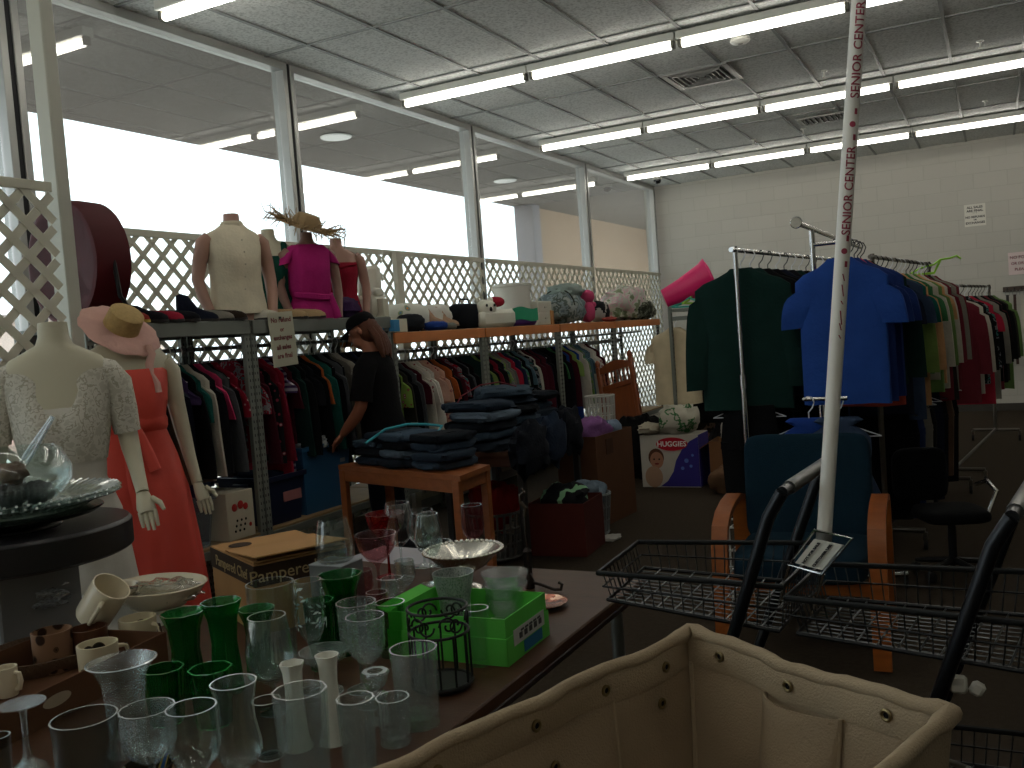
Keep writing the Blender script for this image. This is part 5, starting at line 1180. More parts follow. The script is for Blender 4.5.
# nappy box with cloth
t = thing('nappy_box', 'white and purple nappy carton with a red oval logo and a baby picture', 'box', (-2.735, 8.38, 0))
MB().box((0, 0, .245), (.56, .32, .49), .003).build('carton', card('b8b2a6'), t, 0)
o = MB().prism([(.279, .0), (-.10, .0), (-.03, .05), (.03, .14), (.06, .24), (.12, .34), (.20, .42), (.279, .46)], .004, (0, -.160, .01), Matrix.Rotation(pi / 2, 3, 'X')).build('purple_wave', paper('362f7c'), t, 0)
MB().box((.281, 0, .245), (.004, .315, .48)).build('purple_side', paper('362f7c'), t, 0)
MB().lathe([(.001, 0), (1, 0), (1, .004), (.001, .004)], 30, (.03, -.166, .405), Matrix.Rotation(pi / 2, 3, 'X') @ Matrix.Diagonal((.15, .062, 1)).to_3x3()).build('red_oval', paper('b01c2c'), t, 0)
text_mb('HUGGIES', .068, .001, 'CENTER', lambda q: Vector((q.x + .03, -.1725 - q.z, q.y + .405)), None, .001).build('brand_lettering', paper('eeeae4'), t, 0)
for k, (x, z, rx, rz_, c, nm) in enumerate(((-.13, .28, .075, .085, '5a3a2a', 'printed_hair'), (-.125, .255, .064, .078, 'a8765c', 'printed_face'), (-.16, .1, .085, .1, 'a8866c', 'printed_body'))):
    MB().lathe([(.001, 0), (1, 0), (1, .003), (.001, .003)], 24, (x, -.1605 - k * .002 , z), Matrix.Rotation(pi / 2, 3, 'X') @ Matrix.Diagonal((rx, rz_, 1)).to_3x3()).build(nm, paper(c), t, 0)
for x in (-.15, -.10): MB().lathe([(.001, 0), (.008, 0), (.008, .003), (.001, .003)], 10, (x, -.1655, .265), Matrix.Rotation(pi / 2, 3, 'X')).build('printed_eye', paper('201814'), t, 0)
MB().lathe([(.001, 0), (1, 0), (1, .003), (.001, .003)], 16, (-.125, -.1655, .222), Matrix.Rotation(pi / 2, 3, 'X') @ Matrix.Diagonal((.022, .008, 1)).to_3x3()).build('printed_mouth', paper('7c2c2c'), t, 0)
for x, z, r in ((.16, .25, .02), (.2, .2, .014), (.12, .18, .016), (.22, .3, .012)): MB().lathe([(.001, 0), (r, 0), (r, .003), (.001, .003)], 12, (x, -.1655, z), Matrix.Rotation(pi / 2, 3, 'X')).build('printed_dot', paper('5c78c0'), t, 0)
lump('crumpled_cloth', 'white cloth with green print heaped on the nappy carton', 'cloth', (-2.66, 8.36, .492), (.36, .34, .26), 'b0ae9e', 80, None, ramp_mat('leaf_print', 'noise', [(0, 'b4b0a0'), (.56, '3a6a40'), (.62, 'b4b0a0')], 9, .9)); lump('crumpled_cloth', 'cream cloth drooping over the left corner of the nappy carton', 'cloth', (-2.95, 8.32, .492), (.2, .3, .1), 'b0a690', 81)
t = thing('cardboard_box', 'brown carton with a raised flap behind the nappy carton', 'box', (-2.18, 8.42, 0), .05); open_box(t, .38, .36, .42, KRAFT, .006, True)
lump('drawstring_bag', 'white drawstring bag hanging over the brown flap box', 'bag', (-2.16, 8.36, .38), (.22, .2, .22), 'a89f92', 83); lump('crumpled_cloth', 'tan cloth heap on the floor right of the nappy carton', 'cloth', (-2.15, 8.0, 0), (.3, .3, .22), '6c4c34', 84)
lump('duffel_bag', 'black duffel bag slumped in front of the wooden headboard', 'bag', (-3.2, 8.75, 0), (.5, .45, .62), '0c0c0e', 85); lump('crumpled_cloth', 'brown patterned clothes piled right of the wooden headboard', 'cloth', (-2.95, 9.9, 0), (.5, .6, .95), '3c3028', 86, None, ramp_mat('brown_print', 'noise', [(0, '2a221c'), (.5, '6a5648'), (.57, '8a5a60')], 8, .9)); lump('crumpled_cloth', 'dark clothes heaped under the cream top', 'cloth', (-2.35, 9.1, 0), (.5, .5, .5), '16161a', 87)
# headboard
t = thing('headboard', 'brown wooden headboard with spindles leaning against the far shelves', 'headboard', (-3.55, 9.35, 0)); t.rotation_euler = (radians(-9), radians(-13), radians(-14))
HB = wood('8a4a26', (8, 8, 1.5))
MB().box((0, 0, .50), (.40, .022, .78), .004).build('panel', HB, t, 0)
for s_ in (-1, 1): MB().box((s_ * .225, 0, .59), (.05, .05, 1.18), .006).lathe([(.02, 1.18), (.03, 1.2), (.03, 1.23), (.012, 1.26)], 14, (s_ * .225, 0, 0)).build('post', HB, t)
MB().box((0, 0, .92), (.40, .035, .06), .006).build('middle_rail', HB, t, 0)
MB().prism([(-.2, 1.09)] + [(-.2 + .4 * k / 14, 1.15 + .05 * sin(pi * k / 14)) for k in range(15)] + [(.2, 1.09)], .035, (0, .0175, 0), Matrix.Rotation(pi / 2, 3, 'X')).build('crest_rail', HB, t, 0)
for k in range(7): MB().lathe([(.009, .945), (.014, .985), (.009, 1.02), (.014, 1.06), (.009, 1.095)], 10, (-.165 + .055 * k, 0, 0)).build('spindle', HB, t)
p = xx(597, 398, -3.85)
t = thing('laundry_basket', 'white plastic basket with square holes standing behind the headboard', 'basket', (-3.70, 8.97, .0)); basket(t, .15, .15, .85, plastic('c4c2ba'), 9, 22)

# ============================================================ armchair
t = thing('armchair', 'blue upholstered armchair with bentwood arms behind the carts', 'armchair', (-.815, 4.26, 0), radians(3))
BLUE = mat('blue_upholstery', '172d3a', .95, 0, .15, 40, .3, 200, .1); BW = wood('94501c', (2, 2, 10))
MB().blob((0, -.02, .42), (.56, .54, .13), .0, 1, 0, 40, 20, .3).build('seat_cushion', BLUE, t, 60)
MB().blob((0, .245, .69), (.575, .10, .50), .0, 1, 0, 40, 24, .22, Matrix.Rotation(radians(-6), 3, 'X')).build('backrest', BLUE, t, 60)
for s_ in (-1, 1):
    path = [(s_ * .325, .30, .01), (s_ * .325, .275, .3), (s_ * .325, .25, .58), (s_ * .325, .215, .645), (s_ * .325, .12, .665), (s_ * .325, -.02, .655), (s_ * .325, -.14, .63), (s_ * .325, -.215, .585), (s_ * .325, -.25, .50), (s_ * .325, -.26, .3), (s_ * .325, -.265, .01)]
    rs = []
    for i, q in enumerate(path):
        a = Vector(path[max(0, i - 1)]); b = Vector(path[min(len(path) - 1, i + 1)]); tn = (b - a).normalized(); nn = Vector((0, -tn.z, tn.y)) * .014
        q = Vector(q); w = Vector((.036, 0, 0)); rs.append([q - w - nn, q + w - nn, q + w + nn, q - w + nn])
    MB().loft(rs).build('bentwood_arm', BW, t, 30)
MB().box((0, -.2, .33), (.60, .03, .06), .004).build('front_rail', BW, t, 0); MB().box((0, .26, .33), (.60, .03, .06), .004).build('rear_rail', BW, t, 0)
for s_ in (-1, 1): MB().box((s_ * .296, .02, .33), (.025, .45, .06), .004).build('side_rail', BW, t, 0)
# chrome wire stand seen through the left arm
t = thing('shoe_rack', 'white wire shoe stand seen through the left arm of the armchair', 'shoe rack', (-1.20, 4.78, 0))
for z in (.18, .32, .44):
    b = MB().tube([(-.12, -.1, z), (.12, -.1, z), (.12, .1, z), (-.12, .1, z)], .006, 6, True)
    for k in range(5): b.tube([(-.12 + .06 * k, -.1, z), (-.12 + .06 * k, .1, z)], .003, 5)
    b.build('wire_shelf', plastic('b8b6b0'), t)
for x in (-.12, .12):
    for y in (-.1, .1): MB().tube([(x, y, 0), (x, y, .50)], .006, 6).build('upright', plastic('b8b6b0'), t)
solo('shoe', 'single black shoe on the lower shelf of the wire stand', 'shoe', MB().blob((0, 0, .045), (.09, .2, .09), .05, 2, 4, 18, 10, .8), cloth('0c0d10'), (-1.20, 4.78, .184), 0, None, 60)
t = thing('office_chair', 'low dark office chair with chrome armrest behind the right arm of the armchair', 'office chair', (-.27, 5.60, 0), .4)
for k in range(5):
    a = 2 * pi * k / 5; q = MB().tube([(0, 0, .09), (.2 * cos(a), .2 * sin(a), .07)], [.02, .013], 8).build('star_leg', BLACKM, t)
    MB().lathe([(.02, -.02), (.027, -.015), (.027, .015), (.02, .02)], 14, (.2 * cos(a), .2 * sin(a), .03), Matrix.Rotation(pi / 2, 3, 'X')).build('caster', RUBBER, q)
MB().tube([(0, 0, .08), (0, 0, .32)], .022, 12).build('gas_post', BLACKM, t); MB().blob((0, 0, .35), (.36, .36, .08), .02, 1, 0, 28, 14, .5).build('seat', cloth('0c0d10'), t, 60); MB().blob((-.1, .17, .55), (.3, .07, .3), .02, 1, 0, 28, 14, .4).build('backrest', cloth('0c0d10'), t, 60)
MB().tube([(.15, -.12, .36), (.2, -.12, .48), (.2, 0, .52), (.19, .12, .48)], .012, 8).build('armrest', CHROME, t)
# ============================================================ wire carts
DKM = mat('cart_enamel', '14171c', .35, .5, .1, 10); WIRE = mat('cart_wire', '26282a', .4, .7, .1, 10)
def express_cart(label, NLc, NRc, FLc, FRc, zr, zb0, zb1, up_q, h_top, floor_q):
    """two-basket cart: the long rim near (N) and far (F), left and right; uprights cross the sides and carry the handle"""
    o0 = Vector((NLc[0], NLc[1], 0)); t = thing('shopping_cart', label, 'shopping cart', o0, 0, 'two-tier wire shopping carts')
    P = [Vector((q[0], q[1], 0)) - o0 for q in (NLc, NRc, FRc, FLc)]; ce = sum(P, Vector()) / 4
    def lev(z, k): return [ce + (p - ce) * k + Vector((0, 0, z if not isinstance(z, (list, tuple)) else z[i])) for i, p in enumerate(P)]
    def bask(zr, zb, nm):
        top = lev(zr, 1.0); low = lev([zb[0], zb[1], zb[1], zb[0]], .93)
        b = MB().tube(top, .0075, 8, True).build(nm, WIRE, t)
        MB().tube(low, .0055, 6, True).tube([a.lerp(c, .5) for a, c in zip(top, low)], .003, 5, True).build('lower_rim', WIRE, b)
        w = MB()
        for i in range(4):
            a0, a1, c0, c1 = top[i], top[(i + 1) % 4], low[i], low[(i + 1) % 4]; n = int((a1 - a0).length / .028)
            for k in range(1, n): w.tube([a0.lerp(a1, k / n), c0.lerp(c1, k / n)], .0018, 4)
        n = int((low[1] - low[0]).length / .042)
        for k in range(1, n): w.tube([low[0].lerp(low[1], k / n), low[3].lerp(low[2], k / n)], .0025, 4)
        for k in range(1, 12): w.tube([low[0].lerp(low[3], k / 12) - Vector((0, 0, .004)), low[1].lerp(low[2], k / 12) - Vector((0, 0, .004))], .0016, 4)
        o = w.build('wire_mesh', metal('55585a', .3), b)
    bask(zr, (zb0, zb1), 'upper_basket'); bask(.45, (.37, .36), 'lower_basket')
    hs = []
    for (a, c, nm) in ((P[0], P[1], 'upright'), (P[3], P[2], 'upright')):
        out = (a - ce); out.z = 0; off = Vector((0, -.022 if a.y < ce.y else .022, 0))
        L = c - a
        pts = [a + L * q + off + Vector((0, 0, z)) for q, z in ((floor_q, .09), (up_q, zr), (up_q + (up_q - floor_q) * (h_top - .06 - zr) / (zr - .09), h_top - .06), (up_q + (up_q - floor_q) * (h_top - zr) / (zr - .09) + .03, h_top))]
        MB().tube(pts, .0155, 12).build(nm, DKM, t); hs.append(pts[-1])
        lo = [a + L * .03 + off, a + L * 1.0 + off]
        MB().tube([lo[0] + Vector((0, 0, .10)), lo[1] + Vector((0, 0, .10))], .012, 8).build('base_bar', DKM, t)
        for q in lo:
            f = MB().box(q + Vector((0, 0, .08)), (.03, .03, .05), .004).build('caster_fork', DKM, t, 0)
            MB().lathe([(.03, -.012), (.036, -.008), (.036, .008), (.03, .012)], 16, q + Vector((0, 0, .037)), Matrix.Rotation(pi / 2, 3, 'X')).build('caster', RUBBER, f)
    MB().tube([hs[0], hs[0].lerp(hs[1], .5), hs[1]], .014, 12).build('handle', DKM, t)
    MB().tube([hs[0].lerp(hs[1], .12), hs[0].lerp(hs[1], .88)], .0175, 12, False, 1).build('grip', plastic('4a4c4a', .3), t)
    return t, o0
ZC = .85
E_A = [zz(598, 573, ZC), zz(782, 587, ZC), zz(638, 542, ZC), zz(826, 543, ZC)]
express_cart('dark wire shopping cart with two baskets, its corner over the table end', *E_A, ZC, .775, .735, .84, 1.085, .30)
E_B = [zz(786, 598, ZC), zz(1040, 625, ZC), zz(822, 564, ZC), zz(1060, 573, ZC)]
cb, o0 = express_cart('dark wire shopping cart that carries the white pole, at the right edge', *E_B, ZC, .765, .745, .74, 1.07, .22)
# plate in its wire holder, and the pole standing in it
q1, q2, q3, q4 = [zz(u, v, z) - o0 for u, v, z in ((795, 563, .885), (822, 570, .885), (846, 541, .955), (814, 539, .955))]
q3 = q2 + q4 - q1
pl = MB().sheet(lambda a, b: q1.lerp(q2, a).lerp(q4.lerp(q3, a), b), 2, 2, .006).build('plate', plastic('c9c7bc', .4), cb, 0)
pl['label'] = 'white plate with black lettering in a chrome wire holder'
up_ = (q3 - q2).normalized(); ac = (q2 - q1).normalized(); nr = ac.cross(up_).normalized(); nr = nr if nr.z > 0 else -nr
W_ = (q2 - q1).length; Lp = (q3 - q2).length
m = MB(); cc = (q1 + q2 + q3 + q4) / 4
for k, tx in enumerate(('NOT FOR SALE', 'CUSTOMER USE')):
    text_mb(tx, Lp * .125, .0004, 'CENTER', lambda q, k=k: cc + up_ * (q.x + .0) + ac.cross(nr).cross(nr).normalized() * 0 + ac * ((-.20 + .40 * k) * W_ - q.y) + nr * .005, m, .001)
m.build('lettering', mat('plate_ink', '1c1c1e', .6), pl, 0)
ed = [q1 - ac * .012 - up_ * .01, q2 + ac * .012 - up_ * .01, q3 + ac * .014 + up_ * .03, q4 - ac * .014 + up_ * .03]
MB().tube([p + nr * .004 for p in ed], .004, 6, True).tube([ed[0], ed[0] - up_ * .06 - Vector((0, 0, .06))], .004, 6).tube([ed[1], ed[1] - up_ * .06 - Vector((0, 0, .06))], .004, 6).build('plate_holder', CHROME, cb)
pb = zz(824, 537, .958) - o0; pt = yy(859, 0, (pb + o0).y + .10) - o0; pd = (pt - pb).normalized(); pt = pt + pd * .3
pole = MB().tube([pb, pb.lerp(pt, .5), pt], .0178, 20).build('pole', mat('pvc_pipe', 'd9d7d0', .45, 0, .06, 3), cb)
pole['label'] = 'tall white pipe with dark red hand lettering'
MB().tube([pb - pd * .01, pb + pd * .014], .019, 20).build('foot_collar', mat('collar_grey', '6c6c68', .5), pole)
view = (EYE - (pb + pt) / 2 - o0); side = pd.cross(view).normalized(); fr = side.cross(pd).normalized()   # fr: outwards, towards the shop aisle
if fr.dot(view) < 0: fr = -fr
sx_ = pd.cross(fr).normalized()     # letter 'down' direction is worked out from this
def on_pole(z0, size):
    def fn(q):
        a = q.y / .0179
        r_ = .018 + (.0006 if q.z > 0 else .0002)
        return pb + pd * (z0 + q.x) + (fr * cos(a) - img_r * sin(a)) * r_
    return fn
img_r = CM @ Vector((1, 0, 0)); img_r = (img_r - pd * img_r.dot(pd)).normalized(); fr = img_r.cross(pd).normalized(); fr = fr if fr.dot(view) > 0 else -fr
def pole_s(v):   # distance along the pole at image row v
    lo, hi = 0., (pt - pb).length
    for _ in range(40):
        mid = (lo + hi) / 2
        if pj(o0 + pb + pd * mid)[1] > v: lo = mid
        else: hi = mid
    return lo
m = MB()
for v0, v1, tx in ((100, 4, 'SENIOR CENTER'), (236, 148, 'SENIOR CENTER'), (374, 258, '')):
    if tx:
        a_, b_ = pole_s(v0), pole_s(v1)
        tmp = text_mb(tx, .05); w0 = max(p.x for p in tmp.v) - min(p.x for p in tmp.v); k_ = (b_ - a_) / w0
        text_mb(tx, .05, .0008, 'CENTER', lambda q, a_=a_, b_=b_, k_=k_: on_pole((a_ + b_) / 2, 0)(Vector((q.x * k_, q.y * .58, q.z))), m, .0006, .003)
for v0, tx in ((126, '- \u2022 -'), (252, '- \u2022 -')):
    text_mb(tx, .05, .0008, 'CENTER', lambda q, s_=pole_s(v0): on_pole(s_, 0)(q), m, .001, .003)
for v0, s_ in ((278, .012), (291, .02), (303, .006), (318, .024), (327, .012), (337, .006)):
    z_ = pole_s(v0); m.add([on_pole(z_, 0)(Vector(q)) for q in ((-s_ * .7, -.004, .1), (s_ * .7, .001, .1), (s_ * .7, .004, .1), (-s_ * .7, -.001, .1))], [(0, 1, 2, 3)])
m.build('lettering', mat('red_marker', '8c2a40', .6, 0, .5, 30), pole, 0)
p = yy(958, 684, E_B[0].y - .05) - o0
cl = MB().box(p, (.036, .014, .04), .006).box(p + Vector((.036, 0, -.006)), (.028, .014, .032), .007, 0, Matrix.Rotation(.5, 3, 'Y')).build('clip', plastic('cfcdc4'), cb)
cl['label'] = 'white plastic clip'

# ============================================================ canvas laundry truck
CANV = mat('canvas', '9e8c74', .9, 0, .16, 7, .35, 220, .1); CANV2 = mat('canvas_hem', 'a6957c', .9, 0, .14, 9, .35, 220, .1)
K0, K1 = zz(690, 630, .80), zz(953, 714, .80); el = (zz(385, 767, .80) - K0).normalized(); K2 = K0 + el * 1.0; K3 = K1 + el * 1.0
t = thing('laundry_cart', 'big beige canvas laundry cart with eyelets and an inner pocket, in the foreground', 'laundry cart', (K0.x, K0.y, 0))
Q = [Vector((k.x - K0.x, k.y - K0.y, 0)) for k in (K0, K1, K3, K2)]; qc = sum(Q, Vector()) / 4
def rimp(i, z, k): return qc + (Q[i % 4] - qc) * k + Vector((0, 0, z))
def wallp(i, a, b):
    """a along the edge, b from the rim down; the cloth sags and puckers"""
    z = .80 - .55 * b; k = 1 - .14 * b
    p = rimp(i, z, k).lerp(rimp(i + 1, z, k), a); e = (Q[(i + 1) % 4] - Q[i % 4]).normalized(); nn = Vector((-e.y, e.x, 0)); nn = nn if nn.dot(qc - Q[i % 4]) > 0 else -nn
    w = sin(pi * a) ** .5 if 0 < a < 1 else 0
    rim_dip = .006 * sin(pi * a * 3 + i) * w * (1 - b) - .006 * sin(pi * a) * (1 - b)
    return p + nn * (.018 * noise.noise(Vector((a * 5 + i * 9, b * 4, 1))) * w + .010 * sin(a * 17 + i * 2) * w * exp(-((b - .15) / .2) ** 2) * .5) + Vector((0, 0, rim_dip)), nn, e
body = MB()
rings = []; NS = 24
for b in [j / 14 for j in range(15)]: rings.append([wallp(i, k / NS, b)[0] for i in range(4) for k in range(NS)])
inner = []
for b in [j / 14 for j in range(14, -1, -1)]:
    inner.append([wallp(i, k / NS, b)[0] + wallp(i, k / NS, b)[1] * .006 + Vector((0, 0, .004 if b == 1 else 0)) for i in range(4) for k in range(NS)])
rings.append([p + Vector((0, 0, 0)) for p in rings[-1]])
body.loft(rings[:-1], False, True); o_ = body.build('canvas_bag', CANV, t, 60)
b2 = MB().loft(list(reversed(inner)), False, True); b2.build('inner_lining', CANV, o_, 60)
hem = [wallp(i, k / NS, 0)[0] + wallp(i, k / NS, 0)[1] * .003 for i in range(4) for k in range(NS)]
MB().tube([p + Vector((0, 0, .0 + .002 * sin(j * 1.7))) for j, p in enumerate(hem)], [.0125 + .0022 * abs(sin(j * 2.3)) + (.004 if j % NS in (0, NS - 1, 1) else 0) for j in range(len(hem))], 10, True).build('rolled_rim', CANV2, t)
hb = MB().loft([[wallp(i, k / NS, b)[0] + wallp(i, k / NS, b)[1] * d_ for i in range(4) for k in range(NS)] for b, d_ in ((0, .009), (.02, .0115), (.115, .0105), (.13, .0065))], False, False); hb.build('stitched_hem', CANV2, t, 60)
EY = metal('8a7a58', .4)
def eyelet(i, a, b):
    p, nn, e = wallp(i, a, b); zc = Vector((0, 0, 1)); R_ = Matrix((e, zc, nn)).transposed()
    ev = MB().lathe([(.006, 0), (.0125, .0), (.0125, .0035), (.009, .005), (.006, .0035), (.006, 0)], 16, p + nn * .0115, R_).build('eyelet', EY, t)
    MB().lathe([(.001, 0), (.006, 0), (.006, .001), (.001, .001)], 12, p + nn * .0120, R_).build('eyelet_hole', mat('hole_dark', '050505', .9), ev)
for a in (.16, .46, .82): eyelet(0, a, .06)
for a in (.12, .30, .52, .75, .95): eyelet(3, 1 - a, .07)
for a in (.05, .3, .6): eyelet(1, a, .07)
eyelet(3, .86, .2); eyelet(0, .62, .27); eyelet(3, .52, .24)
# corner seams and pocket
for (i, a) in ((0, .01), (3, .72), (3, .99), (1, .02)):
    MB().tube([wallp(i, a, b)[0] + wallp(i, a, b)[1] * .008 for b in [.12 + .85 * j / 10 for j in range(11)]], .004, 6).build('seam', CANV2, t)
pk = MB().sheet(lambda u, b: wallp(0, .36 + .30 * u, .12 + .44 * b)[0] + wallp(0, .36 + .30 * u, .12 + .44 * b)[1] * (.016 + .045 * sin(pi * u) ** .7 * (.55 + .45 * b) * (1 - .7 * max(0, b - .8) / .2)), 14, 10, .004).build('pocket', CANV, t, 60)
pr = [wallp(0, .36, .12 + .44 * b)[0] + wallp(0, .36, .12 + .44 * b)[1] * .013 for b in [j / 6 for j in range(7)]] + [wallp(0, .36 + .30 * u, .56)[0] + wallp(0, .36 + .30 * u, .56)[1] * .02 for u in [j / 6 for j in range(1, 7)]] + [wallp(0, .66, .12 + .44 * b)[0] + wallp(0, .66, .12 + .44 * b)[1] * .013 for b in [1 - j / 6 for j in range(1, 7)]]
MB().tube(pr, .005, 6).build('pocket_seam', CANV2, pk)
fr_ = MB().tube([rimp(i, .70, 1.045) for i in range(4)], .006, 8, True)
for i in range(4): fr_.tube([rimp(i, .70, 1.045), rimp(i, .19, .92)], .006, 8)
fr_.tube([rimp(i, .19, .90) for i in range(4)], .012, 8, True); fr_.build('wire_frame', STEEL, t)
for i in range(4):
    p = rimp(i, 0, .84); f = MB().box(p + Vector((0, 0, .13)), (.05, .05, .1), .005).build('caster_fork', STEEL, t, 0)
    MB().lathe([(.045, -.016), (.055, -.01), (.055, .01), (.045, .016)], 18, p + Vector((0, 0, .056)), Matrix.Rotation(pi / 2, 3, 'Y')).build('caster', RUBBER, f)
MB().prism([(p.x, p.y) for p in [rimp(i, 0, .88) for i in range(4)]], .02, (0, 0, .18)).build('base_board', wood('5a4028'), t, 0)

# ============================================================ tables in the foreground
ZT = .72; TD = mat('table_laminate', '49301f', .5, 0, .35, 4, .06, 30, .25, (1.5, 6, 8)); EDGE = mat('table_edge', '2a1812', .5)
def long_table(name, label, x0, x1, y0, y1, z, top, edge):
    t = thing(name, label, 'table', ((x0 + x1) / 2, (y0 + y1) / 2, 0)); w, l = x1 - x0, y1 - y0
    MB().box((0, 0, z - .016), (w, l, .032), .004).build('tabletop', top, t, 0); MB().box((0, 0, z - .036), (w + .004, l + .004, .012), .002).build('edge_band', edge, t, 0)
    MB().box((0, 0, z - .065), (w - .10, l - .10, .05), .003).build('apron', edge, t, 0)
    for sx in (-1, 1):
        for sy in (-1, 1): MB().tube([(sx * (w / 2 - .07), sy * (l / 2 - .12), z - .07), (sx * (w / 2 - .07), sy * (l / 2 - .12), 0)], .02, 10).build('leg', STEEL, t)
    return t
long_table('display_table', 'dark brown laminate table crowded with glassware in the foreground', -2.24, -1.008, .42, 2.745, ZT, TD, EDGE)
long_table('folding_table', 'off-white table under the cream platter and the round riser', -3.42, -2.262, 1.20, 2.10, ZT, mat('white_laminate', 'b4b2aa', .5, 0, .05, 4), mat('white_edge', '8c8a84', .6))
solo('sheet_of_paper', 'sheet of pale grey paper lying at the far end of the glassware table', 'paper', MB().box((0, 0, .001), (.42, .22, .001)), paper('a8a6ac'), zz(418, 557, ZT) + Vector((-.05, 0, .0002)), radians(-6), smooth=0)
RC = Vector((-2.56, 1.70, 0))
t = thing('display_riser', 'round dark topped display riser standing on the white table', 'display stand', (RC.x, RC.y, ZT))
MB().lathe([(.001, .24), (.295, .24), (.305, .25), (.308, .325), (.302, .332), (.001, .332)], 56).build('round_top', mat('riser_laminate', '3c3a3e', .32, 0, .12, 20), t)
MB().lathe([(.305, .245), (.311, .25), (.311, .322), (.305, .327)], 56).build('edge_band', mat('riser_edge', '141214', .45), t)
MB().box((-.02, -.02, .12), (.26, .26, .238), .006).build('pedestal', mat('pedestal_grey', '77787a', .6), t, 0)

# ---- glassware
GL = glass('clear_glass', 'f2f7f6', .022, 'c4d0ce', 1.25, .045); GLX = glass('cut_glass', 'eef3f2', .03, 'c8d4d2', 1.3, .05, .05, 45); LIP_GLINT = glass('lip_glint', 'dfe6e4', .7, 'eef4f2', 1.2, .35, .15); GRN = glass('green_glass', '90dca8', .14, '2c8a4c', .9, .04); GRD = glass('dark_green_glass', '78cc90', .16, '1c7a3a', .9, .04)  # the lip colour paints in bright edge highlights
PNK = glass('pink_glass', 'ecd4d6', .03, 'b07078', 1.0, .02); REDG = glass('red_glass', 'c01420', .35, 'a01018', .7, .06); FRO = glass('frosted_glass', 'd4dcd8', .30, 'b4bcb8', .6, .05, .3); SMK = glass('smoky_glass', 'e4eaea', .02, '6a7474', 1.0, .02)
MILK = mat('milk_glass', 'd6d6ca', .25, 0, .03, 4)
def prof_tumbler(r, h, k=.86, foot=.012): return [(.001, .0), (r * k, 0), (r * k * 1.0, foot * .3), (r * (k + (1 - k) * .3), h * .3), (r, h), (r - .0034, h), (r * (k + (1 - k) * .3) - .003, h * .3), (r * k - .003, foot), (.001, foot)]
def prof_goblet(r, h, bowl=.55, belly=1.0, stem=.0045, foot=.78, blen=None):
    """rim radius, height, bowl share of the height, belly swelling"""
    b0 = h * (1 - bowl); R = r * belly; H = h - b0
    o = [(.001, 0), (r * foot, 0), (r * foot, .002), (r * foot * .45, .006), (stem * 1.3, .014), (stem, .03), (stem, b0 * .7), (stem * 1.5, b0 * .95)]
    o += [(R * .45, b0 + H * .05), (R * .78, b0 + H * .18), (R * .97, b0 + H * .36), (R, b0 + H * .48), (R + (r - R) * .45, b0 + H * .74), (r, h)]
    i = [(r - .0028, h), (R + (r - R) * .45 - .0022, b0 + H * .74), (R - .0025, b0 + H * .48), (R * .95 - .0025, b0 + H * .36), (R * .74, b0 + H * .19), (R * .4, b0 + H * .075), (.001, b0 + H * .05)]
    return o + i
def prof_coupe(r, h): return [(.001, 0), (r * .7, 0), (r * .68, .003), (.006, .012), (.0045, .03), (.0045, h * .5), (.010, h * .58), (r * .5, h * .66), (r * .88, h * .8), (r, h), (r - .002, h), (r * .86, h * .81), (r * .48, h * .68), (.001, h * .62)]
def prof_trumpet(r, h): return [(.001, 0), (r * .62, 0), (r * .64, .008), (r * .52, .03), (r * .55, h * .5), (r * .62, h * .78), (r * .8, h * .93), (r, h), (r - .004, h + .001), (r * .76, h * .925), (r * .58, h * .78), (r * .5, h * .5), (r * .47, .035), (.001, .03)]
def prof_hurricane(r, h): return [(.001, 0), (r * .75, 0), (r * .72, .003), (.009, .014), (.0065, h * .16), (.012, h * .2), (r * .75, h * .25), (r * 1.02, h * .36), (r * 1.0, h * .45), (r * .82, h * .66), (r * .80, h * .8), (r, h), (r - .0025, h), (r * .77, h * .8), (r * .79, h * .66), (r * .97, h * .45), (r * .98, h * .36), (r * .7, h * .265), (.001, h * .225)]
def prof_vase(r, h): return [(.001, 0), (r * .75, 0), (r * .78, .01), (r * .72, h * .3), (r * .62, h * .55), (r * .72, h * .8), (r, h), (r - .003, h), (r * .68, h * .8), (r * .58, h * .55), (r * .68, h * .3), (r * .7, .014), (.001, .014)]
def prof_bud(r, h): return [(.001, 0), (r * 1.25, 0), (r * 1.2, .006), (r * .95, .02), (r * .85, h * .3), (r * .72, h * .7), (r * .8, h * .9), (r, h), (r - .003, h), (r * .66, h * .9), (r * .5, h * .7), (.001, h * .68)]
def add_lip_glint(o, m):
    """rim and foot edges get a milky bright colour as a painted highlight"""
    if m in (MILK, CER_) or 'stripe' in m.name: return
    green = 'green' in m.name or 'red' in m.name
    o.data.materials.append(m if green and False else (glass('green_lip_glint', '7cc890', .6, '6ad48c', 1.0, .3, .12) if 'green_glass' in m.name else LIP_GLINT))
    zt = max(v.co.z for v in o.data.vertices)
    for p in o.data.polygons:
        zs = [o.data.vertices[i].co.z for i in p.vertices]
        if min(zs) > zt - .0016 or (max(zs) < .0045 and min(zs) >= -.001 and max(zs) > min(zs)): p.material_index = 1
CER_ = mat('cream_ceramic', 'ddd2b8', .25, 0, .06, 6)
def gl(name, label, u, vr, ub, vb, w, prof, m, cat='glass', n=28, z0=ZT, wob=None, parts=None, group=None):
    b = zz(ub, vb, z0); h = height_at(b, vr) - z0; r = w / 2 * depth((b.x, b.y, z0 + h)) / F
    o = solo(name, label, cat, MB().lathe(prof(r, h), 96 if wob else n, (0, 0, 0), None, 1, 1, wob), m, (b.x, b.y, z0 + .0005), 0, group, 50)
    add_lip_glint(o, m)
    return o, b, r, h
fl = lambda k, amp: (lambda a, z: 1 + amp * cos(k * a))
gl('tumbler', 'wide plain tumbler at the bottom left, beside the upturned goblet', 88, 717, 92, 800, 64, lambda r, h: prof_tumbler(r, h, .9), SMK)
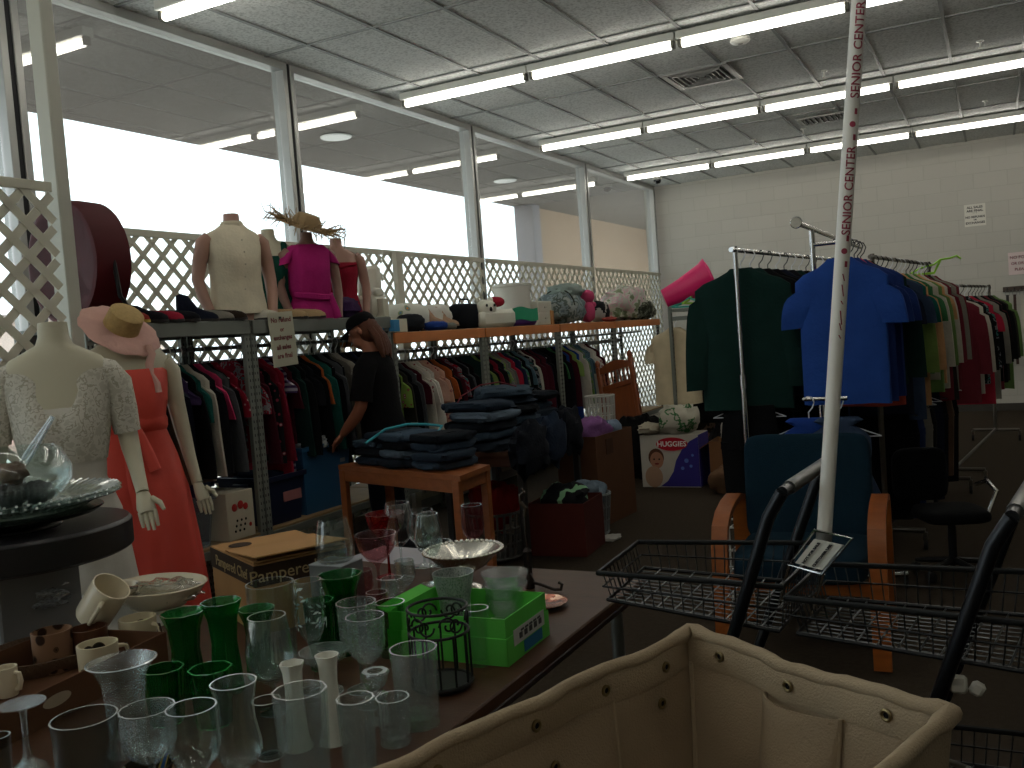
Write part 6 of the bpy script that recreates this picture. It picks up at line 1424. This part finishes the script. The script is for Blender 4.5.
gl('trumpet_vase', 'heavy clear trumpet vase with a flared lip, left of the green vases', 125, 661, 130, 752, 68, prof_trumpet, GLX, 'vase', 36)
gl('goblet', 'cut goblet left of the plain round wine glass, in the bottom row', 150, 708, 156, 806, 54, lambda r, h: prof_goblet(r, h, .56, .98), GLX, n=32, wob=fl(16, .012))
gl('wine_glass', 'plain round wine glass, second from the left in the front row', 196, 707, 201, 815, 50, lambda r, h: prof_goblet(r, h, .6, 1.06), GL)
gl('hurricane_glass', 'hurricane glass with waisted neck, in front of the white bud vases', 240, 682, 243, 790, 46, prof_hurricane, GL)
gl('wine_glass', 'tulip wine glass with tight rim, in front of the green vases', 269, 616, 275, 712, 38, lambda r, h: prof_goblet(r, h, .7, 1.27), GL)
gl('glass_vase', 'wide clear cylinder vase standing before the brown carton', 272, 583, 277, 668, 48, lambda r, h: prof_tumbler(r, h, .93, .02), GL, 'vase')
ETCH = glass('etched_glass', 'e6ecea', .03, 'c6d0cc', 1.0, .05)
o, b, r, h = gl('champagne_flute', 'tall flute etched with white flowers beside the cylinder vase', 310, 580, 317, 690, 27, lambda r, h: prof_goblet(r, h, .58, 1.1, .004, 1.15), GL)
e = MB(); rnd = random.Random(9)
for k in range(46):
    a = rnd.uniform(-pi, pi); q = rnd.uniform(.58, .95); rr = r * 1.1 * (1.02 if q < .85 else .99); s_ = rnd.uniform(.003, .006); c_ = Vector((rr * cos(a), rr * sin(a), h * q)); tn = Vector((-sin(a), cos(a), 0))
    rot_ = rnd.uniform(0, pi); d1 = tn * cos(rot_) + Vector((0, 0, 1)) * sin(rot_); d2 = tn * -sin(rot_) + Vector((0, 0, 1)) * cos(rot_)
    e.add([c_ - d1 * s_ * 1.6, c_ + d2 * s_ * .6, c_ + d1 * s_ * 1.6, c_ - d2 * s_ * .6], [(0, 1, 2, 3)])
eo = e.build('etched_flowers', mat('etching', 'b8c4c0', .8), o, 0); eo['kind'] = 'stuff'
gl('goblet', 'cut goblet half hidden behind another, right of the etched flute', 357, 602, 363, 690, 40, lambda r, h: prof_goblet(r, h, .62, .95), GLX, wob=fl(14, .012))
gl('goblet', 'cut crystal goblet with faceted bowl base, centre of the table', 363, 616, 372, 705, 39, lambda r, h: prof_goblet(r, h, .54, .95), GLX, wob=fl(14, .014))
gl('glass_bowl', 'small fluted dessert glass behind the right white bud vase', 325, 650, 327, 692, 49, lambda r, h: prof_coupe(r, h * 1.0), GLX, 'bowl', wob=fl(12, .012))
gl('bud_vase', 'white milk glass bud vase with a scalloped rim, the left of two', 295, 663, 299, 748, 24, prof_bud, MILK, 'vase', 24, wob=lambda a, z: 1 + .06 * cos(6 * a) * (z > .1))
gl('bud_vase', 'smooth white milk glass bud vase, the right of two', 328, 655, 334, 742, 24, prof_bud, MILK, 'vase', 24)
gl('tumbler', 'tall ribbed tumbler in front of the two white bud vases', 304, 690, 308, 790, 54, lambda r, h: prof_tumbler(r, h, .88, .015), GLX, wob=fl(10, .015))
gl('tumbler', 'cut tumbler at the bottom edge, right of the ribbed one', 359, 698, 362, 782, 38, lambda r, h: prof_tumbler(r, h, .86, .02), GLX, wob=fl(12, .02))
gl('candlestick', 'small faceted crystal candlestick in front of the cut goblets', 374, 671, 379, 722, 30, lambda r, h: [(.001, 0), (r * .85, 0), (r * .8, .008), (r * .4, h * .3), (r * .35, h * .42), (r * .8, h * .52), (r * .45, h * .62), (r * .7, h * .75), (r, h * .95), (r * .9, h), (r * .55, h), (r * .5, h * .8), (.001, h * .78)], GLX, 'candlestick', 8)
gl('tumbler', 'short cut tumbler standing left of the tall straight glass', 392, 697, 396, 743, 34, lambda r, h: prof_tumbler(r, h, .88, .016), GLX, wob=fl(16, .02))
gl('tumbler', 'tall straight highball glass at the table edge by the canvas cart', 418, 648, 419, 724, 48, lambda r, h: prof_tumbler(r, h, .88, .022), GLX, wob=fl(9, .01))
gl('cocktail_glass', 'bright red cocktail bowl, leftmost of the far row of glasses', 385, 513, 390, 577, 40, prof_coupe, REDG)
gl('wine_glass', 'tall plain wine glass in front of the red cocktail bowl', 397, 503, 403, 578, 24, lambda r, h: prof_goblet(r, h, .56, 1.22, .004, 1.0), GL)
gl('wine_glass', 'round wine glass, rear one of the pair left of the silver dish', 427, 510, 425, 566, 24, lambda r, h: prof_goblet(r, h, .62, 1.3, .004, 1.0), GL)
gl('wine_glass', 'round wine glass, front one of the pair left of the silver dish', 431, 514, 432, 584, 22, lambda r, h: prof_goblet(r, h, .60, 1.35, .004, 1.0), GL)
gl('coupe', 'pinkish champagne coupe right of the glass on the white carton', 376, 534, 381, 606, 42, prof_coupe, PNK)
gl('wine_glass', 'slim pink stemmed glass behind the silver dish', 473, 505, 476, 566, 21, lambda r, h: prof_goblet(r, h, .58, 1.12, .004, 1.0), PNK)
for i, (u, vr, ub, vb, w) in enumerate(((361, 570, 364, 622, 24), (392, 578, 396, 630, 22), (377, 592, 381, 646, 22), (405, 560, 408, 612, 20))):
    gl('cordial_glass', ('leftmost small cordial glass in the cluster behind the cut goblets', 'small cordial glass in the middle of the cluster, under the red bowl', 'front small cordial glass of the cluster behind the cut goblets', 'rightmost small cordial glass of the cluster, nearest the silver dish')[i], u, vr, ub, vb, w, lambda r, h: prof_goblet(r, h, .5, 1.1, .0035, 1.05), GLX if i % 2 else PNK, group='cordial glasses', n=20)
gl('tumbler', 'faint green tinted tumbler left of the iron candle holder', 390, 602, 394, 655, 30, lambda r, h: prof_tumbler(r, h, .85, .02), glass('pale_green', 'cfe8cf', .04, '6a9a70', 1, .02))
gl('teacup', 'small clear glass cup behind the silver dish', 441, 541, 442, 566, 22, lambda r, h: prof_tumbler(r, h, .7, .006), GL, 'cup')
gl('tumbler', 'tall plain glass between the iron holder and the green carton', 478, 608, 480, 664, 26, lambda r, h: prof_tumbler(r, h, .9, .016), GL)
gl('tumbler', 'cloudy tumbler between the hurricane glass and the left bud vase', 268, 700, 271, 757, 30, lambda r, h: prof_tumbler(r, h, .85), SMK)
gl('candy_dish', 'iridescent gold striped glass dish at the very bottom left', 150, 764, 152, 800, 50, lambda r, h: [(.001, 0), (r * .5, 0), (r * .55, .006), (r, h), (r - .003, h), (r * .5, .012), (.001, .01)], ramp_mat('gold_stripe', 'wave', [(0, '2a2418'), (.7, 'a08c48'), (.9, '3a5a8c')], 9, .25, (0, 0, .4)), 'dish')
gl('tumbler', 'dark tumbler at the left edge below the small white cup', 2, 736, 4, 800, 24, lambda r, h: prof_tumbler(r, h, .85), SMK)
b = zz(32, 800, ZT); hh = height_at(b, 703) - ZT; r_ = 22 * depth((b.x, b.y, ZT + hh)) / F
solo('goblet', 'goblet standing upside down on its rim at the left edge', 'glass', MB().lathe([(r, hh - z) for r, z in prof_goblet(r_ * .95, hh, .42, 1.0, .0055, 1.05)], 28), GLX, (b.x, b.y, ZT + .0005), 0, None, 50)
# green vases
for i, (u, vr, ub, vb, w, m_) in enumerate(((186, 612, 190, 694, 43, GRD), (225, 601, 229, 692, 39, GRN), (258, 608, 262, 676, 36, GRN), (342, 574, 346, 652, 44, GRD), (165, 668, 168, 722, 40, GRD), (212, 668, 215, 724, 42, GRD), (322, 600, 324, 668, 30, GRD))):
    gl('green_vase', ('dark green flared vase, left of the bright green one', 'bright green flared vase with ribs, tallest of the green row', 'bright green ruffled vase, behind the tulip wine glass', 'dark green vase behind the etched flute', 'dark green glass just right of the trumpet vase', 'dark green glass below the bright green vase', 'small dark green vase left of the one behind the flute')[i], u, vr, ub, vb, w, prof_vase if i < 4 else (lambda r, h: prof_tumbler(r, h, .8, .01)), m_, 'vase', 32, wob=(lambda a, z: 1 + .03 * cos(8 * a)), group='green glass vases')
# carton under the stemless glass
p = zz(341, 624, ZT)
t = thing('carton', 'grey-white carton supporting the big stemless glass', 'box', (p.x, p.y, ZT)); hb_ = height_at(p, 562) - ZT
MB().box((0, 0, hb_ / 2), (.115, .10, hb_), .002).build('box', card('6a6c6c'), t, 0); MB().box((0, 0, hb_ + .0012), (.116, .101, .002)).build('lid_sheet', paper('a4a4a8'), t, 0)
q = Vector((p.x, p.y, ZT + hb_ + .0025)); hg = height_at(q, 519) - q.z
solo('stemless_glass', 'big stemless glass standing on the grey-white carton', 'glass', MB().lathe([(.001, 0), (.044, 0), (.052, .008), (.056, hg * .3), (.052, hg * .55), (.041, hg), (.039, hg), (.05, hg * .55), (.053, hg * .3), (.048, .012), (.001, .008)], 32), GL, q, 0, None, 50)
# silver dish on its foot
p = zz(466, 588, ZT); hd = height_at(p, 566) - ZT; rd = 39 * depth((p.x, p.y, ZT + hd)) / F
t = thing('silver_dish', 'fluted silver bowl with a beaded rim on a low foot', 'dish', (p.x, p.y, ZT)); SIL = metal('d8d6cc', .22)
MB().lathe([(.001, 0), (rd * .45, 0), (rd * .42, .006), (rd * .2, .016), (rd * .22, hd - .02), (rd * .55, hd), (rd * .97, hd + .05), (rd * .99, hd + .053), (rd * .93, hd + .05), (rd * .5, hd + .008), (.001, hd + .004)], 64, wob=lambda a, z: 1 + .018 * cos(24 * a) * (z > hd * .9)).build('bowl', SIL, t, 60)
bd = MB()
for k in range(44):
    a = 2 * pi * k / 44; bd.blob((rd * cos(a), rd * sin(a), hd + .053), (.016, .016, .012), 0, 1, 0, 8, 6, 1)
x_ = bd.build('beaded_rim', SIL, t); x_['kind'] = 'stuff'
# green carton with glass bowls
G0 = zz(508, 667, ZT); G1 = zz(547, 636, ZT); gx = (G1 - G0).normalized(); gyv = Vector((-gx.y, gx.x, 0)); ga = math.atan2(gx.y, gx.x)
GLn, GWd = .235, .33; gc = G0 + gx * GLn / 2 + gyv * GWd / 2
t = thing('green_box', 'bright green open carton holding glass bowls, with a white label', 'box', (gc.x, gc.y, ZT), ga); GC = card('5ab84a'); gh = height_at(G0, 620) - ZT
open_box(t, GLn, GWd, gh, GC, .004, False)
MB().box((0, -GWd / 2 - .002, gh * .30), (GLn + .008, .004, gh * .58), 0).box((-GLn / 2 - .002, 0, gh * .30), (.004, GWd + .008, gh * .58)).box((GLn / 2 + .002, 0, gh * .3), (.004, GWd + .008, gh * .58)).build('lower_tray', GC, t, 0)
lbm = MB().box((.0, -GWd / 2 - .0062, gh * .52), (GLn * .75, .001, gh * .34)).build('label', paper('b4b8b0'), t, 0)
MB().box((GLn * .08, -GWd / 2 - .0062, gh * .2), (GLn * .45, .001, gh * .25)).build('blue_patch', paper('2c6a8c'), t, 0)
lm = MB()
for k in range(5): lm.box((-.05 + .028 * k, -GWd / 2 - .0072, gh * .5), (.016, .001, .014)).box((-.04 + .024 * k, -GWd / 2 - .0072, gh * .6), (.017, .001, .005))
lm.build('label_print', mat('label_ink', '3a3c3a', .7), lbm, 0)
MB().sheet(lambda a, b: (-GLn * .5 + GLn * .9 * a, GWd * .49 + .035 * b, gh - .002 + .012 * b), 3, 3, .004).build('raised_flap', GC, t, 0)
for i, dz in enumerate((0, .032, .062)):
    q = zz(505, 640, ZT) + Vector((-.02, .06, 0)); solo('glass_bowl', ('lowest', 'middle', 'topmost')[i] + ' of three clear bowls stacked in the green carton', 'bowl', MB().lathe([(.001, 0), (.03, 0), (.034, .006), (.05, .03), (.064 - .004 * (2 - i), .062), (.061 - .004 * (2 - i), .062), (.046, .03), (.03, .01), (.001, .008)], 32), GLX, (q.x, q.y, ZT + .012 + .026 + dz), 0, 'stacked clear bowls', 50)
q = zz(505, 640, ZT) + Vector((-.02, .06, 0)); solo('packing_paper', 'crumpled white tissue at the bottom of the green carton', 'paper', MB().blob((0, 0, .015), (.13, .13, .028), .1, 3, 3, 20, 10, .7), paper('b0b6ac'), (q.x, q.y, ZT + .0085), 0, None, 60)
q = zz(452, 640, ZT) + Vector((-.0, .03, 0)); hq = height_at(q, 574) - ZT
solo('frosted_vase', 'frosted straight vase at the left end of the green carton', 'vase', MB().lathe([(.001, 0), (.036, 0), (.038, .01), (.042, hq * .6), (.056, hq), (.053, hq), (.039, hq * .6), (.034, .014), (.001, .012)], 32), FRO, (q.x, q.y, ZT + .005), 0, None, 50)
# iron candle holder
p = zz(443, 686, ZT); hI = height_at(p, 607) - ZT; rI = 30 * depth((p.x, p.y, ZT + hI)) / F
t = thing('candle_holder', 'black wrought iron cylinder candle holder with scrolls at its top', 'candle holder', (p.x, p.y, ZT)); IR = BLACKM
circ = lambda r, z, n=36: [(r * cos(2 * pi * i / n), r * sin(2 * pi * i / n), z) for i in range(n)]
for z, nm in ((hI, 'top_ring'), (hI * .70, 'middle_ring'), (.012, 'base_ring')): MB().tube(circ(rI, z), .0035 if nm != 'base_ring' else .005, 8, True).build(nm, IR, t)
MB().lathe([(.001, .003), (rI * .98, .003), (rI, .008), (rI * .98, .013), (.001, .013)], 32).build('base_plate', IR, t)
b = MB()
for k in range(12): a = 2 * pi * k / 12; b.tube([(rI * cos(a), rI * sin(a), .01), (rI * cos(a), rI * sin(a), hI * .70)], .0028, 6)
b.build('bars', IR, t)
b = MB()
for k in range(6):
    a0 = 2 * pi * k / 6
    for sgn in (-1, 1):
        pts = []
        for j in range(16):
            q_ = j / 15; ang = q_ * 2.2 * pi; rr = .021 * (1 - .75 * q_); x = sgn * (.026 - rr * cos(ang)); z = hI * .85 + (1 if sgn > 0 else -1) * (rr * sin(ang)) * 1.05
            a = a0 + x / rI; pts.append((rI * cos(a), rI * sin(a), z))
        b.tube(pts, .0026, 6)
b.build('scrolls', IR, t)
# iron plate stand with hook
p = zz(530, 588, ZT); hS = height_at(p, 488) - ZT
t = thing('iron_stand', 'thin dark iron hanging stand with a hooked top and splayed feet', 'stand', (p.x, p.y, ZT)); IB = mat('bronze_iron', '241a14', .5, .5, .2, 10)
MB().tube([(0, 0, .012), (0, 0, hS * .72)], .005, 8).tube([(0, 0, hS * .5), (0, 0, hS * .62), (.0, 0, hS * .78)], [.006, .004, .005], 8).build('rod', IB, t)
MB().tube([(0, 0, hS * .72), (.006, 0, hS * .80), (-.012, 0, hS * .86), (-.010, 0, hS * .93), (.004, 0, hS * .96), (-.004, 0, hS * 1.0)], [.006, .006, .006, .005, .004, .002], 8).build('hook', metal('4a4038', .4), t)
MB().lathe([(.005, hS * .28), (.014, hS * .27), (.005, hS * .31)], 12, (0, 0, hS * .10)).lathe([(.016, .0), (.018, .02), (.006, .045)], 12).build('collar', IB, t)
for k, a in enumerate((-.25, 2.0, 4.1)): MB().tube([(0, 0, .02), (.05 * cos(a), .05 * sin(a), .016), (.10 * cos(a), .10 * sin(a), .008), (.125 * cos(a), .125 * sin(a), .012), (.13 * cos(a), .13 * sin(a), .028), (.118 * cos(a), .118 * sin(a), .032)], .005, 8).build('foot', IB, t)
p = zz(543, 612, ZT)
p = zz(556, 611, ZT) ; solo('red_plate', 'small copper-red glass plate leaning out from behind the green carton', 'plate', MB().lathe([(.001, .0), (.03, 0), (.034, .004), (.07, .012), (.072, .015), (.034, .009), (.001, .006)], 40, wob=fl(20, .012)), ramp_mat('copper_pattern', 'noise', [(0, '5a1e12'), (.5, 'a8502c'), (.58, 'd0a48c')], 18, .2, metal=.6), (p.x - .055, p.y + .03, ZT + .001), 0, None, 50)
# brown kitchenware carton
BN, BL, BR_ = zz(268, 572, .92), zz(222, 551, .92), zz(330, 541, .92); bx = (BN - BL); by = (BR_ - BN); bw, bl_ = bx.length, by.length; ba = math.atan2(bx.y, bx.x); cB = (BL + BR_) / 2
t = thing('kitchenware_carton', 'brown carton with a dark band lettered in cream, one flap raised', 'box', (cB.x, cB.y, ZT), ba); KB = card('b08658'); BAND = card('3c2e24'); hB = .20
bl_ = by.dot(Vector((-bx.y, bx.x, 0)).normalized())
MB().box((0, 0, hB / 2), (bw, bl_, hB), .002).build('box', KB, t, 0)
for (c, d) in (((0, -bl_ / 2 - .001, hB - .034), (bw + .002, .002, .06)), ((bw / 2 + .001, 0, hB - .034), (.002, bl_ + .002, .06))): MB().box(c, d).build('printed_band', BAND, t, 0)
text_mb('Pampered Chef', .045, .0006, 'CENTER', lambda q: Vector((q.x, -bl_ / 2 - .003 - q.z, q.y + hB - .036))).build('brand_lettering', paper('a8946c'), t, 0)
text_mb('Pampered Chef', .05, .0006, 'CENTER', lambda q: Vector((bw / 2 + .003 + q.z, q.x, q.y + hB - .036))).build('brand_lettering', paper('a8946c'), t, 0)
MB().sheet(lambda a, b: (bw / 2 - .24 * a, -bl_ / 2 + bl_ * b, hB + .004 + .0 * a), 2, 2, .004).build('top_flap', KB, t, 0)
MB().sheet(lambda a, b: (bw / 2 + .03 - .25 * a, -bl_ / 2 + bl_ * b, hB + .002 + .022 * (1 - a)), 2, 2, .004).build('raised_flap', KB, t, 0)
MB().lathe([(.001, 0), (.035, 0), (.035, .001), (.001, .001)], 20, (-bw * .25, -bl_ * .28, hB + .0045)).build('printed_oval', BAND, t, 0)
# ---- cream platter, packets
p = zz(152, 611, ZT); hp_ = height_at(p, 578) - ZT
t = thing('platter', 'wide cream ceramic serving bowl with a red sticker on its rim', 'bowl', (p.x - .04, p.y + .06, ZT), 0); CER = mat('cream_ceramic', 'ddd2b8', .25, 0, .06, 6); r_ = 56 * depth(p) / F
MB().lathe([(.001, 0), (r_ * .55, 0), (r_ * .58, .008), (r_ * .8, .03), (r_ * .97, .062), (r_, .068), (r_ * .96, .070), (r_ * .78, .038), (r_ * .55, .016), (.001, .014)], 56, sx=1.0, sy=.8).build('bowl', CER, t, 60)
MB().blob((r_ * .75, -r_ * .42, .066), (.016, .012, .004), 0, 1, 0, 10, 6, .8).build('sticker', paper('b83028'), t)
solo('plastic_packet', 'crumpled clear plastic packet lying in the cream serving bowl', 'packet', MB().blob((0, 0, .03), (.24, .16, .06), .22, 2.6, 5, 26, 14, .8), glass('cellophane', 'dcdcd6', .14, 'b4ae9c', 1.0, .10, .12), (p.x - .01, p.y + .05, ZT + .018), .4, None, 60)
gl('saucer', 'small cream cup standing left in the serving bowl', 118, 588, 120, 600, 40, lambda r, h: prof_tumbler(r, h + .01, .6, .008), CER, 'cup', z0=ZT + .02)
# ---- mug carton
A1, B1, C1 = zz(166, 632, .80), zz(10, 706, .80), zz(55, 612, .80); ex = (A1 - B1).normalized(); ey = Vector((-ex.y, ex.x, 0)); CL = (A1 - B1).length + .12; CW = .36
cC = A1 - ex * CL / 2 + ey * CW / 2
t = thing('mug_carton', 'open brown carton with hand holes holding the mugs, at the left edge', 'box', (cC.x, cC.y, ZT), math.atan2(ex.y, ex.x)); open_box(t, CL, CW, .08, card('5c3e2a'), .005, False)
for sy in (-1, 1): MB().lathe([(.001, 0), (1, 0), (1, .002), (.001, .002)], 20, (-.06, sy * (CW / 2 + .0005), .045), Matrix.Rotation(sy * pi / 2, 3, 'X') @ Matrix.Diagonal((.04, .014, 1)).to_3x3()).build('hand_hole', card('a89882') if sy < 0 else card('8a8078'), t, 0)
def mug(label, u, vr, w, h, m_, band=None, z0=ZT + .0065, rz=0., tilt=None):
    b = zz(u, vr, z0 + h); r = w / 2 * depth(b) / F
    t = thing('mug', label, 'mug', (b.x, b.y, z0), rz, 'mugs in the carton', tilt)
    MB().lathe([(.001, 0), (r * .9, 0), (r * .96, .006), (r, h), (r - .004, h), (r * .92 - .004, .01), (.001, .009)], 28).build('cup', m_, t, 50)
    MB().tube([(r * .95, 0, h * .8), (r * 1.35, 0, h * .78), (r * 1.5, 0, h * .5), (r * 1.3, 0, h * .25), (r * .95, 0, h * .22)], .006, 8).build('handle', m_, t)
    return t
SPOT = ramp_mat('brown_spotted', 'voronoi', [(0, '2c1c16'), (.36, '58402f'), (.42, '8a6a52')], 30, .35); BERRY = ramp_mat('berry_print', 'voronoi', [(0, '1c1a18'), (.36, '4a3a2c'), (.42, 'cfc4a6')], 24, .3); BROWN = mat('brown_glaze', '5c3a28', .3, 0, .1, 8)
mug('brown mug with dark spots, tallest in the carton', 51, 630, 38, .105, SPOT, rz=2.5)
mug('plain brown mug behind the cream berry mug', 88, 627, 36, .09, BROWN, rz=2.0)
mug('cream mug with dark berry print, nearest the trumpet vase', 97, 643, 39, .085, BERRY, rz=1.0)
mug('cream mug with dark print, at the right end of the carton', 137, 617, 36, .09, BERRY, rz=.2)
b = zz(6, 672, ZT + .1)
mug('small white cup at the left edge, in front of the spotted mug', 5, 667, 22, .07, CER, z0=ZT + .006, rz=.3)
q = zz(102, 602, ZT + .14); ta = (CM @ Vector((.55, .8, .2))).normalized(); e1 = ta.orthogonal().normalized(); R_ = Matrix((e1, ta.cross(e1), ta)).transposed()
t = thing('mug', 'plain cream mug lying tilted on top of the carton mugs', 'mug', q, 0, 'mugs in the carton'); rM = 19 * depth(q) / F; hM = .115
MB().lathe([(.001, -hM / 2), (rM * .88, -hM / 2), (rM * .95, -hM / 2 + .008), (rM, hM / 2), (rM - .004, hM / 2), (rM * .9 - .004, -hM / 2 + .012), (.001, -hM / 2 + .010)], 28, (0, 0, 0), R_).build('cup', CER, t, 50)
MB().tube([R_ @ Vector(v) for v in ((0, -rM * .95, hM * .3), (0, -rM * 1.4, hM * .28), (0, -rM * 1.5, 0), (0, -rM * 1.3, -hM * .25), (0, -rM * .92, -hM * .28))], .006, 8).build('handle', CER, t)
solo('plastic_packet', 'crinkled clear plastic packet behind the spotted mug at the left edge', 'packet', MB().blob((0, 0, .03), (.3, .16, .09), .2, 2.6, 8, 26, 14, .8), glass('bubble_wrap', 'd0d4d8', .5, 'c0c6cc', 1.0, .16, .15), zz(15, 612, ZT + .09) + Vector((0, 0, .0)), .5, None, 60)
p = zz(52, 598, ZT); solo('wicker_tray', 'round brown wicker tray behind the tilted cream mug', 'tray', MB().lathe([(.001, 0), (.13, 0), (.15, .03), (.152, .045), (.144, .045), (.126, .01), (.001, .008)], 36, wob=lambda a, z: 1 + .01 * cos(30 * a)), mat('wicker', '5a4432', .8, 0, .3, 40, .5, 120), (RC.x + .27, RC.y - .14, ZT + .001), 0, None, 50)
# ---- on the riser: glass trays, bowl, tongs
ZR = ZT + .333; TC = Vector((RC.x + .035, RC.y - .03, ZR))
t = thing('cake_stand', 'black and chrome low footed stand under the glass trays', 'stand', TC)
MB().lathe([(.001, 0), (.12, 0), (.12, .006), (.06, .014), (.06, .028), (.22, .034), (.24, .046), (.236, .05), (.001, .05)], 48).build('base', mat('black_gloss', '0c0c0e', .15), t); MB().tube(circ(.121, .006, 48), .004, 6, True).build('chrome_ring', CHROME, t)
RIB = glass('ribbed_glass', 'dce6e2', .08, 'aebbb6', 1.2, .14, .05)
for i in range(2):
    solo('glass_tray', ('lower', 'upper')[i] + ' of two round pressed glass trays with ribbed rims on the riser', 'tray', MB().lathe([(.001, 0), (.165, 0), (.20, .004), (.228, .02), (.283, .032), (.291, .036), (.283, .038), (.222, .026), (.196, .010), (.165, .006), (.001, .006)], 96, wob=lambda a, z: 1 + .012 * cos(48 * a) * (z > .012)), RIB, TC + Vector((0, 0, .0515 + .011 * i)), i * .03, 'stacked glass trays', 50)
    rb_ = MB()
    for k in range(64): a = 2 * pi * k / 64; rb_.tube([(.212 * cos(a), .212 * sin(a), .018), (.245 * cos(a), .245 * sin(a), .029), (.286 * cos(a), .286 * sin(a), .0385)], [.002, .0042, .004], 5)
    rb_.build('ribbed_rim', LIP_GLINT, [o for o in bpy.data.objects if o.name.startswith('glass_tray')][-1])['kind'] = 'stuff'
bb = TC + Vector((-.16, -.03, .0515 + .0185)); bq = zz(22, 478, bb.z + .09)
bb = Vector((bq.x - .05, bq.y + .01, TC.z + .0705))
t = thing('salad_bowl', 'round clear glass bowl with dark contents on the glass trays', 'bowl', bb); t.scale = (1.2, 1.2, 1.1)
MB().lathe([(.001, 0), (.05, 0), (.09, .02), (.122, .065), (.125, .10), (.105, .145), (.092, .155), (.089, .153), (.10, .143), (.12, .10), (.117, .066), (.086, .025), (.05, .006), (.001, .005)], 40).build('bowl', GL, t, 50)
for i, (dx, dy, c, s_) in enumerate(((.02, -.03, '14100e', 1), (-.045, .02, '20140e', 2), (.055, .03, '0e0e10', 3), (-.01, .0, '6a4a34', 4))):
    solo('dried_fruit', ('black dried pod at the front of the glass bowl', 'dark brown dried pod at the left of the glass bowl', 'black dried pod at the right of the glass bowl', 'tan dried pod on top in the glass bowl')[i], 'dried pod', MB().blob((0, 0, .03), (.09, .075, .06), .16, 2.5, 90 + i, 18, 12, .9), mat('pod_' + c, c, .5, 0, .3, 20), bb + Vector((dx, dy, .012 + (.06 if i == 3 else 0))), i, 'dried pods', 60)
a_ = bb + Vector((-.03, .0, .06)); dcc = (CM @ Vector((.50, .80, .0))).normalized()
t = thing('salad_tongs', 'clear plastic serving tongs sticking up out of the glass bowl', 'tongs', a_)
for s_ in (-1, 1):
    sd = (CM @ Vector((.8, -.5, 0))) * .006 * s_; MB().tube([sd, dcc * .12 + sd * 1.4, dcc * .235 + sd * .4], [.006, .0055, .005], 8).build('arm', glass('clear_acrylic', 'e8eef0', .10, 'd0dade', 1.3, .16), t)
